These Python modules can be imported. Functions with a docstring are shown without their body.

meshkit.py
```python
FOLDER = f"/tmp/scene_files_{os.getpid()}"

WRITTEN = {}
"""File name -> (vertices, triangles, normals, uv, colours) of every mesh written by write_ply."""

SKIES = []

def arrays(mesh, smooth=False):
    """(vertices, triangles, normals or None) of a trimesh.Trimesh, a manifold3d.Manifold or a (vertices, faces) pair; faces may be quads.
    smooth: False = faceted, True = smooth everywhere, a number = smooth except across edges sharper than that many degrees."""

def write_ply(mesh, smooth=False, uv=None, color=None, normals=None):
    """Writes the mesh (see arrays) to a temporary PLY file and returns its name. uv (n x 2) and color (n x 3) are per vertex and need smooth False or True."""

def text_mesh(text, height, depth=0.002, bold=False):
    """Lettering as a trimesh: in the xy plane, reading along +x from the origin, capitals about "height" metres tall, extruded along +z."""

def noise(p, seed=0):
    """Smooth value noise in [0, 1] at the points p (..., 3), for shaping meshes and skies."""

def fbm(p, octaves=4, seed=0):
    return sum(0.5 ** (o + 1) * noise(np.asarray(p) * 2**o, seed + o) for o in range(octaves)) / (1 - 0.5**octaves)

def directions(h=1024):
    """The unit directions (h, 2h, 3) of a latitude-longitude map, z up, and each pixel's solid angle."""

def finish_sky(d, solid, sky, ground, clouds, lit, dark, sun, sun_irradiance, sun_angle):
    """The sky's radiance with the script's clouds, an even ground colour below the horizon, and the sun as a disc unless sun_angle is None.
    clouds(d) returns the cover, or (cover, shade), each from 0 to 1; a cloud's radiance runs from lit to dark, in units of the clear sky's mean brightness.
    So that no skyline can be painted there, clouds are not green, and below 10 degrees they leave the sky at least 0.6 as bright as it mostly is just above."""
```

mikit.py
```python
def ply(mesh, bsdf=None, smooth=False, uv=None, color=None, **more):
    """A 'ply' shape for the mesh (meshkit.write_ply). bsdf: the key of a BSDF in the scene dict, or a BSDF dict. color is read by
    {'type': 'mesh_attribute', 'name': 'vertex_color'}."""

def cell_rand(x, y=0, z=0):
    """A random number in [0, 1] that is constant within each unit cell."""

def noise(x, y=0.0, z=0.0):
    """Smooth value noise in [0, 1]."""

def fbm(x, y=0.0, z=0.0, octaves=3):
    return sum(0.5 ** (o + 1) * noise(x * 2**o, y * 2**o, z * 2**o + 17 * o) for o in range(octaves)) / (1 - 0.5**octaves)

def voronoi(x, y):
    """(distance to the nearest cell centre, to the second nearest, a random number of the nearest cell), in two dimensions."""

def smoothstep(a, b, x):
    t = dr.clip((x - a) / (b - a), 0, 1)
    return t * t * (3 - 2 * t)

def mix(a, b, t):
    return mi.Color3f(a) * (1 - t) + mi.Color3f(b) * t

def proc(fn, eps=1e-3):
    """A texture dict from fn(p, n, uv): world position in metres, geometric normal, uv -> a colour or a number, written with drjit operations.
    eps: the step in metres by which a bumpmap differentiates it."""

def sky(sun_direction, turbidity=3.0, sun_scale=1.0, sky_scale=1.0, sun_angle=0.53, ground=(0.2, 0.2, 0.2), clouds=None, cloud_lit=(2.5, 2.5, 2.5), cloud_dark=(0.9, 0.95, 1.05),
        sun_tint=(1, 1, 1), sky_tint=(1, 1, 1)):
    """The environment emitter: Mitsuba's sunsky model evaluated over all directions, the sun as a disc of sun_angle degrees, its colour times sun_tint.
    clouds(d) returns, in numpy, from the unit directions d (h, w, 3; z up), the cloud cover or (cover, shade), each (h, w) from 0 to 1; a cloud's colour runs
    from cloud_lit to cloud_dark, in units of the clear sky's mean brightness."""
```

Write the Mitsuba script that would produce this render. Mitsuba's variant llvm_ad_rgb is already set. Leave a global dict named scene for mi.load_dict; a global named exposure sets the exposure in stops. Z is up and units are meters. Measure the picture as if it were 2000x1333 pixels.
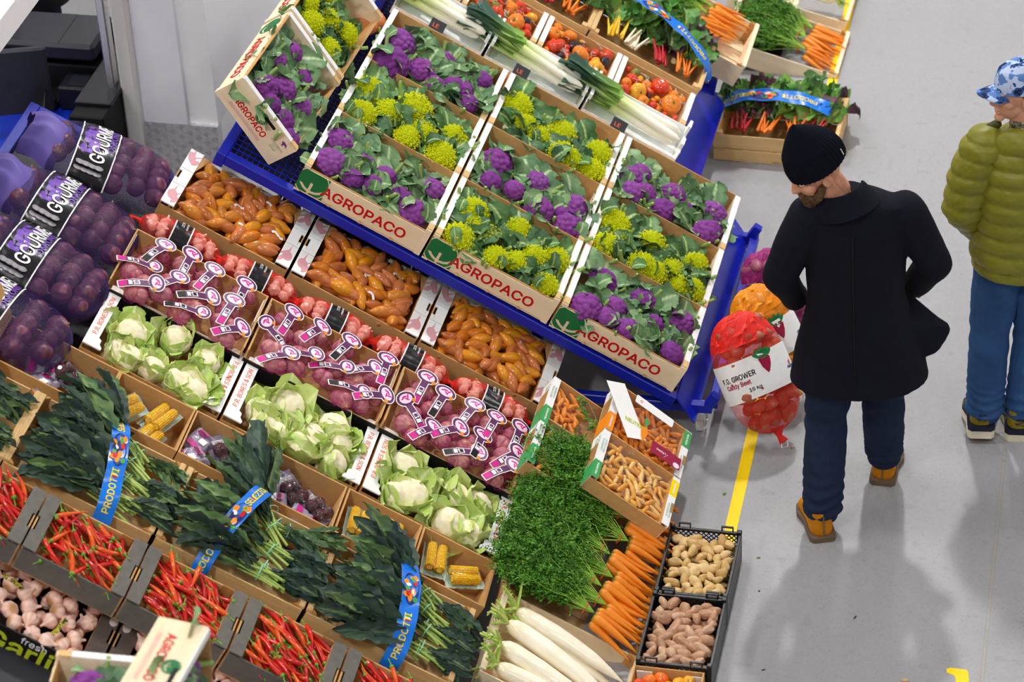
import math, random
import numpy as np, trimesh
import manifold3d as m3
import mitsuba as mi, drjit as dr, mikit, meshkit
from shapely.geometry import Polygon, Point, box as sbox
from shapely import affinity, union_all

T = mi.ScalarTransform4f
scene, labels = {}, {}
rng = np.random.default_rng(7)
random.seed(7)
PI = math.pi
A = np.array

# ---------------------------------------------------------------- camera
PITCH, YAW, ROLL = 0.608766429, 0.235706732, -0.0497363298
CAM = A([1.20894243, -8.76826855, 7.17])
_fw = A([-math.sin(YAW) * math.cos(PITCH), math.cos(YAW) * math.cos(PITCH), -math.sin(PITCH)])
_r = A([math.cos(YAW), math.sin(YAW), 0.0])
_u = np.cross(_r, _fw)
_up = -_r * math.sin(ROLL) + _u * math.cos(ROLL)
scene['camera'] = {
    'type': 'thinlens', 'fov': math.degrees(2 * math.atan(1000 / 5284.2373)), 'fov_axis': 'x',
    'near_clip': 0.1, 'far_clip': 100.0, 'aperture_radius': 0.016, 'focus_distance': 11.2,
    'to_world': T().look_at(origin=CAM.tolist(), target=(CAM + _fw).tolist(), up=_up.tolist())}

# ---------------------------------------------------------------- light: the hall's ceiling panels
exposure = 0.42
LAMPS = [(-0.2, 6.3, 1.75), (-7.0, 6.3, .45), (6.2, 6.3, .40), (-3.2, 0.2, .50), (4.4, 0.0, .30), (-7.8, -1.0, .45), (-2.4, -7.0, 1.1), (5.4, -7.0, .55), (-8.0, -8.0, .45), (0.0, 13.0, .55), (-7.0, 13.0, .4), (7.0, 13.0, .4)]
LAMP_Z, LAMP_POWER = 8.9, 84.0
scene['lamp_white'] = {'type': 'diffuse', 'reflectance': {'type': 'rgb', 'value': [.8, .8, .8]}}
# ---------------------------------------------------------------- materials
def rgb(c):
    """an sRGB hex colour as linear values"""
    if isinstance(c, str):
        c = [int(c[i:i + 2], 16) / 255 for i in (1, 3, 5)]
        c = [x / 12.92 if x < .04045 else ((x + .055) / 1.055) ** 2.4 for x in c]
    return list(map(float, c))

def pr(col, rough=.5, spec=.4, two=True, **k):
    c = col if isinstance(col, dict) else {'type': 'rgb', 'value': rgb(col)}
    d = {'type': 'principled', 'base_color': c, 'roughness': rough, 'specular': spec, **k}
    return {'type': 'twosided', 'b': d} if two else d

PALETTE = []          # one row per coloured mesh: its darkest and its lightest colour; the mesh's uv says where between them
def palette_fn(p, n, uv):
    i = mi.UInt32(dr.clip(uv.y, 0, len(PALETTE) - 1)) * 6
    t = dr.clip(uv.x, 0, 1)
    a, b = (mi.Color3f(*[dr.gather(mi.Float, PALETTE_DATA, i + (k + 3 * j)) for k in range(3)]) for j in (0, 1))
    return a * (1 - t) + b * t
def coloured(m, bsdf, smooth, color):
    """a mesh with a colour per vertex, kept as a place between two colours"""
    c = np.asarray(color, float)
    mu = c.mean(0)
    d = np.linalg.svd(c - mu, full_matrices=False)[2][0] if len(c) > 3 and np.ptp(c, axis=0).max() > 1e-6 else A([1, 0, 0.])
    d = d if d.sum() > 0 else -d
    t = (c - mu) @ d
    lo, hi = np.percentile(t, [1, 99]) if np.ptp(t) > 1e-6 else (0., 1.)
    PALETTE.append(np.clip(np.r_[mu + d * lo, mu + d * hi], .002, 1))
    return mikit.ply(m, bsdf, smooth, uv=np.stack([(t - lo) / max(hi - lo, 1e-6), np.full(len(t), len(PALETTE) - .5)], 1))
VC = mikit.proc(palette_fn)
scene['skin_matte'] = pr(VC, .75, .25)
scene['skin_satin'] = pr(VC, .42, .45)
scene['skin_gloss'] = pr(VC, .2, .5)
scene['skin_wet'] = pr(VC, .1, .6, clearcoat=.6, clearcoat_gloss=.9)
scene['leaf_sheet'] = pr(VC, .5, .35)
nz, fb, sst, mix = mikit.noise, mikit.fbm, mikit.smoothstep, mikit.mix

def wood_fn(a, b, dark, sx=3., sy=70.):
    def fn(p, n, uv):
        g = nz(uv.x * sx, uv.y * sy, 1.7) * .5 + nz(uv.x * sx * 3, uv.y * sy * 3, 5.) * .3 + nz(uv.x * 1.3, uv.y * 11, 9.) * .2
        c = mix(a, b, g)
        knot = sst(.90, .97, nz(uv.x * 7, uv.y * 17, 3.))
        return mix(c, dark, knot * .6)
    return mikit.proc(fn)
scene['plywood'] = pr(wood_fn(rgb('#f2e4c8'), rgb('#e6d0aa'), rgb('#cdaa7c'), 2., 30.), .65, .25)
scene['pine'] = pr(wood_fn(rgb('#e3c490'), rgb('#c89f66'), rgb('#9c6c38')), .65, .25)
scene['pine_brown'] = pr(wood_fn(rgb('#c99a5f'), rgb('#a8743c'), rgb('#7c4c20')), .65, .25)

def card_fn(c, amp=.1):
    c = np.array(rgb(c))
    def fn(p, n, uv):
        g = nz(p.x * 60, p.y * 60, p.z * 60) * .6 + nz(p.x * 9, p.y * 9, p.z * 9) * .4
        return mix((c * (1 - amp)).tolist(), (c * (1 + amp)).tolist(), g)
    return mikit.proc(fn)
scene['cardboard'] = pr(card_fn('#c99d66'), .8, .15)
scene['cardboard_dark'] = pr(card_fn('#a87c48'), .8, .15)
scene['white_card'] = pr('#eeeeee', .55, .3)
scene['offwhite_card'] = pr('#dcd9d6', .7, .2)
scene['white_paint'] = pr('#f1f1f3', .4, .4)
scene['white_plastic'] = pr('#eef1f3', .3, .45)
scene['blue_paint'] = pr('#0a1fa8', .38, .45)
scene['blue_panel'] = pr('#1523b4', .25, .5)
scene['black_plastic'] = pr('#17181c', .32, .45)
scene['black_matte'] = pr('#0c0c10', .6, .3)
scene['dark_grey'] = pr('#2a2b34', .5, .35)
scene['print_red'] = pr('#c4101c', .5, .3)
scene['print_orange'] = pr('#e0623c', .5, .3)
scene['print_green'] = pr('#12713c', .5, .3)
scene['carton_green'] = pr('#3f9f58', .5, .3)
scene['carton_orange'] = pr('#ef8a16', .5, .3)
scene['carton_yellow'] = pr('#f6d800', .5, .3)
scene['print_grey_green'] = pr('#8fae9c', .5, .3)
scene['print_black'] = pr('#101010', .5, .3)
scene['print_white'] = pr('#f4f4f4', .45, .3)
scene['print_yellow'] = pr('#f2d822', .45, .3)
scene['print_lime'] = pr('#b9c628', .45, .3)
scene['print_purple'] = pr('#6c3cae', .4, .4)
scene['print_maroon'] = pr('#98103c', .35, .4)
scene['print_navy'] = pr('#16246a', .5, .3)
scene['print_magenta'] = pr('#d01c8c', .4, .4)
scene['print_pink'] = pr('#f4d8ea', .4, .4)
scene['print_plum'] = pr('#5e2a5c', .35, .4)
scene['print_rose'] = pr('#d9a0a8', .5, .3)
scene['band_blue'] = pr('#0c72dc', .22, .5)
scene['steel'] = {'type': 'roughconductor', 'material': 'Al', 'alpha': .22}
scene['film'] = {'type': 'thindielectric', 'int_ior': 1.45}
def fabric_fn(a, b, s=900.):
    def fn(p, n, uv):
        g = nz(p.x * s, p.y * s, p.z * s) * .45 + nz(p.x * 40, p.y * 40, p.z * 40) * .2 + fb(p.x * 7, p.y * 7, p.z * 7) * .35
        return mix(rgb(a), rgb(b), g)
    return mikit.proc(fn)
scene['navy_wool'] = pr(fabric_fn('#0c0d16', '#171827', 500.), .85, .15, sheen=.15)
scene['navy_knit'] = pr(fabric_fn('#090b15', '#10131f', 500.), .9, .1, sheen=.1)
scene['dark_denim'] = pr(fabric_fn('#131a2c', '#263350', 700.), .85, .15)
scene['blue_denim'] = pr(fabric_fn('#1f3a66', '#3f6598', 700.), .85, .15)
scene['olive_nylon'] = pr(fabric_fn('#75741a', '#85842a', 60.), .42, .4)
scene['suede'] = pr(fabric_fn('#b06c10', '#c8821c', 300.), .9, .1, sheen=.2)

# ---------------------------------------------------------------- keys, labels
_count = {}
def numbered(name):
    k = _count.get(name, 0)
    _count[name] = k + 1
    return name if k == 0 else f'{name}_{k:03d}'
def put(parent, name, shape, M=None, label=None):
    """one mesh of the scene: a part of parent, or, with parent None, a thing of its own"""
    key = numbered(name if parent is None else parent + '__' + name)
    d = dict(shape)
    if M is not None:
        d['to_world'] = T(np.asarray(M, float))
    scene[key] = d
    if label:
        labels[key] = {'label': label}
    return key
def thing(name, label, cat, group=None):
    key = numbered(name)
    labels[key] = {'label': label, 'category': cat}
    if group:
        labels[key]['group'] = group
    return key
def whole(name, shape, label, cat, group=None, M=None):
    """a thing that is one mesh"""
    key = put(None, name, shape, M)
    labels[key] = {'label': label, 'category': cat}
    if group:
        labels[key]['group'] = group
    return key
def struct(name, shape, label, M=None):
    scene[name] = dict(shape) if M is None else {**shape, 'to_world': T(np.asarray(M, float))}
    labels[name] = {'label': label, 'category': name.split('_')[0], 'kind': 'structure'}
    return name

# ---------------------------------------------------------------- frames
def mat(R=None, t=(0, 0, 0), s=1.):
    M = np.eye(4)
    M[:3, :3] = (np.eye(3) if R is None else np.asarray(R)) * (np.asarray(s) if np.ndim(s) else s)
    M[:3, 3] = t
    return M
def rot(axis, deg):
    return trimesh.transformations.rotation_matrix(math.radians(deg), axis)[:3, :3]
def euler(rx, ry, rz):
    return rot([0, 0, 1], rz) @ rot([0, 1, 0], ry) @ rot([1, 0, 0], rx)
def along(d, up=(0, 0, 1), roll=0.):
    """rotation that takes +x to d and keeps +z near up"""
    x = A(d, float); x /= np.linalg.norm(x)
    y = np.cross(up, x)
    y /= np.linalg.norm(y) + 1e-12
    return np.stack([x, y, np.cross(x, y)], 1) @ rot([1, 0, 0], roll)
def frame(o, slope, yaw):
    """a sloping deck: +x down the slope towards the aisle, +y away from the camera, +z its normal, origin in the plane of the box rims"""
    s, w = math.radians(slope), math.radians(yaw)
    d1 = A([math.cos(s) * math.cos(w), math.cos(s) * math.sin(w), -math.sin(s)])
    d2 = A([-math.sin(w), math.cos(w), 0])
    return mat(np.stack([d1, d2, np.cross(d1, d2)], 1), o)
def at(F, u, v, h=0., R=None, s=1.):
    return F @ mat(R, (u, v, h), s)

# ---------------------------------------------------------------- meshes
def join(ms):
    """meshes or (mesh, colour) pairs as one mesh and its vertex colours"""
    V, F, C, n = [], [], [], 0
    for m in ms:
        c = None
        if isinstance(m, tuple):
            m, c = m
        v, f = np.asarray(m.vertices), np.asarray(m.faces)
        V.append(v); F.append(f + n); n += len(v)
        C.append(np.broadcast_to(A(rgb(c) if isinstance(c, (str, list, tuple)) else (c if c is not None else [.5, .5, .5]), float), (len(v), 3)))
    return trimesh.Trimesh(np.vstack(V), np.vstack(F), process=False), np.vstack(C)
def bx(x0, x1, y0, y1, z0, z1, bev=0.):
    if bev:
        m = trimesh.creation.box((x1 - x0, y1 - y0, z1 - z0))
        e = A([x1 - x0, y1 - y0, z1 - z0]) / 2 - bev
        pts = [A([sx * (e[0] + (bev if k == 0 else 0)), sy * (e[1] + (bev if k == 1 else 0)), sz * (e[2] + (bev if k == 2 else 0))]) for sx in (-1, 1) for sy in (-1, 1) for sz in (-1, 1) for k in range(3)]
        m = trimesh.convex.convex_hull(A(pts))
    else:
        m = trimesh.creation.box((x1 - x0, y1 - y0, z1 - z0))
    m.apply_translation([(x0 + x1) / 2, (y0 + y1) / 2, (z0 + z1) / 2])
    return m
def uvbox(m):
    """flat-shaded copy of a mesh with uv in metres, u along the longest side"""
    v, f = np.asarray(m.vertices), np.asarray(m.faces)
    V = v[f].reshape(-1, 3)
    n = np.cross(V[1::3] - V[::3], V[2::3] - V[::3]); n = np.abs(n).argmax(1).repeat(3)
    order = np.argsort(-np.ptp(v, axis=0))
    uv = np.zeros((len(V), 2))
    for ax in range(3):
        a, b = [k for k in order if k != ax]
        uv[n == ax] = V[n == ax][:, [a, b]]
    off = (v.mean(0) * A([3.1, 7.7, 5.3])).sum()
    return trimesh.Trimesh(V, np.arange(len(V)).reshape(-1, 3), process=False), uv + [off * 9, off * 5]
def wood(ms, bsdf):
    ms = ms if isinstance(ms, list) else [ms]
    o = [uvbox(m) for m in ms]
    m, _ = join([x[0] for x in o])
    return mikit.ply(m, bsdf, False, uv=np.vstack([x[1] for x in o]))
def flat(ms, bsdf, smooth=False):
    return mikit.ply(join(ms)[0] if isinstance(ms, list) else ms, bsdf, smooth)
def vc(ms, bsdf='skin_satin', smooth=True):
    m, c = join(ms)
    return coloured(m, bsdf, smooth, c)
def moved(m, M):
    m = m.copy()
    m.apply_transform(np.asarray(M, float))
    return m
def tube(P, r, n=8, cap=True):
    """a bent tube through the points P with radii r"""
    P = A(P, float); r = np.broadcast_to(A(r, float), (len(P),))
    t = np.gradient(P, axis=0); t /= np.linalg.norm(t, axis=1, keepdims=True) + 1e-12
    a = np.cross(t[0], [0, 0, 1.]) if abs(t[0][2]) < .9 else np.cross(t[0], [1., 0, 0])
    V = []
    ang = np.arange(n) * 2 * PI / n
    for k in range(len(P)):
        a = a - t[k] * (a @ t[k]); a /= np.linalg.norm(a) + 1e-12
        b = np.cross(t[k], a)
        V.append(P[k] + r[k] * (np.cos(ang)[:, None] * a + np.sin(ang)[:, None] * b))
    V = np.vstack(V)
    F = []
    for k in range(len(P) - 1):
        for j in range(n):
            p, q, s_, w = k * n + j, k * n + (j + 1) % n, (k + 1) * n + (j + 1) % n, (k + 1) * n + j
            F += [[p, q, s_], [p, s_, w]]
    if cap:
        V = np.vstack([V, P[:1], P[-1:]])
        c0, c1 = len(V) - 2, len(V) - 1
        for j in range(n):
            F += [[c0, (j + 1) % n, j], [c1, (len(P) - 1) * n + j, (len(P) - 1) * n + (j + 1) % n]]
    return trimesh.Trimesh(V, F, process=False)
def lathe(prof, n=16):
    """a surface of revolution about z from (r, z) pairs"""
    prof = A(prof, float)
    ang = np.arange(n) * 2 * PI / n
    V = np.concatenate([np.stack([r * np.cos(ang), r * np.sin(ang), np.full(n, z)], 1) for r, z in prof])
    F = []
    for k in range(len(prof) - 1):
        for j in range(n):
            p, q, s_, w = k * n + j, k * n + (j + 1) % n, (k + 1) * n + (j + 1) % n, (k + 1) * n + j
            F += [[p, q, s_], [p, s_, w]]
    return trimesh.Trimesh(V, F, process=False)
def sheet(fn, nu, nv):
    """a grid surface from fn(u, v) -> (.., 3) with u, v in [0, 1]"""
    u, v = np.meshgrid(np.linspace(0, 1, nu), np.linspace(0, 1, nv), indexing='ij')
    V = fn(u, v).reshape(-1, 3)
    i, j = np.meshgrid(np.arange(nu - 1), np.arange(nv - 1), indexing='ij')
    q = np.stack([i * nv + j, (i + 1) * nv + j, (i + 1) * nv + j + 1, i * nv + j + 1], -1).reshape(-1, 4)
    return trimesh.Trimesh(V, np.vstack([q[:, :3], q[:, [0, 2, 3]]]), process=False)
_ico = {}
def ico(k):
    if k not in _ico:
        _ico[k] = trimesh.creation.icosphere(k)
    return _ico[k].copy()
def extrude(poly, depth):
    return trimesh.util.concatenate([trimesh.creation.extrude_polygon(g, depth, engine='earcut') for g in getattr(poly, 'geoms', [poly])])
_txt = {}
def text(s, h, bold=True, depth=.0012, width=None):
    """lettering centred on the origin, reading along +x, facing +z; width squeezes or stretches it"""
    k = (s, bold)
    if k not in _txt:
        m = meshkit.text_mesh(s, 1., .05, bold)
        b = m.bounds
        m.apply_translation([-(b[0][0] + b[1][0]) / 2, -.5, 0])
        _txt[k] = m
    m = _txt[k].copy()
    w = np.ptp(m.vertices[:, 0])
    m.apply_scale([h if width is None else width / w, h, depth / .05])
    return m
def on_face(ms, M):
    return [moved(m, M) for m in ms]
def ribbon(P, w, up):
    """a thin flat strip along the points P, facing up (one vector or one per point)"""
    P = A(P, float)
    t = np.gradient(P, axis=0)
    s_ = np.cross(np.broadcast_to(A(up, float), P.shape), t); s_ /= np.linalg.norm(s_, axis=1, keepdims=True) + 1e-12
    V = np.vstack([P - s_ * w / 2, P + s_ * w / 2]); n = len(P)
    F = [[k, k + 1, n + k + 1] for k in range(n - 1)] + [[k, n + k + 1, n + k] for k in range(n - 1)]
    return trimesh.Trimesh(V, F, process=False)
def solid(col, n):
    return np.broadcast_to(A(rgb(col)), (n, 3))
def where(u, v, w, d):
    """words for a place in a box: u down the slope (0..w), v from the near side (0..d)"""
    a = 'upper' if u < w * .34 else 'lower' if u > w * .66 else 'middle'
    b = 'near' if v < d * .34 else 'far' if v > d * .66 else 'centre'
    return {('middle', 'centre'): 'in the centre', ('middle', 'near'): 'at the near side', ('middle', 'far'): 'at the far side',
            ('upper', 'centre'): 'at the left end', ('lower', 'centre'): 'at the right end'}.get((a, b), f"in the {b} {'left' if a == 'upper' else 'right'} corner")
def _stripe(p, n, uv):
    return mix(rgb('#20242a'), rgb('#c9c23a'), sst(.4, .6, nz(p.x * 260, p.y * 260, p.z * 260)))
scene['lime_label'] = pr(mikit.proc(_stripe), .5, .3)
# ---------------------------------------------------------------- the hall
def floor_fn(p, n, uv):
    g = fb(p.x * 1.3, p.y * 1.3, 0.) * .5 + nz(p.x * 75, p.y * 75, 0.) * .28 + nz(p.x * 190, p.y * 190, 2.) * .22
    c = mix([.300, .302, .320], [.352, .353, .370], g)
    speck = sst(.80, .9, nz(p.x * 240, p.y * 240, 7.)) * .35
    scuff = sst(.74, .9, fb(p.x * 9 + 30, p.y * 14, 4.)) * .04
    dirt = sst(.86, .93, nz(p.x * 21, p.y * 21, 11.)) * .25
    return c * (1 - speck * .5 - scuff - dirt * .3)
scene['floor_paint'] = pr(mikit.proc(floor_fn), .42, .35)
struct('floor', flat(bx(-12, 12, -16, 18, -.1, 0), 'floor_paint'), 'grey painted concrete floor of the hall')
struct('ceiling', flat(bx(-12, 12, -16, 18, 9.2, 9.3), 'offwhite_card'), 'pale ceiling of the hall')
for nm, b in (('left', (-12.1, -12, -16, 18)), ('right', (12, 12.1, -16, 18)), ('back', (-12, 12, 18, 18.1)), ('front', (-12, 12, -16.1, -16))):
    struct('wall_' + nm, flat(bx(*b, 0, 9.2), 'offwhite_card'), 'pale wall of the hall, ' + nm + ' side')
for i, (x, y, s) in enumerate(LAMPS):
    lx, ly = (.17, .42) if i == 0 else (.30, .75)
    q = trimesh.Trimesh([[x - lx, y - ly, LAMP_Z], [x - lx, y + ly, LAMP_Z], [x + lx, y + ly, LAMP_Z], [x + lx, y - ly, LAMP_Z]], [[0, 1, 2], [0, 2, 3]], process=False)
    k = thing('ceiling_lamp', 'long white light panel on the hall ceiling', 'lamp', 'light panels on the ceiling')
    e = LAMP_POWER * s * .9 / (4 * lx * ly)
    put(k, 'diffuser', {**mikit.ply(q, 'lamp_white'), 'emitter': {'type': 'area', 'radiance': {'type': 'rgb', 'value': [e, e * .985, e * .96]}}})
    put(k, 'housing', flat([bx(x - lx - .03, x + lx + .03, y - ly - .03, y + ly + .03, LAMP_Z + .01, LAMP_Z + .09), bx(x - .01, x + .01, y - .01, y + .01, LAMP_Z + .09, 9.2)], 'white_paint'))
scene['tape_yellow'] = pr('#ffd800', .5, .3)
struct('trim_1', flat(bx(-.0255, .0255, -12, 17, 0, .0012), 'tape_yellow'), 'yellow tape line along the grey floor')
scene['seam_tan'] = pr('#a89684', .8, .1)
struct('trim_2', flat([bx(1.084, 1.086, -12, 17, 0, .0006), bx(1.098, 1.1, -12, 17, 0, .0006)], 'seam_tan'), 'thin tan double seam line in the floor at right')
gl = Polygon([(.952, -.709), (.966, -.700), (1.030, -.702), (1.036, -.712), (1.043, -.760), (1.052, -.9), (1.10, -1.05), (1.05, -1.1), (1.0, -.93), (.993, -.765), (.985, -.742), (.955, -.729)])
gl2 = Polygon([(1.075, -.775), (1.083, -.768), (1.15, -.80), (1.16, -.95), (1.12, -.96), (1.105, -.82)])
whole('floor_symbol', flat(extrude(union_all([gl, gl2]), .0012), 'tape_yellow'), 'part of a yellow painted walkway symbol on the floor at the bottom edge', 'floor marking')
# small litter on the aisle floor
scene['litter_tan'] = pr('#c8a878', .8, .2)
scene['litter_green'] = pr('#5c8a3c', .7, .2)
scene['litter_dark'] = pr('#4a4442', .8, .2)
for i, (x, y, l, w, a, m, lb) in enumerate([(.185, .62, .02, .008, 10, 'litter_tan', 'tan crumb of peel on the floor right of the yellow line'), (.36, 2.62, .035, .006, 5, 'litter_tan', 'thin pale straw on the floor between the trolley and the hat'),
        (.63, .99, .012, .008, 50, 'litter_green', 'green leaf crumb on the floor between the man\'s legs'), (.14, -.15, .016, .009, 20, 'litter_green', 'green leaf crumb on the floor above the black crates'), (-.06, .25, .02, .014, 60, 'litter_green', 'green frond scrap on the floor beside the yellow carton flap'),
        (-.05, -.10, .016, .012, 20, 'litter_green', 'green frond scrap on the floor left of the yellow line'), (.57, -.46, .024, .007, 70, 'litter_dark', 'dark curled scrap on the floor between the two shadows'), (.25, -.83, .018, .005, 30, 'litter_dark', 'dark sliver on the floor right of the lower black crate'),
        (.85, 2.35, .012, .006, 30, 'litter_dark', 'small dark speck on the floor beside the green jacket'), (.17, -.36, .008, .006, 0, 'litter_dark', 'tiny dark speck on the floor right of the upper black crate'), (.80, -.80, .03, .02, 0, 'litter_tan', 'brown stain crumb on the floor left of the seam line')]):
    whole('floor_scrap', flat(moved(ico(1), mat(euler(0, 0, a), (x, y, .002), (l / 2, w / 2, .003))), m, True), lb, 'scrap')

# ---------------------------------------------------------------- booth: pillar, jambs, roof beam
scene['panel_lilac'] = pr('#e6e5ee', .35, .4)
struct('wall_booth', flat([bx(-3.02, -2.66, 1.66, 6.0, .79, 3.2)], 'white_paint'), 'white wall panel of the sales booth')
struct('trim_3', flat([bx(-3.02, -2.80, 1.64, 1.70, .79, 3.2, .004)], 'panel_lilac'), 'white corner panel of the booth')
struct('trim_4', flat([bx(-3.10, -3.02, 1.60, 1.70, .3, 3.2, .012)], 'offwhite_card'), 'rounded white door jamb of the booth')
struct('trim_5', flat([bx(-3.165, -3.125, 1.60, 1.66, .3, 3.2, .006)], 'steel'), 'aluminium rail beside the door jamb')
struct('trim_6', flat([bx(-3.35, -2.965, -2.5, 1.1, 2.0, 2.14, .01)], 'white_paint'), 'white roof beam of the booth')
# checker plate: a base sheet with raised bars
bars = []
for i in range(9):
    for j in range(30):
        a = 45 if (i + j) % 2 else -45
        for k in range(3):
            o = rot([0, 1, 0], a) @ A([0, 0, (k - 1) * .009])
            b = bx(-.013, .013, -.003, .001, -.0022, .0022)
            bars.append(moved(b, mat(rot([0, 1, 0], a), A([-3.00 + i * .04, 1.638, .02 + j * .026 * 1.0]) + o)))
struct('baseboard_booth', flat([bx(-3.02, -2.66, 1.64, 1.70, 0, .79)] + bars, 'steel'), 'bright checker plate at the foot of the booth wall')
# ---------------------------------------------------------------- decks and their row frames
FA = frame((-1.898, .591, 1.293), 28, -1.4)
FB = frame((-2.475, -1.502, 1.230), 28.2, .7)
F_KALE = frame((-2.475, -1.502, 1.230), 27.9, .5)
F_SHAL = frame((-2.461, .315, 1.232), 28.5, -.6)
F_ONI = frame((-2.468, -.322, 1.250), 28.8, 1.1)
F_CAU = frame((-2.467, -.678, 1.190), 29.2, 1.1)
F_CORN = frame((-2.579, -1.018, 1.273), 29.3, 1.7)
F_CHIL = frame((-2.251, -1.909, 1.194), 29.6, 1.4)
F_GAR = frame((-1.954, -1.969, .80), 27.7, .7)
F_PIC = frame((-.573, .264, .290), 36.7, .1)

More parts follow.
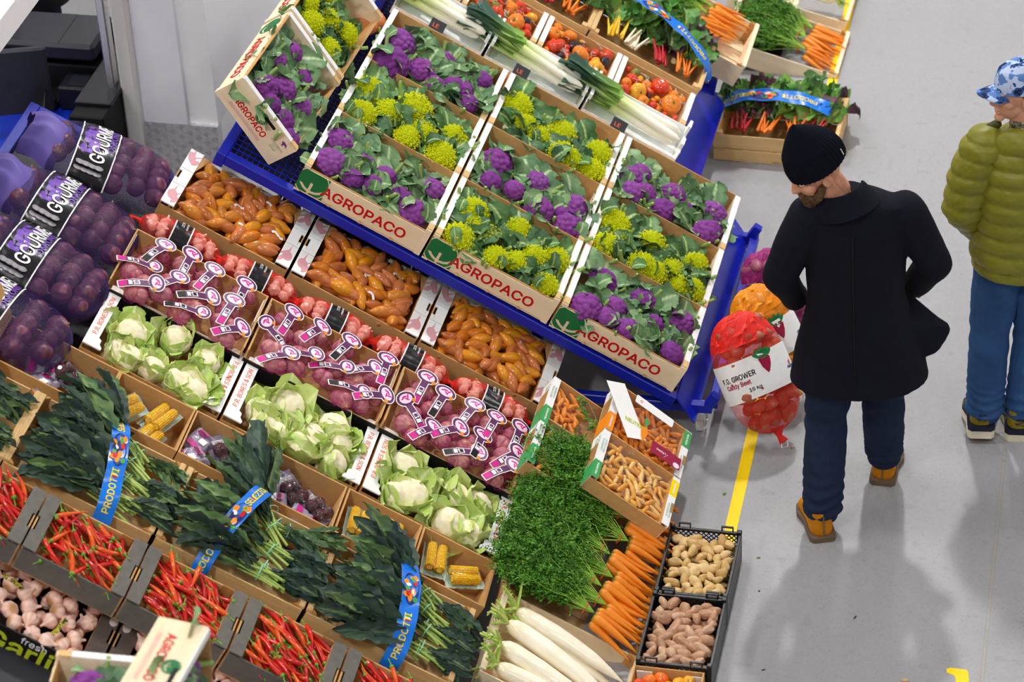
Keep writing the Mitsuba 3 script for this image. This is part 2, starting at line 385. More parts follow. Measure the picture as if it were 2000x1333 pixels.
def lattice(u0, u1, v0, v1, h, su, sv, w, t):
    return [bx(u0, u1, v, v + w, h, h + t) for v in np.arange(v0, v1, sv)] + [bx(u, u + w, v0, v1, h - t, h) for u in np.arange(u0, u1, su)]
def trolley(F, u0, u1, v0, v1, h, label, rail_y, base_z, group, legs_x, mesh=True, lip=.15):
    k = thing('display_trolley', label, 'trolley')
    put(k, 'front_rail', flat(bx(u0, u1, v0 - .045, v0, h - .055, h - .004, .004), 'blue_paint'), F)
    put(k, 'back_rail', flat(bx(u0, u1, v1, v1 + .045, h - .075, h - .004, .004), 'blue_paint'), F)
    put(k, 'end_rail', flat(bx(u0 - .045, u0, v0 - .045, v1 + .045, h - .075, h - .004, .004), 'blue_paint'), F)
    if mesh:
        put(k, 'wire_deck', flat(lattice(u0, u1, v0, v1, h - .012, .026, .036, .004, .004), 'blue_paint'), F)
    put(k, 'under_tray', flat(bx(u0, u1, v0, v1, h - .07, h - .06), 'dark_grey'), F)
    if lip:
        put(k, 'end_lip', flat(bx(0, lip, v0 - .045, v1 + .045, -.008, 0, .002), 'blue_panel'), F @ mat(rot([0, 1, 0], 30), (u1, 0, h + .0)))
    lo = (F @ A([u1, v0, h, 1]))[:3]; hi = (F @ A([u0, v0, h, 1]))[:3]
    y0, y1 = rail_y, (F @ A([0, v1, 0, 1]))[1]
    for y in (y0, y1):
        put(k, 'base_rail', flat(bx(legs_x[0], legs_x[1], y - .04, y, base_z, base_z + .045, .004), 'blue_paint'))
    for x in legs_x:
        put(k, 'base_rail', flat(bx(x - .02, x + .02, y0, y1, base_z, base_z + .045, .004), 'blue_paint'))
    zd = lambda x: hi[2] + (x - hi[0]) / (lo[0] - hi[0]) * (lo[2] - hi[2]) - .07
    for x in (legs_x[0] + .03, legs_x[0] * .45 + legs_x[1] * .55):
        for y in (y0 + .24, y1 - .02):
            put(k, 'post', flat(bx(x - .022, x + .022, y - .022, y + .022, base_z, zd(x), .003), 'blue_paint'))
    for y in (y0 - .02, y1 - .02):
        P = [A([legs_x[1] - .02, y, base_z + .03]), A([legs_x[1] + .02, y, lo[2] - .03])]
        put(k, 'brace', flat(moved(bx(0, np.linalg.norm(P[1] - P[0]), -.02, .02, -.02, .02, .003), mat(along(P[1] - P[0], (0, 1, .01)), P[0])), 'blue_paint'))
    for x in (legs_x[0] + .05, legs_x[1] - .06):
        for y in (y0 + .03, y1 - .06):
            c = put(k, 'caster', flat([bx(x - .035, x + .035, y - .03, y + .03, base_z - .012, base_z, .002), bx(x - .028, x - .02, y - .03, y + .035, .04, base_z - .01), bx(x + .02, x + .028, y - .03, y + .035, .04, base_z - .01), bx(x - .03, x + .03, y - .055, y - .03, base_z - .05, base_z - .012, .003)], 'steel'))
            put(c, 'wheel', flat(moved(lathe([(.0, -.016), (.046, -.016), (.05, -.01), (.05, .01), (.046, .016), (0, .016)], 24), mat(rot([0, 1, 0], 90), (x, y + .005, .05))), 'offwhite_card', 30))
            put(c, 'bolt', flat(moved(trimesh.creation.cylinder(.008, .064, sections=10), mat(rot([0, 1, 0], 90), (x, y + .005, .05))), 'steel'))
    return k
trolley(FA, -.305, 1.885, .045, 1.44, -.164, 'blue trolley with wire deck carrying the purple and lime cauliflower crates', .66, .14, None, (-2.0, -.17))
trolley(FA, -.05, 1.50, 1.50, 2.56, -.20, 'blue display trolley at the back carrying leeks, tomatoes and chard', 2.12, .14, None, (-1.75, -.55), lip=.24)
trolley(FB, -.62, 1.93, -.98, 2.24, -.175, 'long blue display trolley carrying kale, chillies, onions and shallots', -2.4, .05, None, (-2.95, -.95), mesh=False, lip=0)
# black perforated crates that prop up the high end of the cauliflower trolley
def perforated_crate(M, L, W, H, label):
    k = thing('perforated_crate', label, 'crate', None)
    bars = [bx(0, L, -.004, 0, 0, .03), bx(0, L, -.004, 0, H - .035, H), bx(0, L, -.004, 0, H * .33, H * .33 + .02), bx(0, L, -.004, 0, H * .62, H * .62 + .02)] + [bx(x, x + .022, -.004, 0, 0, H) for x in np.arange(0, L, .05)]
    put(k, 'side', flat(bars, 'black_plastic'), M)
    put(k, 'rim', flat([bx(-.01, L + .01, -.016, 0, H - .02, H, .002), bx(-.01, L + .01, W, W + .016, H - .02, H, .002), bx(-.016, 0, 0, W, H - .02, H, .002), bx(L, L + .016, 0, W, H - .02, H, .002)], 'black_plastic'), M)
    put(k, 'inner_wall', flat([bx(.004, L - .004, .02, .026, 0, H - .03), bx(0, .006, .02, W, 0, H - .03), bx(L - .006, L, .02, W, 0, H - .03), bx(0, L, .02, W, 0, .008)], 'black_matte'), M)
for i in range(3):
    perforated_crate(mat(None, (-2.12, .72, .26 * i + .16)), .6, .4, .25, f"black perforated plastic crate under the cauliflower trolley, {('lowest', 'middle', 'topmost')[i]} of three")

# ---------------------------------------------------------------- boxes
def box_walls(W, D, H, t, top=(0, 0, 0, 0)):
    """near, far, left and right wall of an open box whose rim is z = 0; top lowers each"""
    return [bx(0, W, 0, t, -H, -top[0]), bx(0, W, D - t, D, -H, -top[1]), bx(0, t, t, D - t, -H, -top[2]), bx(W - t, W, t, D - t, -H, -top[3])]
def logo(r=.062):
    """round leaf emblem: (green, pale) flat shapes"""
    disc = Point(0, 0).buffer(r, 32)
    leaf = lambda x, y, a, L, w: affinity.translate(affinity.rotate(affinity.scale(Point(0, 0).buffer(1, 16).intersection(affinity.translate(Point(0, 0).buffer(1, 16), .9, 0)), L, w), a, origin=(0, 0)), x, y)
    out = []
    for x, y, a, L, w in ((-.20, .02, 112, .98, .62), (.22, -.12, 40, .92, .60)):
        a_ = leaf(x * r, y * r, a, L * r, w * r); b_ = leaf(x * r, y * r, a, L * r * .66, w * r * .56)
        out.append(a_.difference(b_))
    stem = sbox(-.09 * r, -.95 * r, .09 * r, .0)
    arcs = Point(.1 * r, .25 * r).buffer(.98 * r, 24).difference(Point(.1 * r, .25 * r).buffer(.80 * r, 24)).intersection(sbox(-.9 * r, -r, .9 * r, -.25 * r))
    pale = union_all(out + [stem, arcs])
    return disc, pale
def agro_print(W, zc, y=-.0008):
    """lettering and emblem on the near long panel (face -y)"""
    M = mat(rot([1, 0, 0], 90), (0, y, zc))
    word = text('AGROPACO', .047, True, .0012, .40)
    word.apply_translation([W * .515, -.006, 0])
    disc, pale = logo(.072)
    clip = sbox(0, -.0575, .13, .0575)
    disc, pale = (affinity.translate(g, .062, .002).intersection(clip) for g in (disc, pale))
    ring = Point(.062, .002).buffer(.088, 32).difference(Point(.062, .002).buffer(.078, 32)).intersection(clip)
    g1 = extrude(union_all([disc.difference(pale), ring]), .0012)
    return moved(word, M), moved(g1, M)
def agro_crate(M, W, D, label, letters=True, H=.150, end_print=False, group='red-lettered plywood crates'):
    k = thing('plywood_crate', label, 'crate', None)
    e = .027
    for x in (0, W - e):
        p = put(k, 'end_panel', wood([bx(x, x + e, .0, D, -H, -.006)], 'plywood'), M)
        put(p, 'white_edge', flat(bx(x, x + e, .048, D - .006, -.006, 0, .0015), 'white_card'), M, 'white painted edge')
        for y0, y1 in ((0.006, .047),):
            put(p, 'corner_post', wood(bx(x, x + e, y0, y1, -.02, -.001), 'pine'), M)
    p = put(k, 'side_panel', wood([bx(0, W, 0, .005, -H + .012, -.024)], 'plywood'), M, 'pale panel with red lettering and green leaf emblem' if letters else None)
    if letters:
        w_, g_ = agro_print(W, -.081)
        put(p, 'lettering', flat(w_, 'print_red'), M, 'red capital letters')
        put(p, 'emblem', flat(g_, 'print_green'), M, 'green leaf emblem')
        for x in (.16, .31, .46):
            put(p, 'wire_staple', wood(bx(x, x + .012, -.004, 0, -H + .004, -H + .02), 'pine'), M)
    put(k, 'side_panel', wood([bx(0, W, D - .005, D, -H + .012, -.018)], 'plywood'), M)
    put(k, 'bottom', wood([bx(.002, W - .002, .005, D - .005, -H, -H + .006)], 'plywood'), M)
    for y0, y1, z1 in ((D - .010, D - .006, -.001), (.006, .009, -.018)):
        put(k, 'liner', flat(bx(e, W - e, y0, y1, -H + .006, z1), 'cardboard'), M, 'brown card liner')
    if end_print:
        N = M @ mat(np.stack([[0, 1, 0], [0, 0, 1], [1, 0, 0]], 1), (W + .0006, D / 2, -H / 2))
    return k
AW, AD = .607, (.47, .468, .462)
A_V = (0., .474, .946)
A_U = (0.006, .626, 1.246)
COLS = ('left', 'middle', 'right')
ROWS = ('front', 'middle', 'back')
for c in range(3):
    for r_ in range(3):
        what = 'purple cauliflower' if (c + r_) % 2 == 0 else 'lime romanesco'
        lab = f"plywood crate of {what}, {ROWS[r_]} row, {COLS[c]} column of the blue trolley" 
        agro_crate(FA @ mat(None, (A_U[c], A_V[r_], 0)), AW, AD[r_], lab, r_ == 0)

def slat_crate(M, W, D, H, label, bsdf='pine', slats=2, post=.03, ends=True, tri=True):
    """a slatted pine crate: near and far slats, end boards, corner posts, floor slats"""
    k = thing('pine_crate', label, 'crate')
    hs = (H - .012 * (slats - 1)) / slats
    for y in (0, D - .006):
        for i in range(slats):
            z1 = -.012 - i * (hs + .010)
            put(k, 'slat', wood(bx(0, W, y, y + .006, max(z1 - hs, -H), z1), bsdf), M)
    for x in (.006, W - .014):
        put(k, 'end_board', wood(bx(x, x + .008, .006, D - .006, -H * .96, -.01), bsdf), M)
        put(k, 'end_rail', wood(bx(x - .010 if x < .1 else x - .004, x + .014 if x < .1 else x + .018, .006, D - .006, -.012, .004, .002), bsdf), M)
    for x in (.008, W - .008 - post):
        for y in (.006, D - .006 - post):
            s_ = 1 if x < .1 else -1
            t_ = 1 if y < .1 else -1
            pts = [(0, 0), (post, 0), (0, post)] if tri else [(0, 0), (post, 0), (post, post), (0, post)]
            pl = Polygon([(x + (a if s_ > 0 else post - a), y + (b if t_ > 0 else post - b)) for a, b in pts])
            put(k, 'corner_post', wood(moved(trimesh.creation.extrude_polygon(pl, H - .002, engine='earcut'), mat(None, (0, 0, -H))), 'pine_brown' if tri else bsdf), M)
    for i in range(4):
        w = (D - .03) / 4
        put(k, 'floor_slat', wood(bx(.01, W - .01, .012 + i * w, .006 + (i + 1) * w, -H, -H + .005), bsdf), M)
    return k

def carton(M, W, D, H, label, outer='cardboard', t=.006, low=(0, 0, 0, 0), name='carton', cat='carton', inner=None, flutes=True):
    k = thing(name, label, cat)
    for w_ in box_walls(W, D, H, t, low):
        put(k, 'wall', flat(w_, outer), M)
    put(k, 'bottom', flat(bx(t, W - t, t, D - t, -H, -H + .006), outer), M)
    if inner:
        put(k, 'lining', flat([bx(t, W - t, D - t - .002, D - t, -H + .006, -low[1] - .012), bx(t, t + .002, t, D - t, -H + .006, -low[2] - .012), bx(W - t - .002, W - t, t, D - t, -H + .006, -low[3] - .012)], inner), M)
    return k

# kale crates
KW, KD = .605, .425
K_U = (-.605, .006, .628, 1.250)
KN = ('pine crate of dark kale at the left edge of the photo', 'pine crate of kale with an upright blue band, second from the left', 'pine crate of kale with a slanting blue band, third from the left', 'pine crate of kale at the right end of the kale row, beside the daikon')
for u, lab in zip(K_U, KN):
    slat_crate(F_KALE @ mat(None, (u, .003, 0)), KW, KD, .15, lab, 'pine', 2, .032)

# white cauliflower cartons with a lettered flap at both ends
def bones_carton(M, W, D, H, label, prints=(1, 1)):
    k = thing('white_carton', label, 'carton')
    put(k, 'wall', flat(bx(.0, W, 0, .006, -H, -.03), 'cardboard'), M)
    put(k, 'wall', flat(bx(.0, W, D - .006, D, -H, -.012), 'offwhite_card'), M)
    put(k, 'bottom', flat(bx(0, W, 0, D, -H, -H + .006), 'cardboard'), M)
    for e, x0 in ((0, 0.), (1, W - .006)):
        put(k, 'wall', flat(bx(x0, x0 + .006, .006, D - .006, -H, -.004), 'cardboard'), M)
        s_ = 1 if e == 0 else -1
        xo = 0 if e == 0 else W
        pts = [(0, .0), (.078, .0), (.080, .012), (.066, .030), (.066, .054), (.052, .064), (.052, D - .052), (.066, D - .044), (.066, D - .014), (.056, D - .002), (0, D - .002)]
        pl = Polygon([(xo + s_ * a, b) for a, b in pts])
        f = put(k, 'end_flap', flat(moved(trimesh.creation.extrude_polygon(pl.buffer(0), .006, engine='earcut'), mat(None, (0, 0, -.004))), 'white_card'), M, 'white flap with orange letters')
        t_ = text('P.R. BONES & SON', .020, False, .001, D * .62)
        R = A([[0, -1, 0], [1, 0, 0], [0, 0, 1]]) if e == 0 else A([[0, 1, 0], [-1, 0, 0], [0, 0, 1]])
        put(f, 'lettering', flat(t_, 'print_orange'), M @ mat(R, (xo + s_ * .027, D * .5, .0022)), 'orange letters')
        put(f, 'corner_print', flat([bx(min(xo, xo + s_ * .022), max(xo, xo + s_ * .022), -.0015, 0, -.06 - .018 * i, -.048 - .018 * i) for i in range(4)], 'print_navy'), M)
    return k
CW, CD = .607, .40
for c in range(3):
    bones_carton(F_CAU @ mat(None, (.006 + .620 * c, .003, 0)), CW, CD, .16, f"white carton of cauliflower with orange lettered end flaps, {('left', 'middle', 'right')[c]} of three")

# onion cartons
for c in range(3):
    M = F_ONI @ mat(None, (.006 + .620 * c, 0, 0))
    k = carton(M, .607, .385, .12, f"brown open carton packed with netted red onions, {('left', 'middle', 'right')[c]} of three", 'cardboard', .007, (.045, .004, .0, .0))
    for x in (.008, .595):
        put(k, 'end_flap', flat(bx(x, x + .004, .20, .36, -.055, -.012), 'offwhite_card'), M, 'torn white inner flap')
    put(k, 'front_tray', flat(bx(.0, .607, -.004, .0, -.12, -.042), 'black_matte'), M, 'dark front edge')

# shallot cartons: printed end strips, white far edge
def shallot_carton(M, W, D, H, label):
    k = thing('printed_carton', label, 'carton')
    put(k, 'wall', flat(bx(0, W, 0, .006, -H, -.02), 'cardboard'), M)
    p = put(k, 'wall', flat(bx(0, W, D - .006, D, -H, -.022), 'cardboard'), M)
    put(p, 'white_edge', flat([bx(.095, W - .095, D - .02, D + .002, -.022, -.016)], 'white_card'), M, 'white folded edge')
    put(p, 'pink_edge_print', flat([bx(.1 + .05 * i, .13 + .05 * i, D - .004, D + .0026, -.0162, -.0155) for i in range(8)], 'print_rose'), M)
    put(k, 'bottom', flat(bx(0, W, 0, D, -H, -H + .005), 'cardboard'), M)
    for e in (0, 1):
        xo, s_ = (0, 1) if e == 0 else (W, -1)
        X = lambda a, b: (min(xo + s_ * a, xo + s_ * b), max(xo + s_ * a, xo + s_ * b))
        slot = sbox(*A([X(-.001, .016)[0], D * .46, X(-.001, .016)[1], D * .60]))
        strip = sbox(X(0, .062)[0], 0, X(0, .062)[1], D).difference(slot)
        f = put(k, 'end_strip', flat(moved(extrude(strip, .006), mat(None, (0, 0, -.006))), 'white_card'), M, 'white end strip printed with pink garlic')
        put(k, 'end_wall', flat(bx(*X(0, .006), 0, D, -H, -.006), 'cardboard'), M)
        put(k, 'inner_wall', flat(bx(*X(.058, .062), .004, D - .006, -H, -.006), 'cardboard'), M)
        put(k, 'gusset', flat(moved(extrude(Polygon([(X(.062, .100)[0 if s_ > 0 else 1], D - .008), (X(.062, .100)[1 if s_ > 0 else 0], D - .008), (X(.062, .066)[0 if s_ > 0 else 1], D - .13)]), .004), mat(None, (0, 0, -.010))), 'cardboard'), M)
        pr_ = []
        for (a, b, ra, rb, an) in ((.022, D * .86, .017, .040, 20), (.046, D * .80, .012, .024, -30), (.030, D * .17, .022, .034, 10), (.050, D * .10, .010, .028, -20)):
            g = affinity.translate(affinity.rotate(affinity.scale(Point(0, 0).buffer(1, 10), ra, rb), an), xo + s_ * a, b).intersection(strip)
            tip = affinity.translate(affinity.rotate(Polygon([(-.006, 0), (.006, 0), (.001, .06)]), an - 15), xo + s_ * a, b + rb * .6).intersection(strip)
            pr_.append(extrude(union_all([g, tip]), .0008))
        put(f, 'garlic_print', flat([moved(m, mat(None, (0, 0, .0001))) for m in pr_], 'print_rose'), M, 'pink garlic print')
        put(f, 'plank_print', flat([bx(*X(0, .062), D * q, D * q + .002, 0, .0006) for q in (.36, .64)] + [bx(*X(.014, .015), D * .4, D * .6, 0, .0006)], 'print_grey_green'), M)
    return k
for c in range(3):
    shallot_carton(F_SHAL @ mat(None, (.006 + .620 * c, -.0, 0)), .607, .42, .13, f"white and brown carton printed with pink garlic, of shallots, {('left', 'middle', 'right')[c]} of three")

# corn and beetroot cartons
CORN = [(0, 'beetroot packs', 'leftmost, one flap raised'), (1, 'sweetcorn packs', 'between two beetroot cartons at the left'), (2, 'beetroot packs', 'left one of the middle pair'), (3, 'beetroot packs', 'right one of the middle pair'), (4, 'sweetcorn packs', 'second from the right end'), (5, 'sweetcorn packs', 'right end, beside the carrot tops')]
C_U = [(-.135, .475), (.342, .325), (.672, .330), (1.006, .330), (1.345, .328), (1.680, .328)]
for i, what, lab in CORN:
    u, w = C_U[i]
    M = F_CORN @ mat(None, (u, .0, 0))
    k = carton(M, w, .272, .15, f"small plain brown carton of {what}, {lab}", 'cardboard', .007)
    if i == 0:
        put(k, 'flap', flat(moved(bx(0, .006, 0, .268, 0, .15), mat(rot([0, 1, 0], -38), (0, 0.002, 0))), 'cardboard'), M, 'raised flap')

# chilli cartons
def chilli_carton(M, W, D, H, label):
    k = thing('grey_printed_carton', label, 'carton')
    put(k, 'wall', flat(bx(0, W, 0, .006, -H, -.022), 'dark_wood_print'), M)
    put(k, 'wall', flat(bx(0, W, D - .006, D, -H, -.010), 'cardboard'), M)
    put(k, 'bottom', flat(bx(0, W, 0, D, -H, -H + .005), 'cardboard'), M)
    for e in (0, 1):
        xo, s_ = (0, 1) if e == 0 else (W, -1)
        X = lambda a, b: (min(xo + s_ * a, xo + s_ * b), max(xo + s_ * a, xo + s_ * b))
        slot = sbox(X(-.001, .012)[0], D * .30, X(-.001, .012)[1], D * .56)
        strip = sbox(X(0, .052)[0], -.01, X(0, .052)[1], D).difference(slot)
        put(k, 'end_strip', mikit.ply(moved(extrude(strip, .006), mat(None, (0, 0, -.006))), 'dark_wood_print'), M, 'grey wood printed strip with a hand slot')
        put(k, 'end_wall', flat(bx(*X(0, .006), 0, D, -H, -.006), 'cardboard'), M)
        put(k, 'inner_wall', flat(bx(*X(.048, .052), .004, D - .006, -H, -.006), 'cardboard'), M)
        put(k, 'tuck_flap', flat(bx(*X(.056, .10), D - .012, D - .007, -.05, -.002), 'cardboard_dark'), M)
    return k
scene['dark_wood_print'] = pr(card_fn('#63605a', .22), .6, .25)
H_U = (-.405, .004, .414, .826, 1.238)
HN = ('leftmost in the photo', 'above the loose garlic', 'behind the leaning crate', 'below the middle kale crate', 'at the right end of their row')
for u, n_ in zip(H_U, HN):
    chilli_carton(F_CHIL @ mat(None, (u, 0, 0)), .402, .288, .13, f'grey wood-print carton of red chillies, {n_}')

# garlic cartons
def garlic_carton(M, W, D, H, label):
    k = thing('black_carton', label, 'carton')
    p = put(k, 'front_wall', flat(bx(0, W, 0, .006, -H, -.0), 'black_ink'), M, 'black front with yellow lettering')
    put(p, 'lettering', flat(text('Garlic', .085, True, .001, .33), 'print_lime'), M @ mat(rot([1, 0, 0], 90), (.36, -.0006, -.072)), 'yellow letters')
    put(p, 'small_lettering', flat(text('fresh', .03, False, .001, .10), 'print_white'), M @ mat(rot([1, 0, 0], 90), (.37, -.0006, -.022)), 'small white letters')
    put(p, 'brown_print', flat([moved(ico(2), mat(None, (.56, -.0002, -.09), (.045, .0008, .055)))], 'cardboard_dark', True), M)
    put(k, 'back_wall', flat(bx(0, W, D - .006, D, -H, -.0), 'black_ink'), M)
    put(k, 'bottom', flat(bx(0, W, 0, D, -H, -H + .005), 'cardboard'), M)
    for e in (0, 1):
        xo, s_ = (0, 1) if e == 0 else (W, -1)
        X = lambda a, b: (min(xo + s_ * a, xo + s_ * b), max(xo + s_ * a, xo + s_ * b))
        slot = sbox(X(-.001, .014)[0], D * .34, X(-.001, .014)[1], D * .52)
        strip = sbox(X(0, .070)[0], 0, X(0, .070)[1], D).difference(slot)
        f = put(k, 'end_strip', flat(moved(extrude(strip, .006), mat(None, (0, 0, -.006))), 'garlic_strip'), M, 'grey brown strip with garlic print')
        put(k, 'end_wall', flat(bx(*X(0, .006), 0, D, -H, -.006), 'cardboard'), M)
        put(k, 'inner_wall', flat(bx(*X(.066, .070), .004, D - .006, -H, -.006), 'cardboard'), M)
        put(k, 'gusset', flat(moved(extrude(Polygon([(X(.07, .12)[0 if s_ > 0 else 1], D - .008), (X(.07, .12)[1 if s_ > 0 else 0], D - .008), (X(.07, .074)[0 if s_ > 0 else 1], D - .16)]), .004), mat(None, (0, 0, -.010))), 'cardboard'), M)
        bulb = affinity.scale(Point(xo + s_ * .02, D * .80).buffer(1, 14), .028, .04).intersection(strip)
        put(f, 'bulb_print', flat(extrude(bulb, .0008), 'pine' if e else 'print_orange'), M)
        cl = [affinity.scale(Point(xo + s_ * .02, D * q).buffer(1, 10), .016, .024).intersection(strip) for q in (.60, .14)]
        put(f, 'clove_print', flat([extrude(g, .0008) for g in cl if not g.is_empty], 'offwhite_card'), M)
    return k
scene['black_ink'] = pr('#1a1614', .45, .3)
scene['garlic_strip'] = pr(card_fn('#5d524c', .2), .55, .3)
G_U = (-.615, .004)
for u, n_ in zip(G_U, ('with yellow lettering at the bottom left', 'at the bottom edge behind the leaning crate')):
    garlic_carton(F_GAR @ mat(None, (u, -.135, 0)), .607, .425, .15, f'black printed carton of pink garlic {n_}')
# ---------------------------------------------------------------- vegetables: builders
def mixc(a, b, t):
    t = np.clip(np.asarray(t, float), 0, 1)[..., None]
    return A(rgb(a) if isinstance(a, str) else a) * (1 - t) + A(rgb(b) if isinstance(b, str) else b) * t
def nrm(v):
    return v / (np.linalg.norm(v, axis=-1, keepdims=True) + 1e-12)
def fibo(n, zmin=-.2):
    i = np.arange(n) + .5
    z = 1 - (1 - zmin) * i / n
    a = i * PI * (3 - 5 ** .5)
    r = np.sqrt(1 - z * z)
    return np.stack([r * np.cos(a), r * np.sin(a), z], 1)

def curd(seed, cols, n=60, lump=.17, sub=3):
    """cauliflower curd of radius 1: lumps on a dome"""
    r_ = np.random.default_rng(seed)
    m = ico(sub)
    v = np.asarray(m.vertices)
    c = nrm(fibo(n, -.5) + r_.normal(0, .07, (n, 3)))
    s_ = r_.uniform(.75, 1.25, n)
    d = np.linalg.norm(v[:, None] - c[None], axis=2) / s_
    d.sort(axis=1)
    w = .30
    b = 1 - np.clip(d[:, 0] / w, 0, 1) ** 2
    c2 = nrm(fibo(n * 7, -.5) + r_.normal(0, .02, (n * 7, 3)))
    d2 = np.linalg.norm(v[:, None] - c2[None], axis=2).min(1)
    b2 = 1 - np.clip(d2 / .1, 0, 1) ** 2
    rad = 1 + lump * (b - .5) + lump * .30 * (b2 - .5) + .10 * (meshkit.fbm(v * 1.6 + seed, 2) - .5)
    m.vertices = v * rad[:, None] * A([1, 1, .82])
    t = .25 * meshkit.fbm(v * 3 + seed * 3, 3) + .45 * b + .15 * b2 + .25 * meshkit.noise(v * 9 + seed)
    return m, mixc(cols[0], cols[1], t)
def romanesco(seed, cols=('#c0cc06', '#eef01c')):
    """dome of spiralling cones, radius about 1"""
    r_ = np.random.default_rng(seed)
    parts = []
    base = ico(2); base.vertices = base.vertices * A([.80, .80, .78])
    parts.append((base, mixc(cols[0], cols[0], np.zeros(len(base.vertices)))))
    N = 64
    for i in range(N):
        f = (i + .5) / N
        a = i * PI * (3 - 5 ** .5)
        th = (f ** .62) * 1.75
        d = A([math.sin(th) * math.cos(a), math.sin(th) * math.sin(a), math.cos(th) * 1.0])
        pos = d * A([.80, .80, .84])
        s_ = (.13 + .15 * f) * r_.uniform(.9, 1.1)
        ax = nrm(d * A([1, 1, 1.2]) + A([0, 0, .25]))
        R = along(ax, (0.02, .3, 1.))
        M = 13
        vs, fs, cs, nn = [], [], [], 0
        for j in range(M):
            g = (j + .5) / M
            b = j * PI * (3 - 5 ** .5)
            q = A([1.25 * (1 - g), .72 * g ** .8 * math.cos(b), .72 * g ** .8 * math.sin(b)]) * s_
            k = s_ * (.16 + .20 * g)
            tip = q + nrm(q + 1e-9 + A([.4 * s_, 0, 0])) * k * 1.25
            ring = [q + k * A([-.35, math.cos(x), math.sin(x)]) for x in (0, 1.57, 3.14, 4.71)]
            vs += [tip] + ring
            fs += [[nn, nn + 1 + e, nn + 1 + (e + 1) % 4] for e in range(4)]
            cs += [1.0] + [.35] * 4
            nn += 5
        V = A(vs) @ R.T + pos
        parts.append((trimesh.Trimesh(V, fs, process=False), mixc(cols[0], cols[1], A(cs) * r_.uniform(.7, 1))))
    m, c = join(parts)
    return m, c

def leaf(seed, L=1., W=.62, bend=(70, -90), cup=.25, wave=.10, base='#4f7f45', back='#86a874', vein='#b9cf9a', nu=15, nv=11, blunt=.35, rag=.10, stalk=.16, rough=0., bumpy=0.):
    """a brassica leaf along +x from the origin, rising at bend[0] degrees and turning by bend[1] along its length"""
    r_ = np.random.default_rng(seed)
    ph = r_.uniform(0, 6, 6)
    yaw_ = r_.uniform(-.25, .25)
    def fn(u, v):
        s_ = v * 2 - 1
        a = np.radians(bend[0] + bend[1] * u)
        du = 1 / (nu - 1)
        cx = np.cumsum(np.cos(a), axis=0) * du * L; cz = np.cumsum(np.sin(a), axis=0) * du * L
        prof = np.clip((u - stalk) / (1 - stalk), 0, 1)
        w = W * .5 * (np.sin(PI * np.clip(prof, 0, 1) ** .75) ** .55 * (1 - blunt) + blunt * np.clip(prof * 5, 0, 1) * np.clip((1.02 - prof) * 6, 0, 1))
        w = w * (1 + rag * np.sin(u * 23 + ph[0] + s_ * 3) + rag * .8 * np.sin(u * 41 + ph[1])) + .035 * (1 - prof) * .8
        y = s_ * w + yaw_ * u * u * L * .5
        lift = cup * np.abs(s_) ** 1.6 * w * 1.2 + wave * W * np.sin(u * 9 + ph[2] + s_ * 1.5) * np.abs(s_) ** 1.3 * prof
        lift = lift + bumpy * (meshkit.noise(np.stack([u * L * 60, y * 60, 0 * u + seed], -1)) - .5)
        return np.stack([cx - np.sin(a) * lift, y, cz + np.cos(a) * lift], -1)
    m = sheet(fn, nu, nv)
    u, v = np.meshgrid(np.linspace(0, 1, nu), np.linspace(0, 1, nv), indexing='ij')
    s_ = np.abs(v * 2 - 1)
    lat = np.abs(((u * 7 - s_ * 1.6) % 1) - .5) * 2
    t = np.clip(1 - s_ / .13, 0, 1) * (1 - .6 * u) + .30 * np.clip(1 - lat / .35, 0, 1) * (1 - s_)
    g = meshkit.fbm(np.stack([u * 4, v * 4, 0 * u + seed * 1.3], -1), 3)
    c = mixc(base, back, (g - .35) * 1.4)
    c = c * (1 - np.clip(t, 0, 1)[..., None]) + A(rgb(vein)) * np.clip(t, 0, 1)[..., None]
    return m, c.reshape(-1, 3)
def pool(fn, n, bsdf, smooth=True):
    out = []
    for i in range(n):
        m, c = fn(i)
        out.append(coloured(m, bsdf, smooth, c))
    return out

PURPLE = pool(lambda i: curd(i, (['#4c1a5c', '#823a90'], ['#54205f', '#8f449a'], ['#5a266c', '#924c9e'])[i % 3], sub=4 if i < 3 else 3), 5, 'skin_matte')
ROMAN = pool(lambda i: romanesco(i), 3, 'skin_matte', False)
CREAM = pool(lambda i: curd(20 + i, ('#e3d6a8', '#fbf3d8'), 60, .09), 3, 'skin_matte')
LEAF_P = pool(lambda i: leaf(i, 1, .74, ((72, -70), (60, -95), (80, -120), (45, -60))[i % 4], .25, .14, ('#4e7448', '#608656', '#466c48', '#749662')[i % 4], ('#8cad7a', '#96b688', '#7ca074', '#a6c096')[i % 4], '#c6d8a6', blunt=(.5, .25)[i % 2], rag=.13), 8, 'leaf_sheet')
LEAF_R = pool(lambda i: leaf(40 + i, 1, .62, ((75, -75), (65, -105), (82, -130), (50, -70))[i % 4], .3, .16, ('#3c6238', '#4c7a42', '#36583a', '#557f48')[i % 4], ('#6d9659', '#7ba266', '#5f8a55', '#86ab70')[i % 4], '#c3d68c', blunt=(.45, .2)[i % 2], rag=.12), 8, 'leaf_sheet')
LEAF_W = pool(lambda i: leaf(70 + i, 1, .95, ((86, -10), (80, 20), (84, -50), (72, 10))[i % 4], .42, .10, ('#a9c25c', '#bcd06e', '#9cb852', '#c6d67e')[i % 4], ('#dce8a2', '#e4eeb0', '#cfe092', '#eaf2bc')[i % 4], '#f6f6d6', blunt=.4, rag=.06, stalk=.02), 8, 'leaf_sheet')
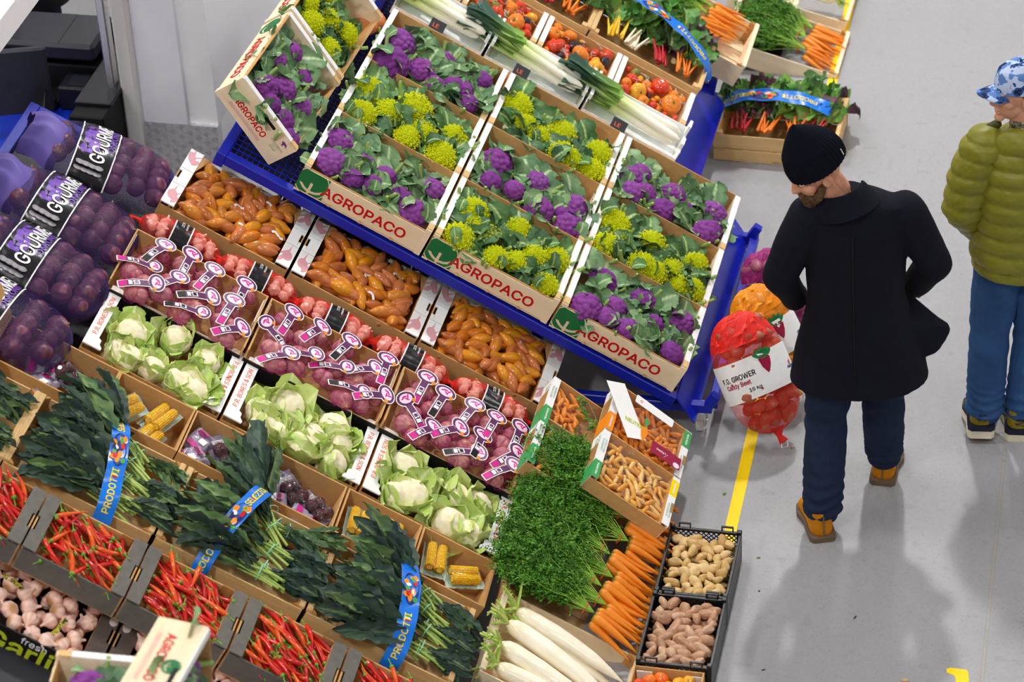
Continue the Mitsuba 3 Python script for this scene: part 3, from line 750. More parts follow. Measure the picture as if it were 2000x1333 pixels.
STUB = pool(lambda i: (lambda m: (m, mixc('#7fa24a', '#c6d68e', np.r_[np.zeros(len(m.vertices) - 1), 1] * .8 + .2)))(tube([[0, 0, 0], [.35, 0, .28], [.7, .04, .75], [.8, .05, 1.]], [.15, .14, .12, .11], 7)), 1, 'skin_satin')

def head_thing(F, u, v, r, kind, label, group, seed, n_leaf=8, H=.0, lim=None):
    """one cauliflower: curd and the leaves that stand around it"""
    r_ = np.random.default_rng(seed)
    k = thing({'p': 'purple_cauliflower', 'r': 'romanesco', 'w': 'white_cauliflower'}[kind], label, 'cauliflower', group)
    tilt = euler(r_.uniform(-16, 16), r_.uniform(-14, 18), r_.uniform(0, 360))
    if kind == 'w':
        put(k, 'curd', CREAM[seed % 3], at(F, u, v, H - r * .35, tilt, r * .80))
        for i in range(n_leaf):
            a = 360 * i / n_leaf + r_.uniform(-14, 14)
            L = r * r_.uniform(1.25, 1.62)
            M = at(F, u, v, H - r * 1.05, tilt @ rot([0, 0, 1], a)) @ mat(None, (r * r_.uniform(.60, .80), 0, 0)) @ mat(rot([0, 1, 0], -r_.uniform(-22, 12)), s=L)
            put(k, 'leaf', LEAF_W[r_.integers(8)], M)
        return k
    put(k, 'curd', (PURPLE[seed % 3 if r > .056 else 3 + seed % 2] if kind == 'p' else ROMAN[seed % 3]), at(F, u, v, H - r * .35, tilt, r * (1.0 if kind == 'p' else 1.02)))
    P = LEAF_P if kind == 'p' else LEAF_R
    for i in range(n_leaf):
        a = 360 * i / n_leaf + r_.uniform(-20, 20)
        L = r_.uniform(.115, .175)
        if lim is not None:      # keep the leaf tips inside the crate
            for _ in range(12):
                x, y = u + math.cos(math.radians(a)) * (r + .075), v + math.sin(math.radians(a)) * (r + .075)
                if lim[0] < x < lim[1] and lim[2] < y < lim[3]:
                    break
                a = r_.uniform(0, 360)
            else:
                L *= .55
        M = at(F, u, v, H - .085, rot([0, 0, 1], a)) @ mat(None, (r * r_.uniform(.80, 1.05), 0, 0)) @ mat(euler(r_.uniform(-25, 25), r_.uniform(-12, 10), 0), s=L)
        put(k, 'leaf', P[r_.integers(8)], M)
    for i in range(r_.integers(1, 3)):      # a trimmed leaf folded in over the curd
        a = r_.uniform(0, 360)
        put(k, 'leaf', P[r_.integers(8)], at(F, u, v, H - .03, rot([0, 0, 1], a)) @ mat(None, (r * .98, 0, 0)) @ mat(euler(r_.uniform(-20, 20), -r_.uniform(20, 45), r_.uniform(120, 240)), s=r * r_.uniform(1.1, 1.5)))
    for i in range(2):
        a = r_.uniform(0, 360)
        put(k, 'leaf_stub', STUB[0], at(F, u, v, H - .05, rot([0, 0, 1], a)) @ mat(None, (r * .9, 0, 0)) @ mat(None, s=r_.uniform(.05, .08)))
    return k

def places(P, w, d):
    """words that tell the points P (u, v) of a box apart"""
    W_ = [where(u, v, w, d) for u, v in P]
    out = []
    for i, (u, v) in enumerate(P):
        same = sorted([j for j in range(len(P)) if W_[j] == W_[i]], key=lambda j: P[j][1])
        k, n = same.index(i), len(same)
        out.append(W_[i] if n == 1 else f"{W_[i]} ({(['nearer', 'farther'] if n == 2 else ['nearest', 'middle', 'farthest'] if n == 3 else ['nearest', 'second nearest', 'second farthest', 'farthest'])[min(k, 3)]} of {('two', 'three', 'four', 'five', 'six', 'seven', 'eight')[n - 2]})")
    return out

# ---- smaller vegetables
def onion_mesh(i, cols=('#7e3248', '#b8637a'), tip='#c49a6a'):
    r_ = np.random.default_rng(100 + i)
    z = np.linspace(-.92, 1.0, 13)
    prof = [(max(1e-3, math.sqrt(max(0, 1 - (abs(t) / 1.0) ** 2.2)) * 1.0), t * .92) for t in z[:-1]] + [(.09, 1.02), (.06, 1.22), (.001, 1.3)]
    m = lathe([(.001, -.93)] + prof[1:], 18)
    v = np.asarray(m.vertices)
    a = np.arctan2(v[:, 1], v[:, 0])
    st = .5 + .5 * np.sin(a * 9 + 2 * meshkit.noise(v * 2 + i)) * .5 + .5 * (meshkit.fbm(v * 2.3 + i * 5, 2) - .5)
    c = mixc(cols[0], cols[1], st)
    t = np.clip((v[:, 2] - .86) / .12, 0, 1)
    c = c * (1 - t[:, None]) + A(rgb(tip)) * t[:, None]
    m.vertices = v * (1 + .05 * (meshkit.noise(v * 1.5 + i)[:, None] - .5))
    return m, c
def shallot_mesh(i):
    r_ = np.random.default_rng(200 + i)
    t = np.linspace(0, 1, 14)
    b = r_.uniform(-.10, .10)
    rad = .22 * np.sin(PI * np.clip(t, 0, 1) ** 1.15) ** .72 * (1 - .25 * t) + .035
    rad[0] = .03; rad[-1] = .02
    P = np.stack([t, b * np.sin(PI * t), 0 * t], 1)
    m = tube(P, rad, 12)
    v = np.asarray(m.vertices)
    a = np.arctan2(v[:, 2], v[:, 1])
    g = .5 + .22 * np.sin(a * 7 + i) + .9 * (meshkit.fbm(v * A([3, 9, 9]) + i, 3) - .5)
    cols = (('#a84c08', '#e88c20'), ('#b05a12', '#ec9c3c'), ('#984414', '#d88040'), ('#bc6a0c', '#f0a41e'), ('#a04e1e', '#d88450'))[i % 5]
    c = mixc(cols[0], cols[1], g)
    e = np.clip((v[:, 0] - .90) / .08, 0, 1)
    c = c * (1 - e[:, None]) + A(rgb('#a07a44')) * e[:, None]
    return m, c
def garlic_mesh(i, cols=('#e39a8c', '#f6d3c6')):
    m = lathe([(.001, -.62), (.35, -.66), (.75, -.52), (.98, -.15), (.96, .18), (.72, .48), (.40, .68), (.20, .86), (.14, 1.15), (.12, 1.3), (.001, 1.32)], 24)
    v = np.asarray(m.vertices).copy()
    a = np.arctan2(v[:, 1], v[:, 0])
    k = 6 + i % 3
    lob = np.abs(np.cos(a * k / 2 + i))
    w = np.clip(1 - np.abs(v[:, 2]) / .9, 0, 1)
    v[:, :2] *= (1 - .16 * w * (1 - lob) ** 1.5)[:, None]
    g = lob * .6 + .5 * meshkit.fbm(v * 3 + i * 4, 2)
    m.vertices = v
    c = mixc(cols[0], cols[1], g)
    t = np.clip((-.5 - v[:, 2]) / .1, 0, 1)
    return m, c * (1 - t[:, None]) + A(rgb('#c59a6a')) * t[:, None]
def chilli_mesh(i):
    r_ = np.random.default_rng(300 + i)
    t = np.linspace(0, 1, 12)
    b, b2 = r_.uniform(-.18, .18), r_.uniform(-.10, .10)
    P = np.stack([t, b * np.sin(PI * t * .9), b2 * np.sin(PI * t) + .05 * t * t], 1)
    rad = .080 * (1 - t ** 1.7 * .93) * (.86 + .14 * np.sin(PI * t)); rad[0] = .058
    m = tube(P, rad, 8)
    v = np.asarray(m.vertices)
    cols = (('#a80c0a', '#d41a10'), ('#b81008', '#e2280f'), ('#8e0a0c', '#c21414'), ('#c2340a', '#e8641a'))[i % 4]
    return m, mixc(cols[0], cols[1], meshkit.fbm(v * 4 + i, 2))
def chilli_stem(i):
    r_ = np.random.default_rng(320 + i)
    b = r_.uniform(-.1, .1)
    m = tube([[.055, 0, 0], [.0, 0, 0], [-.03, b * .1, .0], [-.12, b * .5, .01], [-.23, b, .03]], [.072, .068, .024, .016, .018], 7)
    return m, mixc('#4f8a24', '#7fb03a', meshkit.noise(np.asarray(m.vertices) * 9))
def carrot_mesh(i):
    r_ = np.random.default_rng(400 + i)
    t = np.linspace(0, 1, 20)
    b, b2 = r_.uniform(-.05, .05), r_.uniform(-.03, .03)
    P = np.stack([t, b * np.sin(PI * t), b2 * t * t], 1)
    rad = .088 * (1 - t) ** .62 * (1 - .15 * t) + .004
    rad[0] = .035; rad[1] = .076
    rad = rad * (1 + .03 * np.sin(t * 60 + i))
    m = tube(P, rad, 10)
    v = np.asarray(m.vertices)
    c = mixc('#d9690a', '#f59a24', .5 * meshkit.noise(v * A([40, 6, 6]) + i) + .5 * meshkit.fbm(v * 4 + i, 2))
    e = np.clip((.03 - v[:, 0]) / .03, 0, 1)
    return m, c * (1 - e[:, None]) + A(rgb('#8f8a2a')) * e[:, None]
def potato_mesh(i, cols, knob=6, ring=0.):
    """knobbly tuber: a long lump with side knobs, rings across it"""
    r_ = np.random.default_rng(500 + i)
    m = ico(3 if knob > 2 else 2)
    v = np.asarray(m.vertices).copy()
    q = r_.normal(0, 1, (knob, 3)); q = nrm(q)
    d = np.zeros(len(v))
    for k in range(knob):
        x = np.linalg.norm(v - q[k], axis=1)
        d += r_.uniform(.25, .6) * np.exp(-(x / r_.uniform(.36, .55)) ** 2)
    rad = .82 + d * .42 + .16 * (meshkit.fbm(v * 2 + i, 2) - .5)
    v2 = v * rad[:, None] * A([1.22, .86, .82])
    v2[:, 1] += .18 * np.sin(v2[:, 0] * 1.6 + i)
    rg = np.sin(v2[:, 0] * 26 + 2 * meshkit.noise(v * 2 + i))
    v2 *= (1 + .018 * ring * rg)[:, None]
    m.vertices = v2
    g = .6 * meshkit.fbm(v * 2.4 + i * 7, 3) + .25 * np.clip(d, 0, 1) + .2 + ring * .18 * rg * meshkit.noise(v * 3 + i)
    return m, mixc(cols[0], cols[1], g)
def tomato_mesh(i, cols, ribs=0, flat_=.82, sub=2):
    m = ico(3 if ribs else sub)
    v = np.asarray(m.vertices).copy()
    a = np.arctan2(v[:, 1], v[:, 0])
    rr = np.hypot(v[:, 0], v[:, 1])
    if ribs:
        v[:, :2] *= (1 + .09 * (np.abs(np.cos(a * ribs / 2 + i)) - .6) * np.clip(rr * 1.4, 0, 1))[:, None]
    top = np.exp(-(rr / .28) ** 2) * (v[:, 2] > 0)
    v[:, 2] = v[:, 2] * flat_ - .20 * top
    m.vertices = v
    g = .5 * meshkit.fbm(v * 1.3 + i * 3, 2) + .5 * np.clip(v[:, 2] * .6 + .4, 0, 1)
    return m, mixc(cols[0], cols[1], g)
def calyx_mesh(i):
    parts = []
    for k in range(5):
        a = k * 72 + i * 20
        parts.append((moved(sheet(lambda u, v: np.stack([u * .42, (v - .5) * .14 * (1 - u), .03 + .05 * np.sin(u * 3) + 0 * v], -1), 5, 3), mat(rot([0, 0, 1], a))), '#4a6b28'))
    parts.append((tube([[0, 0, 0], [.02, 0, .12], [.05, .02, .2]], [.04, .035, .04], 6), '#5c7a34'))
    return join(parts)
ONION = pool(lambda i: onion_mesh(i, (('#97465c', '#cf8494'), ('#8a3a50', '#c46c80'), ('#a0525f', '#d8959c'), ('#93404f', '#c8747a'))[i % 4]), 6, 'skin_satin')
ONION_DARK = pool(lambda i: onion_mesh(i + 9, (('#3c1236', '#7c3458'), ('#44163c', '#904468'), ('#4a1a3c', '#985070'))[i % 3], '#8a6a58'), 5, 'skin_satin')
ROOT_RED = pool(lambda i: potato_mesh(i, (('#93402e', '#c8724e'), ('#7e3020', '#b85a3a'))[i % 2], 2), 4, 'skin_satin')
ROOT_PINK = pool(lambda i: potato_mesh(i + 4, ('#5c2038', '#b4607c'), 2), 3, 'skin_satin')
ROOT_GOLD = pool(lambda i: potato_mesh(i + 8, ('#c06a10', '#eba030'), 2), 3, 'skin_satin')
SHALLOT = pool(shallot_mesh, 10, 'skin_gloss')
GARLIC = pool(garlic_mesh, 5, 'skin_satin')
GARLIC_PINK = pool(lambda i: garlic_mesh(i + 7, ('#e5a08c', '#fbe0d2')), 5, 'skin_satin')
CHILLI = pool(chilli_mesh, 12, 'skin_wet')
CHILLI_STEM = pool(chilli_stem, 5, 'skin_satin')
CARROT = pool(carrot_mesh, 8, 'skin_satin')
CROSNE = pool(lambda i: potato_mesh(i + 20, (('#b48a4e', '#e2c486'), ('#c09658', '#ead09a'), ('#a87e44', '#d8b878'))[i % 3], 5, .5), 10, 'skin_satin')
TOPINAMBUR = pool(lambda i: potato_mesh(i + 40, (('#8a5c48', '#d2a682'), ('#7c5040', '#c49a78'), ('#946a54', '#dcb894'))[i % 3], 7, 1.0), 10, 'skin_satin')
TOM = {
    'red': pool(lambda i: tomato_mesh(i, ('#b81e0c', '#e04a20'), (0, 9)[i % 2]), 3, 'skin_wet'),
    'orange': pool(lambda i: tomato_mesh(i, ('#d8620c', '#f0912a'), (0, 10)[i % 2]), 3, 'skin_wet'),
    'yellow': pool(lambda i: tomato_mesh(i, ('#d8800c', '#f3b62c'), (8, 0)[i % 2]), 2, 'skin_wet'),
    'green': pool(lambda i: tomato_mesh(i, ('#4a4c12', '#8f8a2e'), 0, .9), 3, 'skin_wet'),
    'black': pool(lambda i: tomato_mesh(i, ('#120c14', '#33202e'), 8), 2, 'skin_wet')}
CALYX = pool(calyx_mesh, 2, 'leaf_sheet', False)
SWEET = pool(lambda i: potato_mesh(i + 60, ('#a85a34', '#d6905c'), 1), 4, 'skin_matte')
# ---------------------------------------------------------------- where things lie: (down the slope, away, radius) in their deck's frame
HEADS = {(0, 0): [(0.091, 0.279, 0.058), (0.097, 0.112, 0.063), (0.227, 0.212, 0.037), (0.297, 0.098, 0.039), (0.53, 0.287, 0.053), (0.428, 0.122, 0.044), (0.507, 0.073, 0.057), (0.208, 0.075, 0.033), (0.328, 0.207, 0.031)], (0, 1): [(0.09, 0.714, 0.068), (0.118, 0.526, 0.056), (0.209, 0.645, 0.059), (0.306, 0.77, 0.071), (0.391, 0.638, 0.057), (0.336, 0.475, 0.054), (0.519, 0.723, 0.053), (0.5, 0.541, 0.065), (0.061, 0.494, 0.049), (0.56, 0.722, 0.046)], (0, 2): [(0.102, 1.193, 0.068), (0.111, 0.969, 0.081), (0.253, 1.076, 0.056), (0.331, 1.231, 0.043), (0.423, 1.076, 0.049), (0.459, 1.088, 0.035), (0.51, 0.972, 0.044), (0.338, 1.002, 0.042), (0.518, 1.232, 0.035)], (1, 2): [(0.717, 1.191, 0.064), (0.958, 1.168, 0.061), (1.0, 0.996, 0.065), (1.151, 1.17, 0.057), (0.866, 1.057, 0.047), (1.155, 0.959, 0.058), (1.045, 0.901, 0.046), (0.791, 1.089, 0.042)], (1, 1): [(0.745, 0.712, 0.064), (0.938, 0.718, 0.053), (0.862, 0.579, 0.041), (0.992, 0.506, 0.065), (1.166, 0.694, 0.055), (1.115, 0.592, 0.041), (1.155, 0.449, 0.061), (0.749, 0.552, 0.041)], (1, 0): [(0.737, 0.285, 0.062), (0.729, 0.07, 0.061), (0.841, 0.178, 0.051), (0.948, 0.328, 0.051), (0.993, 0.107, 0.048), (1.057, 0.197, 0.055), (1.161, 0.255, 0.062), (1.159, 0.063, 0.05), (0.905, 0.063, 0.05), (0.771, 0.19, 0.044)], (2, 2): [(1.338, 1.118, 0.057), (1.356, 0.955, 0.056), (1.415, 1.062, 0.049), (1.542, 1.17, 0.054), (1.755, 1.192, 0.057), (1.523, 0.917, 0.058), (1.742, 0.958, 0.056), (1.789, 1.058, 0.038), (1.37, 1.194, 0.036), (1.622, 1.085, 0.038)], (2, 1): [(1.329, 0.72, 0.067), (1.339, 0.507, 0.059), (1.527, 0.716, 0.064), (1.386, 0.642, 0.043), (1.513, 0.502, 0.059), (1.589, 0.488, 0.05), (1.653, 0.615, 0.053), (1.749, 0.749, 0.051), (1.782, 0.56, 0.05), (1.708, 0.538, 0.041)], (2, 0): [(1.376, 0.292, 0.058), (1.348, 0.035, 0.061), (1.47, 0.159, 0.049), (1.57, 0.304, 0.051), (1.777, 0.292, 0.056), (1.647, 0.182, 0.04), (1.549, 0.029, 0.048), (1.777, 0.056, 0.048), (1.449, -0.024, 0.033)]}
WHITES = {0: [(0.164, 0.211, 0.095), (0.332, 0.313, 0.091), (0.195, 0.006, 0.085), (0.297, 0.071, 0.081), (0.445, 0.119, 0.092), (0.503, 0.269, 0.083), (0.519, 0.049, 0.09), (0.118, 0.021, 0.061), (0.396, 0.045, 0.071)], 1: [(0.728, 0.151, 0.094), (0.846, 0.262, 0.114), (0.98, 0.154, 0.103), (1.053, 0.27, 0.104), (0.963, -0.029, 0.105), (1.12, -0.02, 0.098), (1.154, 0.199, 0.083), (0.798, -0.027, 0.091), (0.851, 0.041, 0.071)], 2: [(1.377, 0.252, 0.108), (1.443, 0.125, 0.113), (1.619, 0.233, 0.11), (1.737, 0.254, 0.1), (1.634, 0.077, 0.103), (1.737, 0.054, 0.093), (1.379, 0.045, 0.082), (1.518, 0.242, 0.062), (1.792, 0.177, 0.062)]}
# ---------------------------------------------------------------- cauliflower heads in their crates
_s = 0
for (c, r_), P in HEADS.items():
    kind = 'p' if (c + r_) % 2 == 0 else 'r'
    u0, v0 = A_U[c], A_V[r_]
    Q = [(min(max(u - u0, .085), AW - .085), min(max(v - v0, .065), AD[r_] - .07), r) for u, v, r in P]
    words = places([q[:2] for q in Q], AW, AD[r_])
    for (u, v, r), w_ in zip(Q, words):
        _s += 1
        nm = 'purple cauliflower' if kind == 'p' else 'lime green romanesco'
        head_thing(FA, u0 + u, v0 + v, max(r * 1.12, .05) if kind == 'p' else max(r * 1.15, .052), kind, f"{nm} {w_}, {ROWS[r_]} {COLS[c]} crate", f"{nm} in the {ROWS[r_]} {COLS[c]} crate", _s, 9 if r > .045 else 8, +.002, (u0 + .03, u0 + AW - .03, v0 + (.055 if r_ == 0 else .02), v0 + AD[r_]))
for c, P in WHITES.items():
    M = F_CAU @ mat(None, (.006 + .620 * c, .003, 0))
    Q = [(min(max(u - (.006 + .620 * c), .135), CW - .135), min(max(v - .003, .07), CD - .085), r) for u, v, r in P]
    words = places([q[:2] for q in Q], CW, CD)
    for (u, v, r), w_ in zip(Q, words):
        _s += 1
        head_thing(M, u, v, max(r * .86, .064), 'w', f"white cauliflower {w_}, {COLS[c]} white carton", f"white cauliflowers in the {COLS[c]} white carton", _s, 9, .0)
# ---------------------------------------------------------------- heaps
def scatter(w, d, r, seed, n=400, jit=.25, x0=0., y0=0.):
    """loosely packed points in a w x d field, about 2 r apart"""
    r_ = np.random.default_rng(seed)
    P = []
    for _ in range(n * 30):
        q = r_.uniform(0, 1, 2) * A([w, d])
        if all((q[0] - p[0]) ** 2 + (q[1] - p[1]) ** 2 > (2 * r) ** 2 for p in P):
            P.append(q)
        if len(P) >= n:
            break
    return [(x0 + a, y0 + b) for a, b in P]

# shallots
for c in range(3):
    M = F_SHAL @ mat(None, (.006 + .620 * c, 0, 0))
    for layer, (h, rr) in enumerate(((-.058, .027), (-.024, .0245))):
        for i, (u, v) in enumerate(scatter(.455, .375, rr, 900 + c * 3 + layer, 120, x0=.076, y0=.02)):
            a = rng.normal(25, 55) + (180 if rng.random() < .3 else 0)
            L = rng.uniform(.100, .128)
            R = euler(rng.uniform(0, 360), 0, 0)
            R = rot([0, 0, 1], a) @ rot([0, 1, 0], rng.uniform(-22, 22)) @ R @ rot([1, 0, 0], 0)
            uu, vv = min(max(u, .12), .487), min(max(v, .05), .36)
            Mx = at(M, uu, vv, h + .02 * math.sin(PI * u / .6) + rng.uniform(-.004, .008), R, L) @ mat(None, (-.5, 0, 0))
            whole('shallot', SHALLOT[rng.integers(10)], f"orange brown banana shallot {where(uu, vv, .607, .42)} of the {COLS[c]} shallot carton", 'shallot', f"shallots {where(uu, vv, .607, .42)} of the {COLS[c]} carton", Mx)
    for i, (u, v) in enumerate(((.42, .30), (.30, .20), (.36, .08), (.50, .15))[:3 if c else 4]):
        a = rng.uniform(-40, 80)
        P = [A([t - .03, .008 * math.sin(t * 90), .004 * math.cos(t * 70)]) for t in np.linspace(0, .06, 7)]
        whole('paper_tag', flat(ribbon(P, .011, (0, 0, 1)), 'print_white'), f"white paper tag on the {COLS[c]} shallots {where(u, v, .6, .42)}", 'tag', None, at(M, u, v, .012, euler(20, 10, a)))

# ---- net bags: a pillow of radius 1, the goods under its skin, the net as strands over it
class Pillow:
    def __init__(s, L, W, H, n=2.6, e=.5, sag=0.):
        s.L, s.W, s.H, s.n, s.e, s.sag = L, W, H, n, e, sag
    def pt(s, t, ph, k=1.):
        t = np.asarray(t, float); ph = np.asarray(ph, float)
        r = np.clip(1 - np.abs(t) ** s.n, 0, 1) ** s.e * k
        return np.stack([t * s.L / 2, s.W / 2 * r * np.cos(ph), s.H / 2 * r * np.sin(ph) - s.sag * t * t], -1)
    def net(s, step, w, k=1.03, lo=-.35, hi=PI + .35, twist=1.0, n=26):
        span = hi - lo
        per = (s.W + s.H) * .8 * span / PI
        nl = int(per / step)
        tt = np.linspace(-.985, .985, n)
        out = []
        for d in (-1, 1):
            for i in range(-int(nl * .4), int(nl * 1.4)):
                ph = lo + span * i / nl + d * twist * tt * s.L / (s.W + s.H)
                ok = (ph > lo) & (ph < hi)
                if ok.sum() < 3:
                    continue
                a = np.where(ok)[0]
                P = s.pt(tt[a], ph[a], k)
                N = nrm(np.stack([tt[a] * .3, np.cos(ph[a]) / s.W, np.sin(ph[a]) / s.H], -1))
                out.append(ribbon(P, w, N))
        return join(out)[0]
    def goods(s, r, seed, rows, lo=.15, hi=PI - .15, t0=-.86, t1=.86, k=1.):
        r_ = np.random.default_rng(seed)
        out = []
        n = max(2, int(s.L * (t1 - t0) / 2 / (1.85 * r)))
        for j in range(n):
            t = t0 + (t1 - t0) * (j + .5) / n
            rr = np.clip(1 - abs(t) ** s.n, 0, 1) ** s.e
            m = max(1, int(round(rows * rr)))
            for i in range(m):
                ph = lo + (hi - lo) * (i + .5 + (.25 if j % 2 else -.25) * (m > 1)) / m
                q = s.pt(t + r_.uniform(-.03, .03), ph, 1.)
                rad = math.hypot(q[1], q[2] + s.sag * t * t) + 1e-9
                f = max(.05, 1 - r * k / rad)
                out.append((A([q[0], q[1] * f, (q[2] + s.sag * t * t) * f - s.sag * t * t]), ph))
        return out
    def patch(s, t0, t1, p0, p1, k=1.06, nt=10, npn=18, wob=0.):
        def fn(u, v):
            q = s.pt(t0 + (t1 - t0) * u, p0 + (p1 - p0) * v, k)
            return q + wob * (meshkit.noise(np.stack([q[..., 0] * 60, q[..., 1] * 60, q[..., 2] * 60], -1)) - .5)[..., None] * A([.2, .5, 1])
        return sheet(fn, nt, npn)
    def wrap(s, m, t, ph, R, k=1.075, lift=0.):
        """flat lettering m (x, y) bent on to the pillow round (t, ph); R turns it in the patch: x along the bag, y round it"""
        m = m.copy()
        q = np.asarray(m.vertices)[:, :2] @ A(R).T
        rr = (s.W + s.H) / 4
        V = s.pt(t + q[:, 0] / (s.L / 2), ph + q[:, 1] / rr, k)
        m.vertices = V + np.asarray(m.vertices)[:, 2:3] * A([0, 0, 1]) + lift * A([0, 0, 1])
        return m
scene['net_red'] = pr('#e2281e', .45, .3)
scene['net_magenta'] = pr('#b81c86', .45, .3)
scene['net_indigo'] = pr('#35215a', .45, .3)
scene['net_violet_sheer'] = pr('#6a5aa8', .5, .3)
scene['net_orange'] = pr('#ee9410', .45, .3)
scene['net_plum'] = pr('#93206c', .45, .3)
scene['band_black'] = pr('#15151a', .22, .5)
scene['band_smoke'] = pr('#3a3a40', .18, .5)

# red net bags of garlic along the deck between the shallots and the onions
for i, (u, v, a) in enumerate(((.155, -.135, 4), (.520, -.135, 2), (.885, -.14, 2), (1.245, -.13, 0), (1.625, -.125, 2))):
    p = Pillow(.365, .155, .125, 3.2, .5)
    M = at(F_SHAL, u, v, -.035, euler(-8, 0, a))
    nm = ('at the upper left end', 'second from the upper left end', 'in the middle', 'second from the lower right end', 'at the lower right end')[i]
    k = thing('net_bag', f"red net bag of pink garlic, {nm} of its row", 'net bag')
    put(k, 'net', flat(p.net(.0085, .0011), 'net_red'), M)
    put(k, 'bunched_net', flat([p.net(.003, .0012, 1.02, lo=PI * .42, hi=PI * .62, n=14)] + [tube([[x * .17, 0, 0], [x * .20, .0, .004], [x * .225, .01 * x, .0]], [.012, .006, .012], 7) for x in (-1, 1)], 'net_red', False), M)
    b = put(k, 'band', flat(p.patch(-.21, .19, -.1, PI + .1, 1.05, 8, 18, .006), 'band_black', True), M, 'shiny black band')
    put(b, 'band_edge', flat([p.patch(-.24, -.21, -.1, PI + .1, 1.052, 2, 18), p.patch(.19, .22, -.1, PI + .1, 1.052, 2, 18)], 'print_white', True), M)
    put(b, 'lettering', flat([p.wrap(text('GARLIC', .012, False, .0004), -.05, PI * .40, [[0, 1], [1, 0]]), p.wrap(text('GOLDEN GROWN', .008, False, .0004, .07), .06, PI * .42, [[0, 1], [1, 0]])] + [p.wrap(bx(-.02, .02, -.0006 + j * .004, .0006 + j * .004, 0, .0004), -.12, PI * .25, [[0, 1], [1, 0]]) for j in range(5)], 'print_white'), M)
    for q, ph in p.goods(.026, 30 + i, 5, .25, PI - .25):
        if abs(q[0]) < .03:
            continue
        s_ = rng.uniform(.024, .029)
        whole('garlic_bulb', GARLIC[rng.integers(5)], f"pink garlic bulb in the net bag {nm} of its row", 'garlic', f"garlic bulbs in the net bag {nm}", M @ mat(euler(*rng.uniform(0, 360, 3)), q, s_))

# netted red onions with cut-out plum header labels
def header_label(M, k, seed):
    r_ = np.random.default_rng(seed)
    kind = seed % 3
    def bend(m, z=.010):
        m = m.copy(); v = np.asarray(m.vertices).copy()
        y = v[:, 1]
        v[:, 2] += z - np.where(y < 0, (y / .085) ** 2 * .020, 0) + np.clip(y - .03, 0, 1) * .28
        m.vertices = v
        return m
    strap = union_all([sbox(-.0135, -.085 + .026 * j, .0135, -.059 + .026 * j) for j in range(5)]).union(sbox(-.0135, -.085, .0135, .045))
    headp = affinity.translate(affinity.scale(Point(0, 0).buffer(1, 5), .041, .027), 0, .058)
    out = union_all([strap, headp])
    def ex(poly, z, d=.0005, sub=False):
        m = extrude(poly, d)
        m = m.subdivide() if sub else m
        m.apply_translation([0, 0, z])
        return bend(m)
    put(k, 'label_rim', flat(ex(out.buffer(.004, 3), 0, sub=True), 'print_white'), M, 'white cut-out label edge')
    l = put(k, 'label', flat(ex(out, .0007, sub=True), 'print_plum'), M, 'plum coloured header label')
    put(l, 'label_face', flat(ex(affinity.translate(affinity.scale(Point(0, 0).buffer(1, 5), .030, .019), 0, .058), .0014), 'print_pink'), M, 'pink and white face of the label')
    sw = union_all([affinity.translate(affinity.rotate(affinity.scale(Point(0, 0).buffer(1, 3), .011, .003), a), x, y) for x, y, a in ((-.012, .062, 30), (.004, .055, -35), (.012, .064, 60), (-.002, .066, 0))])
    put(l, 'swirl_print', flat(ex(sw, .002), 'print_magenta'), M)
    put(l, 'sun_sticker', flat(ex(Point(.030, .044).buffer(.008, 3), .002), 'carton_orange'), M, 'orange round sticker')
    put(l, 'text_panel', flat(ex(sbox(-.010, -.030, .010, -.006), .0014), 'print_white'), M)
    put(l, 'text_panel', flat(ex(sbox(-.010, -.050, .010, -.036), .0014), 'print_white'), M)
    put(l, 'picture', flat(ex(sbox(-.007, -.026, .007, -.012), .002), 'print_plum' if kind else 'print_black'), M)
    put(l, 'strap_end', flat(ex(sbox(-.0135, -.085, .0135, -.056), .0014), 'print_magenta' if kind else 'print_black'), M)
O_PX = {0: [(.115, .285, 18), (.245, .30, 0), (.345, .285, 12), (.50, .30, 0), (.075, .165, 70), (.215, .14, 30), (.345, .15, 55), (.48, .16, 5), (.12, .055, 60), (.33, .04, 75), (.52, .055, 40)],
        1: [(.10, .275, 5), (.215, .295, 22), (.355, .285, 16), (.465, .22, 45), (.545, .285, -2), (.075, .155, -60), (.205, .12, 60), (.34, .14, 70), (.44, .07, 70), (.12, .04, 45), (.54, .10, 50)],
        2: [(.10, .29, 5), (.19, .26, 8), (.32, .275, 14), (.43, .285, 8), (.545, .29, 2), (.10, .12, -50), (.265, .125, 40), (.40, .13, 4), (.535, .14, 30), (.17, .045, 30), (.36, .045, 60), (.53, .05, 40)]}
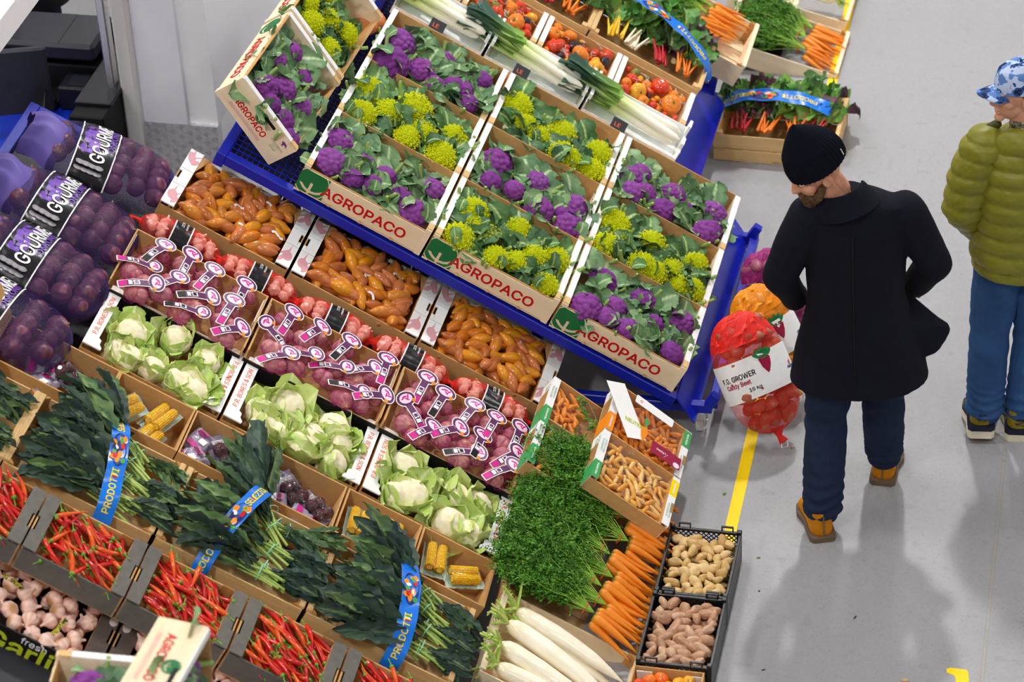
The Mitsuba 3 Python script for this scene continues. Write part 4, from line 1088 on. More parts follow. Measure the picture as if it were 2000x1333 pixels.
for c in range(3):
    M0 = F_ONI @ mat(None, (.006 + .620 * c, 0, 0))
    S = O_PX[c]
    W_ = places([(u, v) for u, v, a in S], .607, .385)
    for i, (u, v, a) in enumerate(S):
        M = at(M0, min(max(u, .085), .525), min(max(v, .072), .315), -.046 + rng.uniform(0, .010), euler(rng.uniform(-6, 6), 0, rng.uniform(70, 110)))
        p = Pillow(.175, .145, .100, 3., .5)
        k = thing('onion_net_bag', f"netted red onions with plum label {W_[i]}, {COLS[c]} carton", 'net bag')
        put(k, 'net', flat(p.net(.024, .0010, 1.04, n=12), 'net_magenta'), M)
        for j, (q, ph) in enumerate(p.goods(.036, 60 + i + 20 * c, 2.5, .45, PI - .45, -.95, .95)):
            whole('red_onion', ONION[rng.integers(6)], f"pinkish red onion in the bag {W_[i]}, {COLS[c]} carton", 'onion', f"onions of the bag {W_[i]}, {COLS[c]} onion carton", M @ mat(euler(*rng.uniform(0, 360, 3)), q, rng.uniform(.034, .040)))
        Ml = at(M0, u, v, .004 + rng.uniform(0, .006), rot([0, 0, 1], -a))
        header_label(Ml @ mat(euler(rng.uniform(-14, 4), rng.uniform(-12, 12), 0), s=1.08), k, i + c)

# big indigo sacks of dark red onions on the upper left of the deck
scene['band_print_grey'] = pr('#8c8890', .4, .3)
SACKS = [(-.27, .74, -4, .58, 'lowest of the pile, beside the raised brown flap'), (-.255, 1.12, -3, .60, 'second from the bottom of the pile'), (-.255, 1.50, -2, .60, 'third from the bottom of the pile'), (-.235, 1.93, 8, .60, 'topmost of the pile, against the door rail')]
for i, (u, v, a, L, nm) in enumerate(SACKS):
    p = Pillow(L, .40, .24, 3.4, .46)
    M = at(F_KALE, u, v, -.055, euler(-4, 0, a))
    k = thing('onion_sack', f"indigo net sack of dark red onions, {nm}", 'sack')
    put(k, 'net', flat(p.net(.0068, .0013, 1.035, n=44), 'net_indigo'), M)
    t0, t1 = -.50, .02
    b = put(k, 'band', flat(p.patch(t0, t1, .15, PI - .1, 1.045, 14, 26, .012), 'band_black', True), M, 'black glossy band with white capitals')
    put(b, 'band_edge', flat([p.patch(t0 - .02, t0, .15, PI - .1, 1.05, 2, 26, .012), p.patch(t1, t1 + .02, .15, PI - .1, 1.05, 2, 26, .012)], 'print_white', True), M)
    put(b, 'splash', flat([p.patch(t0 + .05 + .02 * math.sin(j * 2.1), t0 + .24 + .05 * math.cos(j * 1.7), PI * (.36 + .05 * j), PI * (.42 + .05 * j), 1.055, 4, 4, .012) for j in range(6)], 'print_purple', True), M, 'purple splash print')
    put(b, 'lettering', flat(p.wrap(text('GOURMET', .062, True, .001, .255), (t0 + t1) / 2 + .04, PI * .47, [[0, -1], [-1, 0]], 1.062), 'print_white'), M, 'white capitals')
    put(b, 'small_lettering', flat([p.wrap(text('ONIONS', .026, True, .001), t1 - .07, PI * .46, [[0, -1], [-1, 0]], 1.062)], 'print_purple'), M)
    put(b, 'onion_picture', flat([moved(ico(1), M0) for M0 in [mat(None, p.pt(t0 + .10 + .09 * (j % 4), PI * (.76 + .055 * (j // 4)), 1.055), (.022, .022, .004)) for j in range(8)]], 'band_print_grey', True), M)
    n_ = 0
    for q, ph in p.goods(.045, 70 + i, 6, .10, PI - .25):
        if t0 - .02 < q[0] / (L / 2) < t1:
            continue
        whole('dark_red_onion', ONION_DARK[rng.integers(5)], f"dark red onion at the {'left end' if q[0] < 0 else 'right end'} of the {('lowest', 'second lowest', 'second highest', 'highest')[i]} indigo sack", 'onion', f"dark onions at the {'left' if q[0] < 0 else 'right'} end of the {('lowest', 'second lowest', 'second highest', 'highest')[i]} indigo sack", M @ mat(euler(*rng.uniform(0, 360, 3)), q, rng.uniform(.042, .049)))
    # the gathered open end of the sack
    put(k, 'gathered_end', flat(sheet(lambda s_, t: np.stack([-L / 2 + .10 - .17 * s_ + .012 * np.sin(t * 9 + i), .15 * np.cos(PI * t) * (1 - .35 * s_) + .012 * np.sin(s_ * 8 + i), -.02 + (.115 + .03 * np.sin(s_ * 2.6)) * np.sin(PI * t) + .010 * np.sin(t * 31 + i * 2) * s_], -1), 10, 30), 'net_violet_sheer', True), M, 'sheer violet gathered net')
for u, v, nm in ((-.78, 1.24, 'cut off by the left photo edge, higher one'), (-.80, .86, 'cut off by the left photo edge, lower one')):
    p = Pillow(.5, .36, .24, 3.4, .48)
    M = at(F_KALE, u, v, -.06, euler(0, 0, 6))
    k = thing('onion_sack', f"indigo net sack of dark red onions {nm}", 'sack')
    put(k, 'net', flat(p.net(.0066, .0015, 1.035, n=40), 'net_indigo'), M)
    for q, ph in p.goods(.045, 80 + int(v * 9), 6, .10, PI - .25):
        whole('dark_red_onion', ONION_DARK[rng.integers(5)], f"dark red onion in the sack {nm}", 'onion', f"dark onions of the sack {nm}", M @ mat(euler(*rng.uniform(0, 360, 3)), q, rng.uniform(.042, .049)))

# ---- vacuum packs of sweetcorn and beetroot
def cob_mesh(seed):
    r_ = np.random.default_rng(seed)
    parts = [(tube([[-.060, 0, 0], [.06, 0, 0]], [.019, .018], 14), '#e2b010')]
    rows, per = 14, 17
    k0 = ico(0)
    for i in range(rows):
        for j in range(per):
            a = 2 * PI * i / rows
            t = (j + .5 + .3 * (i % 2)) / per
            R_ = .0195 * (1 - .12 * t)
            q = k0.copy(); q.vertices = np.asarray(q.vertices) * A([.0040, .0046, .0036])
            parts.append((moved(q, mat(rot([1, 0, 0], math.degrees(a)), (-.06 + .12 * t, 0, 0)) @ mat(None, (0, 0, R_))), ['#f2c40e', '#f8d428', '#eab80a'][r_.integers(3)]))
    parts.append((tube([[-.061, 0, 0], [-.0605, 0, 0]], [.012, .012], 10), '#e8dca0'))
    m, c = join(parts)
    return m, c
COB = [coloured(*(lambda mc: (mc[0], 'skin_wet', True, mc[1]))(cob_mesh(i))) for i in range(2)]
def film_tray(L, W, H, seed):
    def fn(u, v):
        s_, t = u * 2 - 1, v * 2 - 1
        e = np.clip((np.maximum(np.abs(s_), np.abs(t)) - .75) / .25, 0, 1)
        q = np.stack([s_ * L / 2, t * W / 2, H * (1 - e ** 1.5) + .012 * (meshkit.noise(np.stack([u * 11, v * 11, 0 * u + seed], -1)) - .5)], -1)
        return q
    return sheet(fn, 16, 14)
scene['pack_mint'] = pr('#bfd8cc', .35, .4)
CORN_PACKS = [(.425, .150, 58, 'left'), (.560, .190, 70, 'right'), (.548, .075, 75, 'lower'), (1.435, .165, 96, 'left'), (1.575, .19, 94, 'right'), (1.775, .190, 98, 'left'), (1.905, .170, 30, 'right'), (.372, .075, 100, 'hidden')]
for i, (u, v, a, nm) in enumerate(CORN_PACKS):
    M = at(F_CORN, u, v, -.052 - .02 * (nm in ('lower', 'hidden')), euler(rng.uniform(-8, 8), rng.uniform(-8, 8), a))
    wh = 'leftmost sweetcorn carton' if u < 1 else 'second sweetcorn carton from the right' if u < 1.7 else 'sweetcorn carton beside the carrot tops'
    if nm == 'hidden':
        nm = 'half hidden'
    k = thing('corn_pack', f"pack of two yellow corn cobs, {nm} one in the {wh}", 'sweetcorn')
    for j, y in enumerate((-.021, .021)):
        put(k, 'cob', COB[(i + j) % 2], M @ mat(euler(rng.uniform(0, 360), 0, 0), (rng.uniform(-.004, .004), y, .006)))
    put(k, 'tray', flat(film_tray(.175, .105, -.012, i), 'pack_mint', True), M @ mat(None, (.0, 0, -.012)), 'pale green crinkled backing')
    put(k, 'film', flat(sheet(lambda s_, t: np.stack([(s_ - .5) * .150, (t - .5) * .096, .0285 * np.clip(1.25 - 1.0 * np.abs(t - .5) * 2 - .2 * np.abs(s_ - .5), 0, 1) ** .5 + .002 * np.sin(s_ * 31 + t * 17)], -1), 14, 12), 'film', True), M, 'clear wrinkled film')
def beet_mesh(i):
    m = tomato_mesh(i + 3, ('#220810', '#501626'), 0, .95)
    return m
BEET = pool(beet_mesh, 3, 'skin_wet')
scene['film_purple'] = pr('#9b8fa6', .2, .6)
BEET_PACKS = [(.165, .165, -20, 'leftmost beetroot carton', 'large'), (.30, .115, -30, 'leftmost beetroot carton', 'small'), (.855, .165, -40, 'middle beetroot carton', 'upper'), (.925, .070, -60, 'middle beetroot carton', 'lower'), (1.150, .145, -35, 'beetroot carton next to the sweetcorn', 'left'), (1.268, .120, -30, 'beetroot carton next to the sweetcorn', 'right')]
for i, (u, v, a, wh, nm) in enumerate(BEET_PACKS):
    M = at(F_CORN, u, v, -.045, euler(rng.uniform(-8, 8), rng.uniform(-8, 8), a))
    k = thing('beetroot_pack', f"pack of dark cooked beetroot, {nm} one in the {wh}", 'beetroot')
    for j, (x, y) in enumerate(((-.026, -.022), (.024, -.026), (-.022, .026), (.028, .022))[:4 if nm != 'small' else 3]):
        put(k, 'beetroot', BEET[(i + j) % 3], M @ mat(euler(*rng.uniform(-40, 40, 3)), (x, y, .006), rng.uniform(.026, .031)))
    put(k, 'wrap', flat(film_tray(.17, .13, -.010, i + 30), 'film_purple', True), M @ mat(None, (-.02, 0, -.014)), 'purple printed wrap')
    tx = []
    put(k, 'print', flat([bx(-.105, -.085, -.04, .03, 0, .001), bx(-.08, -.072, .0, .04, .0, .001)], 'print_magenta'), M @ mat(euler(0, -20, 0), (0, 0, .0)), 'magenta print')
    put(k, 'lettering', flat(moved(text('BEETROOT', .016, True, .001, .075), mat(rot([0, 0, 1], 90), (-.064, 0, .002))), 'print_white'), M)
    put(k, 'film', flat(sheet(lambda s_, t: np.stack([(s_ - .5) * .125, (t - .5) * .115, .036 * np.clip(1.2 - 1.1 * np.maximum(np.abs(t - .5), np.abs(s_ - .5)) * 2, 0, 1) ** .45 + .003 * np.sin(s_ * 27 + t * 19)], -1), 14, 14), 'film', True), M, 'clear shiny film')
for i, (u, v, a, wh) in enumerate(((.07, .13, 10, 'at the left end of the leftmost beetroot carton'), (.09, .06, 60, 'in the near left corner of the leftmost beetroot carton'), (.36, .06, 20, 'at the right end of the leftmost beetroot carton'), (.735, .17, 70, 'in the far left corner of the middle beetroot carton'), (.73, .07, 40, 'in the near left corner of the middle beetroot carton'), (.955, .20, 20, 'in the far right corner of the middle beetroot carton'), (1.06, .17, 80, 'far left in the beetroot carton by the sweetcorn'), (1.08, .06, 10, 'near left in the beetroot carton by the sweetcorn'), (1.23, .04, 0, 'near side of the beetroot carton by the sweetcorn'))):
    M = at(F_CORN, u, v, -.06, euler(rng.uniform(-15, 15), rng.uniform(-15, 15), a))
    k = thing('beetroot_pack', f"purple end of a beetroot pack {wh}", 'beetroot')
    put(k, 'wrap', flat(film_tray(.13, .10, .02, i + 50), 'film_purple', True), M)
    put(k, 'print', flat([bx(-.055, -.03, -.035, .035, .022, .024), bx(.02, .045, -.01, .03, .022, .024)], 'print_magenta'), M, 'magenta print')
    put(k, 'code_panel', flat([bx(-.02, .008, -.03, .0, .024, .026)], 'print_white'), M)
    put(k, 'lettering', flat(moved(text('BEETROOT', .014, True, .001, .065), mat(rot([0, 0, 1], 90), (.03, -.0, .026))), 'print_black'), M)

# ---- kale
LEAF_K = pool(lambda i: leaf(200 + i, 1, (.19, .16, .21, .15)[i % 4], ((16, -26), (8, -20), (24, -50), (5, 10), (14, -40), (20, -30))[i % 6], .7, .16, ('#2a3a34', '#32463b', '#2e4038', '#3d5538', '#30453c', '#4a663e')[i % 6], ('#52705c', '#5a7a62', '#4e6a5c', '#70935c', '#567462', '#7ca464')[i % 6], ('#7f9c58', '#5a7448', '#4f6a48', '#93ad62', '#4c6448', '#a3ba6c')[i % 6], 24, 9, .30, .16, .20, bumpy=.05), 12, 'leaf_sheet')
STALK = pool(lambda i: (lambda m: (m, mixc('#6f9a34', '#c3d478', meshkit.noise(np.asarray(m.vertices) * A([9, 30, 30]) + i))))(tube([[0, 0, 0], [.4, .02 * (i - 1), .01], [.75, .03 * (i - 1), .0], [1., .06 * (i - 1), -.03]], [.020, .028, .034, .036], 7)), 3, 'skin_satin')
def kale_bunch(F, u, v, h, a, n, label, seed, L=.36, spread=26):
    r_ = np.random.default_rng(seed)
    k = thing('kale_bunch', label, 'kale')
    B = at(F, u, v, h, rot([0, 0, 1], a))
    for i in range(n):
        f = (i - (n - 1) / 2) / n
        M = B @ mat(euler(r_.uniform(-50, 50), r_.uniform(-6, 5) - 2, 180 + f * spread * 2 + r_.uniform(-5, 5)), (r_.uniform(-.02, .02), f * .05, .012 * (i % 4) + r_.uniform(-.01, .012)), L * r_.uniform(.82, 1.12))
        put(k, 'leaf', LEAF_K[r_.integers(12)], M)
    for i in range(max(4, n // 2)):
        f = (i - n / 4) / n
        M = B @ mat(euler(0, r_.uniform(-3, 6), r_.uniform(-9, 9)), (-.05, f * .06, .012 * (i % 3)), r_.uniform(.14, .20))
        put(k, 'stalk', STALK[r_.integers(3)], M)
    put(k, 'tie', flat(moved(lathe([(.03, -.003), (.031, 0), (.03, .003)], 16), B @ mat(rot([0, 1, 0], 90), (.03, 0, .012), (1, 1.1, .8))), 'net_tie'), None, 'thin pale green tie')
    return k
scene['net_tie'] = pr('#8fd0b0', .5, .3)
KB = [  # crate, u, v, turn, leaves
    (0, .46, .34, -12, 12), (0, .36, .22, 172, 12), (0, .38, .10, 180, 12), (0, .34, .33, 164, 11), (0, .40, .05, 188, 9), (0, .42, .27, 176, 10),
    (1, .37, .38, -34, 12), (1, .39, .29, -22, 13), (1, .40, .19, -14, 13), (1, .40, .09, -6, 13), (1, .46, .35, 158, 9), (1, .47, .20, 172, 11), (1, .47, .08, 182, 10), (1, .37, .06, 0, 9), (1, .37, .24, -18, 8),
    (2, .33, .42, -55, 11), (2, .36, .33, -38, 11), (2, .38, .20, -14, 12), (2, .38, .10, -6, 11), (2, .42, .35, 158, 9), (2, .45, .22, 168, 12), (2, .45, .10, 178, 12), (2, .47, .36, 190, 8), (2, .37, .06, 2, 8),
    (3, .37, .38, -30, 12), (3, .39, .29, -20, 13), (3, .42, .19, -14, 13), (3, .42, .09, -4, 12), (3, .45, .36, 160, 8), (3, .47, .22, 172, 11), (3, .47, .09, 182, 11), (3, .37, .07, 0, 9)]
for c in range(4):
    S = [b for b in KB if b[0] == c]
    W_ = places([(b[1], b[2]) for b in S], KW, KD)
    for b, w_ in zip(S, W_):
        turned = 90 < b[3] < 270
        kale_bunch(F_KALE @ mat(None, (K_U[c], .003, 0)), b[1], b[2], -.005 + (.0 if not turned else -.02), b[3], b[4], f"kale, stalks {'left' if turned else 'right'}, {w_} of the {('leftmost', 'second', 'third', 'last')[c]} crate", 700 + int(b[1] * 1000) + c * 77, .33 if not turned else .20)

# printed blue bands over the crates
def blue_band(P, w, label, words, at_words, N, flags, pic):
    """a flat printed plastic band through the points P; words run along it"""
    P = A(P, float)
    k = thing('printed_band', label, 'band')
    n = len(P)
    t = np.linspace(0, 1, n)
    tt = np.linspace(0, 1, 41)
    Q = np.stack([np.interp(tt, t, P[:, j]) for j in range(3)], 1)
    ker = np.ones(7) / 7
    Qs = np.stack([np.convolve(np.pad(Q[:, j], 3, 'edge'), ker, 'valid') for j in range(3)], 1)
    N = nrm(A(N, float))
    len_ = np.r_[0, np.cumsum(np.linalg.norm(np.diff(Qs, axis=0), axis=1))]
    tg = nrm(np.gradient(Qs, axis=0))
    def on(s_, y, z):
        f = np.interp(s_, len_, np.arange(len(len_)))
        q = np.stack([np.interp(f, np.arange(len(len_)), Qs[:, j]) for j in range(3)], -1)
        d = nrm(np.stack([np.interp(f, np.arange(len(len_)), tg[:, j]) for j in range(3)], -1))
        side = nrm(np.cross(N, d)); up = np.cross(d, side)
        wob = .004 * np.sin(s_ * 40 + y * 30)
        return q + side * np.asarray(y)[..., None] + up * (np.asarray(z) + wob)[..., None]
    def lay(m, s0, turn=0, z=.0012):
        v = np.asarray(m.vertices) @ rot([0, 0, 1], turn).T
        m = m.copy(); m.vertices = on(s0 + v[:, 0], v[:, 1], v[:, 2] + z)
        return m
    put(k, 'strip', flat(sheet(lambda a, b: on(a * len_[-1], (b - .5) * w, 0 * a), 60, 7), 'band_blue', True))
    put(k, 'reverse', flat(sheet(lambda a, b: on(a * len_[-1], (b - .5) * w, 0 * a - .001), 60, 3), 'print_white', True))
    L = len_[-1]
    put(k, 'lettering', flat([lay(text(s_, .026, True, .0006), f * L, turn) for s_, f, turn in zip(words, at_words[0], at_words[1])], 'print_yellow'), None, 'yellow capitals')
    cc = {'print_red': [], 'print_white': [], 'carton_green': [], 'carton_orange': [], 'print_navy': []}
    for f in flags:
        for j, m in enumerate(('carton_green', 'print_white', 'print_red')):
            cc[m].append(lay(bx(-.012 + .008 * j, -.004 + .008 * j, -.009, .009, 0, .0005), f * L))
    disc = trimesh.creation.extrude_polygon(affinity.scale(Point(0, 0).buffer(1, 24), .085, w * .40), .0004, engine='earcut')
    cc['print_navy'].append(lay(disc, pic * L, 0, .0008))
    r_ = np.random.default_rng(5)
    for j in range(15):
        m = ('carton_orange', 'print_white', 'carton_green', 'print_red', 'carton_orange')[j % 5]
        e = trimesh.creation.extrude_polygon(affinity.scale(affinity.rotate(Point(0, 0).buffer(1, 8), r_.uniform(0, 90)), r_.uniform(.010, .020), r_.uniform(.007, .013)), .0005, engine='earcut')
        e.apply_translation([r_.uniform(-.06, .06), r_.uniform(-.022, .022), .0006 + .0001 * j])
        cc[m].append(lay(e, pic * L))
    for m, l in cc.items():
        put(k, 'vegetable_picture' if m != 'print_navy' else 'oval_ground', flat(l, m))
    return k
def deck_pts(F, L):
    return [(F @ A([u, v, h, 1]))[:3] for u, v, h in L]
NB = F_KALE[:3, 2]
blue_band(deck_pts(F_KALE, [(.300, .475, -.03), (.312, .43, .06), (.345, .30, .095), (.375, .18, .09), (.405, .05, .06), (.42, -.02, .022), (.425, -.055, -.04), (.43, -.06, -.10)]), .072, 'blue band with vegetable print standing across the second kale crate', ['PRODOTTI', 'SELEZIONATI'], ((.70, .10), (180, 180)), NB, (.20, .60), .42)
blue_band(deck_pts(F_KALE, [(.925, .43, .06), (.905, .36, .105), (.875, .24, .112), (.845, .12, .095), (.83, .02, .055), (.825, -.03, .0), (.825, -.045, -.04)]), .066, 'blue band with vegetable print slanting across the third kale crate', ['PRODOTTI', 'SELEZIONATI'], ((.86, .12), (180, 180)), NB, (.22, .72), .48)
blue_band(deck_pts(F_KALE, [(1.535, .43, .05), (1.545, .37, .095), (1.575, .25, .112), (1.60, .12, .095), (1.615, .02, .05), (1.615, -.02, .0), (1.615, -.035, -.09)]), .075, 'blue band with vegetable print across the last kale crate, ends hanging', ['PRODOTTI'], ((.70,), (180,)), NB, (.58,), .32)

# ---- chillies
def fit(M, w, u, v):
    return u, v
for b, (u0, n_) in enumerate(zip(H_U, HN)):
    M = F_CHIL @ mat(None, (u0, 0, 0))
    r_ = np.random.default_rng(40 + b)
    for layer, (h, rr) in enumerate(((-.045, .0200), (-.016, .0175))):
        for i, (u, v) in enumerate(scatter(.28, .25, rr, 50 + b * 2 + layer, 70 if layer else 30, x0=.060, y0=.02)):
            if b == 0 and u < .17 or b == 4 and v < .16:
                continue
            a = r_.choice([r_.normal(-28, 14), r_.normal(150, 14), r_.normal(-65, 18)], p=[.45, .40, .15]) if b != 1 else r_.choice([r_.normal(-28, 16), r_.normal(150, 20), r_.normal(60, 20)], p=[.4, .4, .2])
            L = r_.uniform(.105, .145)
            d = A([math.cos(math.radians(a)), math.sin(math.radians(a))])
            uu = np.clip(u, .060 + max(0, d[0]) * 0 + .045, .335 - .03); vv = np.clip(v, .035, .25)
            k = thing('chilli', f"red chilli {where(uu, vv, .402, .288)} of the {('leftmost', 'second', 'third', 'fourth', 'rightmost')[b]} grey carton", 'chilli', f"red chillies {where(uu, vv, .402, .288)} of the {('leftmost', 'second', 'third', 'fourth', 'rightmost')[b]} grey carton")
            X = at(M, uu, vv, h + r_.uniform(-.006, .010), rot([0, 0, 1], a) @ rot([0, 1, 0], r_.uniform(-14, 14)) @ rot([1, 0, 0], r_.uniform(0, 360)), L) @ mat(None, (-.45, 0, 0))
            put(k, 'pod', CHILLI[r_.integers(12)], X)
            put(k, 'stalk', CHILLI_STEM[r_.integers(5)], X, 'green stalk')

# ---- loose pink garlic
for b, u0 in enumerate(G_U):
    M = F_GAR @ mat(None, (u0, -.135, 0))
    for layer, (h, rr) in enumerate(((-.060, .032), (-.012, .0275))):
        for u, v in scatter(.44, .35, rr, 70 + b * 2 + layer, 60, x0=.085, y0=.025):
            s_ = rng.uniform(.031, .037)
            whole('garlic_bulb', GARLIC_PINK[rng.integers(5)], f"loose pale pink garlic bulb {where(u, v, .607, .40)} of the {('left', 'right')[b]} black carton", 'garlic', f"loose garlic {where(u, v, .607, .40)} of the {('left', 'right')[b]} black carton", at(M, u, v, h, euler(*rng.uniform(0, 360, 3)), s_))
    for i, (u, v, a) in enumerate(((.35, .30, 20), (.42, .10, 70), (.20, .20, -30), (.15, .33, 50), (.26, .36, 40))[:5 if b == 0 else 2]):
        k = whole('paper_tag', flat([ribbon([A([x, .004 * math.sin(x * 60), .003 * math.cos(x * 50)]) for x in np.linspace(-.045, .045, 8)], .016, (0, 0, 1))], ('lime_label', 'print_white')[i > 2]), f"{('striped lime', 'white')[i > 2]} label on the garlic {where(u, v, .6, .4)} of the {('left', 'right')[b]} black carton", 'tag', None, at(M, u, v, .016, euler(15, -10, a)))
# ---------------------------------------------------------------- carrots with tops
def frond_field(n, seed, L=.30, spread=.11, lift=.05, dens=16):
    """feathery carrot tops from the crown at the origin towards -x"""
    r_ = np.random.default_rng(seed)
    V, F, C, k = [], [], [], 0
    stems = []
    for i in range(n):
        a = r_.normal(0, .26)
        l = L * r_.uniform(.65, 1.1)
        z = r_.uniform(-.02, lift)
        bend = r_.normal(0, .25)
        t = np.linspace(0, 1, 8)
        P = np.stack([-l * t * math.cos(a), l * t * math.sin(a) + bend * l * t * t * .5, .01 + z * np.sin(t * 2.2) + .012 * r_.normal(size=8) * t], 1)
        stems.append((tube(P, .0026 * (1 - .7 * t), 4, False), mixc('#7fb238', '#a8cf54', r_.uniform(0, 1, 32))))
        for j in range(dens):
            f = r_.uniform(.15, 1.0) ** .8
            q = A([np.interp(f, t, P[:, m]) for m in range(3)])
            d = nrm(A([-1 + r_.normal(0, .9), r_.normal(0, 1.2), r_.normal(.2, .6)]))
            ll = r_.uniform(.025, .055)
            s_ = nrm(np.cross(d, r_.normal(size=3)))
            g = r_.uniform(0, 1)
            b = np.arange(1, 9)
            o = q + d * (ll * b / 8)[:, None]
            e = nrm(d * .6 + s_ * np.where(b % 2, 1, -1)[:, None] * .9 + r_.normal(0, .3, (8, 3))) * r_.uniform(.009, .017, (8, 1))
            p_ = nrm(np.cross(e, [0.1, .2, 1.])) * r_.uniform(.0022, .0042, (8, 1))
            V.append(np.stack([o - p_, o + e * .5 + p_ * 1.2, o + e, o + e * .5 - p_ * 1.6], 1).reshape(-1, 3))
            F.append((np.arange(8)[:, None] * 4 + A([0, 1, 2, 0, 2, 3])[None]).reshape(-1, 3) + k); k += 32
            C.append(np.repeat(g * .7 + .3 * r_.random(8), 4))
    V, F, C = np.vstack(V), np.vstack(F), np.concatenate(C)
    m = trimesh.Trimesh(A(V), F, process=False)
    return [(m, mixc('#1f4f10', '#63a02e', C))] , stems
def carrot_bunch(M, label, seed, n=7, L=.20, topL=.34, nf=26, dens=18, fan=9):
    r_ = np.random.default_rng(seed)
    k = thing('carrot_bunch', label, 'carrots')
    for i in range(n):
        a = (i - (n - 1) / 2) * fan * 2 / n + r_.normal(0, 3)
        y = (i - (n - 1) / 2) * .10 / n
        X = M @ mat(rot([0, 0, 1], a) @ rot([0, 1, 0], r_.uniform(-2, 7)) @ rot([1, 0, 0], r_.uniform(0, 360)), (.035, y, (.016 if i % 2 else -.008) + r_.uniform(-.004, .004)), L * r_.uniform(.8, 1.1))
        put(k, 'carrot', CARROT[r_.integers(8)], X, 'orange root')
    lf, st = frond_field(nf, seed, topL, dens=dens)
    key = put(k, 'frond_mass', vc(lf, 'leaf_sheet', False), M, 'feathery green tops')
    labels[key]['kind'] = 'stuff'
    key = put(k, 'leaf_stalks', vc(st, 'skin_satin'), M @ mat(None, (.03, 0, .004)), 'bright green stalks')
    labels[key]['kind'] = 'stuff'
    put(k, 'tie', flat(moved(lathe([(.024, -.003), (.026, 0), (.024, .003)], 14), M @ mat(rot([0, 1, 0], 90), (-.01, 0, .006), (1, 1.2, .8))), 'print_orange'), None, 'reddish elastic tie')
    return k
slat_crate(F_KALE @ mat(None, (1.945, 1.045, -.02)), .60, .40, .14, 'pine crate under the upper bunches of carrots, mostly hidden by their tops', 'pine', 1, .04)
slat_crate(F_KALE @ mat(None, (1.945, .630, -.02)), .60, .40, .14, 'pine crate under the lower bunches of carrots, beside the black crates', 'pine', 1, .04)
slat_crate(F_KALE @ mat(None, (1.945, .140, .0)), .60, .47, .13, 'pale pine crate of large white daikon at the bottom edge', 'plywood', 1, .04)
CB = [(2.29, 1.37, -4, 'topmost, its roots on the film of pale carrots'), (2.30, 1.25, -6, 'second from the top of the near crates'), (2.33, 1.14, 0, 'third from the top of the near crates'), (2.27, 1.02, -8, 'fourth from the top of the near crates'), (2.31, .91, -5, 'fourth from the bottom of the near crates'), (2.27, .82, -10, 'third from the bottom of the near crates'), (2.31, .74, -4, 'second from the bottom of the near crates'), (2.27, .655, -10, 'lowest, along the daikon crate')]
for i, (u, v, a, nm) in enumerate(CB):
    carrot_bunch(at(F_KALE, u, v, (.10, .075, .05)[i] if i < 3 else .035 + .012 * (i % 2), rot([0, 0, 1], a)), f"bunch of orange carrots with feathery tops, {nm}", 800 + i, 7, .225, .42, 44, 36, 11)

# daikon
def daikon_mesh(i):
    t = np.linspace(0, 1, 22)
    rad = np.interp(t, [0, .03, .1, .35, .7, .88, .96, 1], [.03, .062, .078, .084, .066, .036, .014, .004])
    P = np.stack([t, .03 * np.sin(t * 3 + i), -.02 * t * t], 1)
    m = tube(P, rad, 16)
    v = np.asarray(m.vertices)
    c = mixc('#efe2bd', '#fdf8e6', .4 + .6 * meshkit.noise(v * A([20, 5, 5]) + i) - .4 * (v[:, 0] < .1))
    return m, c
DAIKON = pool(daikon_mesh, 3, 'skin_gloss')
def daikon_top(i):
    r_ = np.random.default_rng(i)
    parts = []
    for j in range(11):
        a = r_.normal(0, .7); b = r_.normal(.15, .4)
        d = A([-math.cos(a), math.sin(a), b])
        L = r_.uniform(.05, .10)
        parts.append((tube([[0, 0, 0], d * L * .5 + A([0, 0, .006]), d * L], [.008, .006, .004], 5), mixc('#8fae38', '#d2dc86', r_.uniform(0, 1, 17))))
        for s_ in range(4):
            q = d * L * (.5 + .13 * s_)
            e = nrm(r_.normal(size=3)) * .018
            parts.append((ribbon([q, q + e], .006, (0, 0.1, 1)), mixc('#76a02c', '#a9c656', r_.uniform(0, 1, 4))))
    return join(parts)
DTOP = pool(daikon_top, 3, 'leaf_sheet', False)
for i, (u, v, h, a, L, nm) in enumerate(((2.005, .505, .015, -10, .50, 'at the far side of its crate'), (1.985, .40, .022, -12, .53, 'in the middle of its crate'), (1.985, .285, .012, -6, .52, 'nearest but one in its crate'), (2.00, .20, -.01, -3, .50, 'at the near side of its crate'), (2.06, .46, -.03, -5, .44, 'lying underneath in its crate'))):
    k = thing('daikon', f"long white daikon with cut green top, {nm}", 'radish')
    X = at(F_KALE, u, v, h, rot([0, 0, 1], a), (L, L * .95, L * .80))
    put(k, 'root', DAIKON[i % 3], X)
    put(k, 'leaf_top', DTOP[i % 3], at(F_KALE, u, v, h + .012, rot([0, 0, 1], a + 8)), 'cut green leaf stalks')
k = carton(F_KALE @ mat(None, (1.945, -.30, -.035)), .60, .40, .14, 'teal edged carton under the daikon crate at the bottom edge', 'carton_teal', .03)
scene['carton_teal'] = pr('#2f6b60', .5, .3)

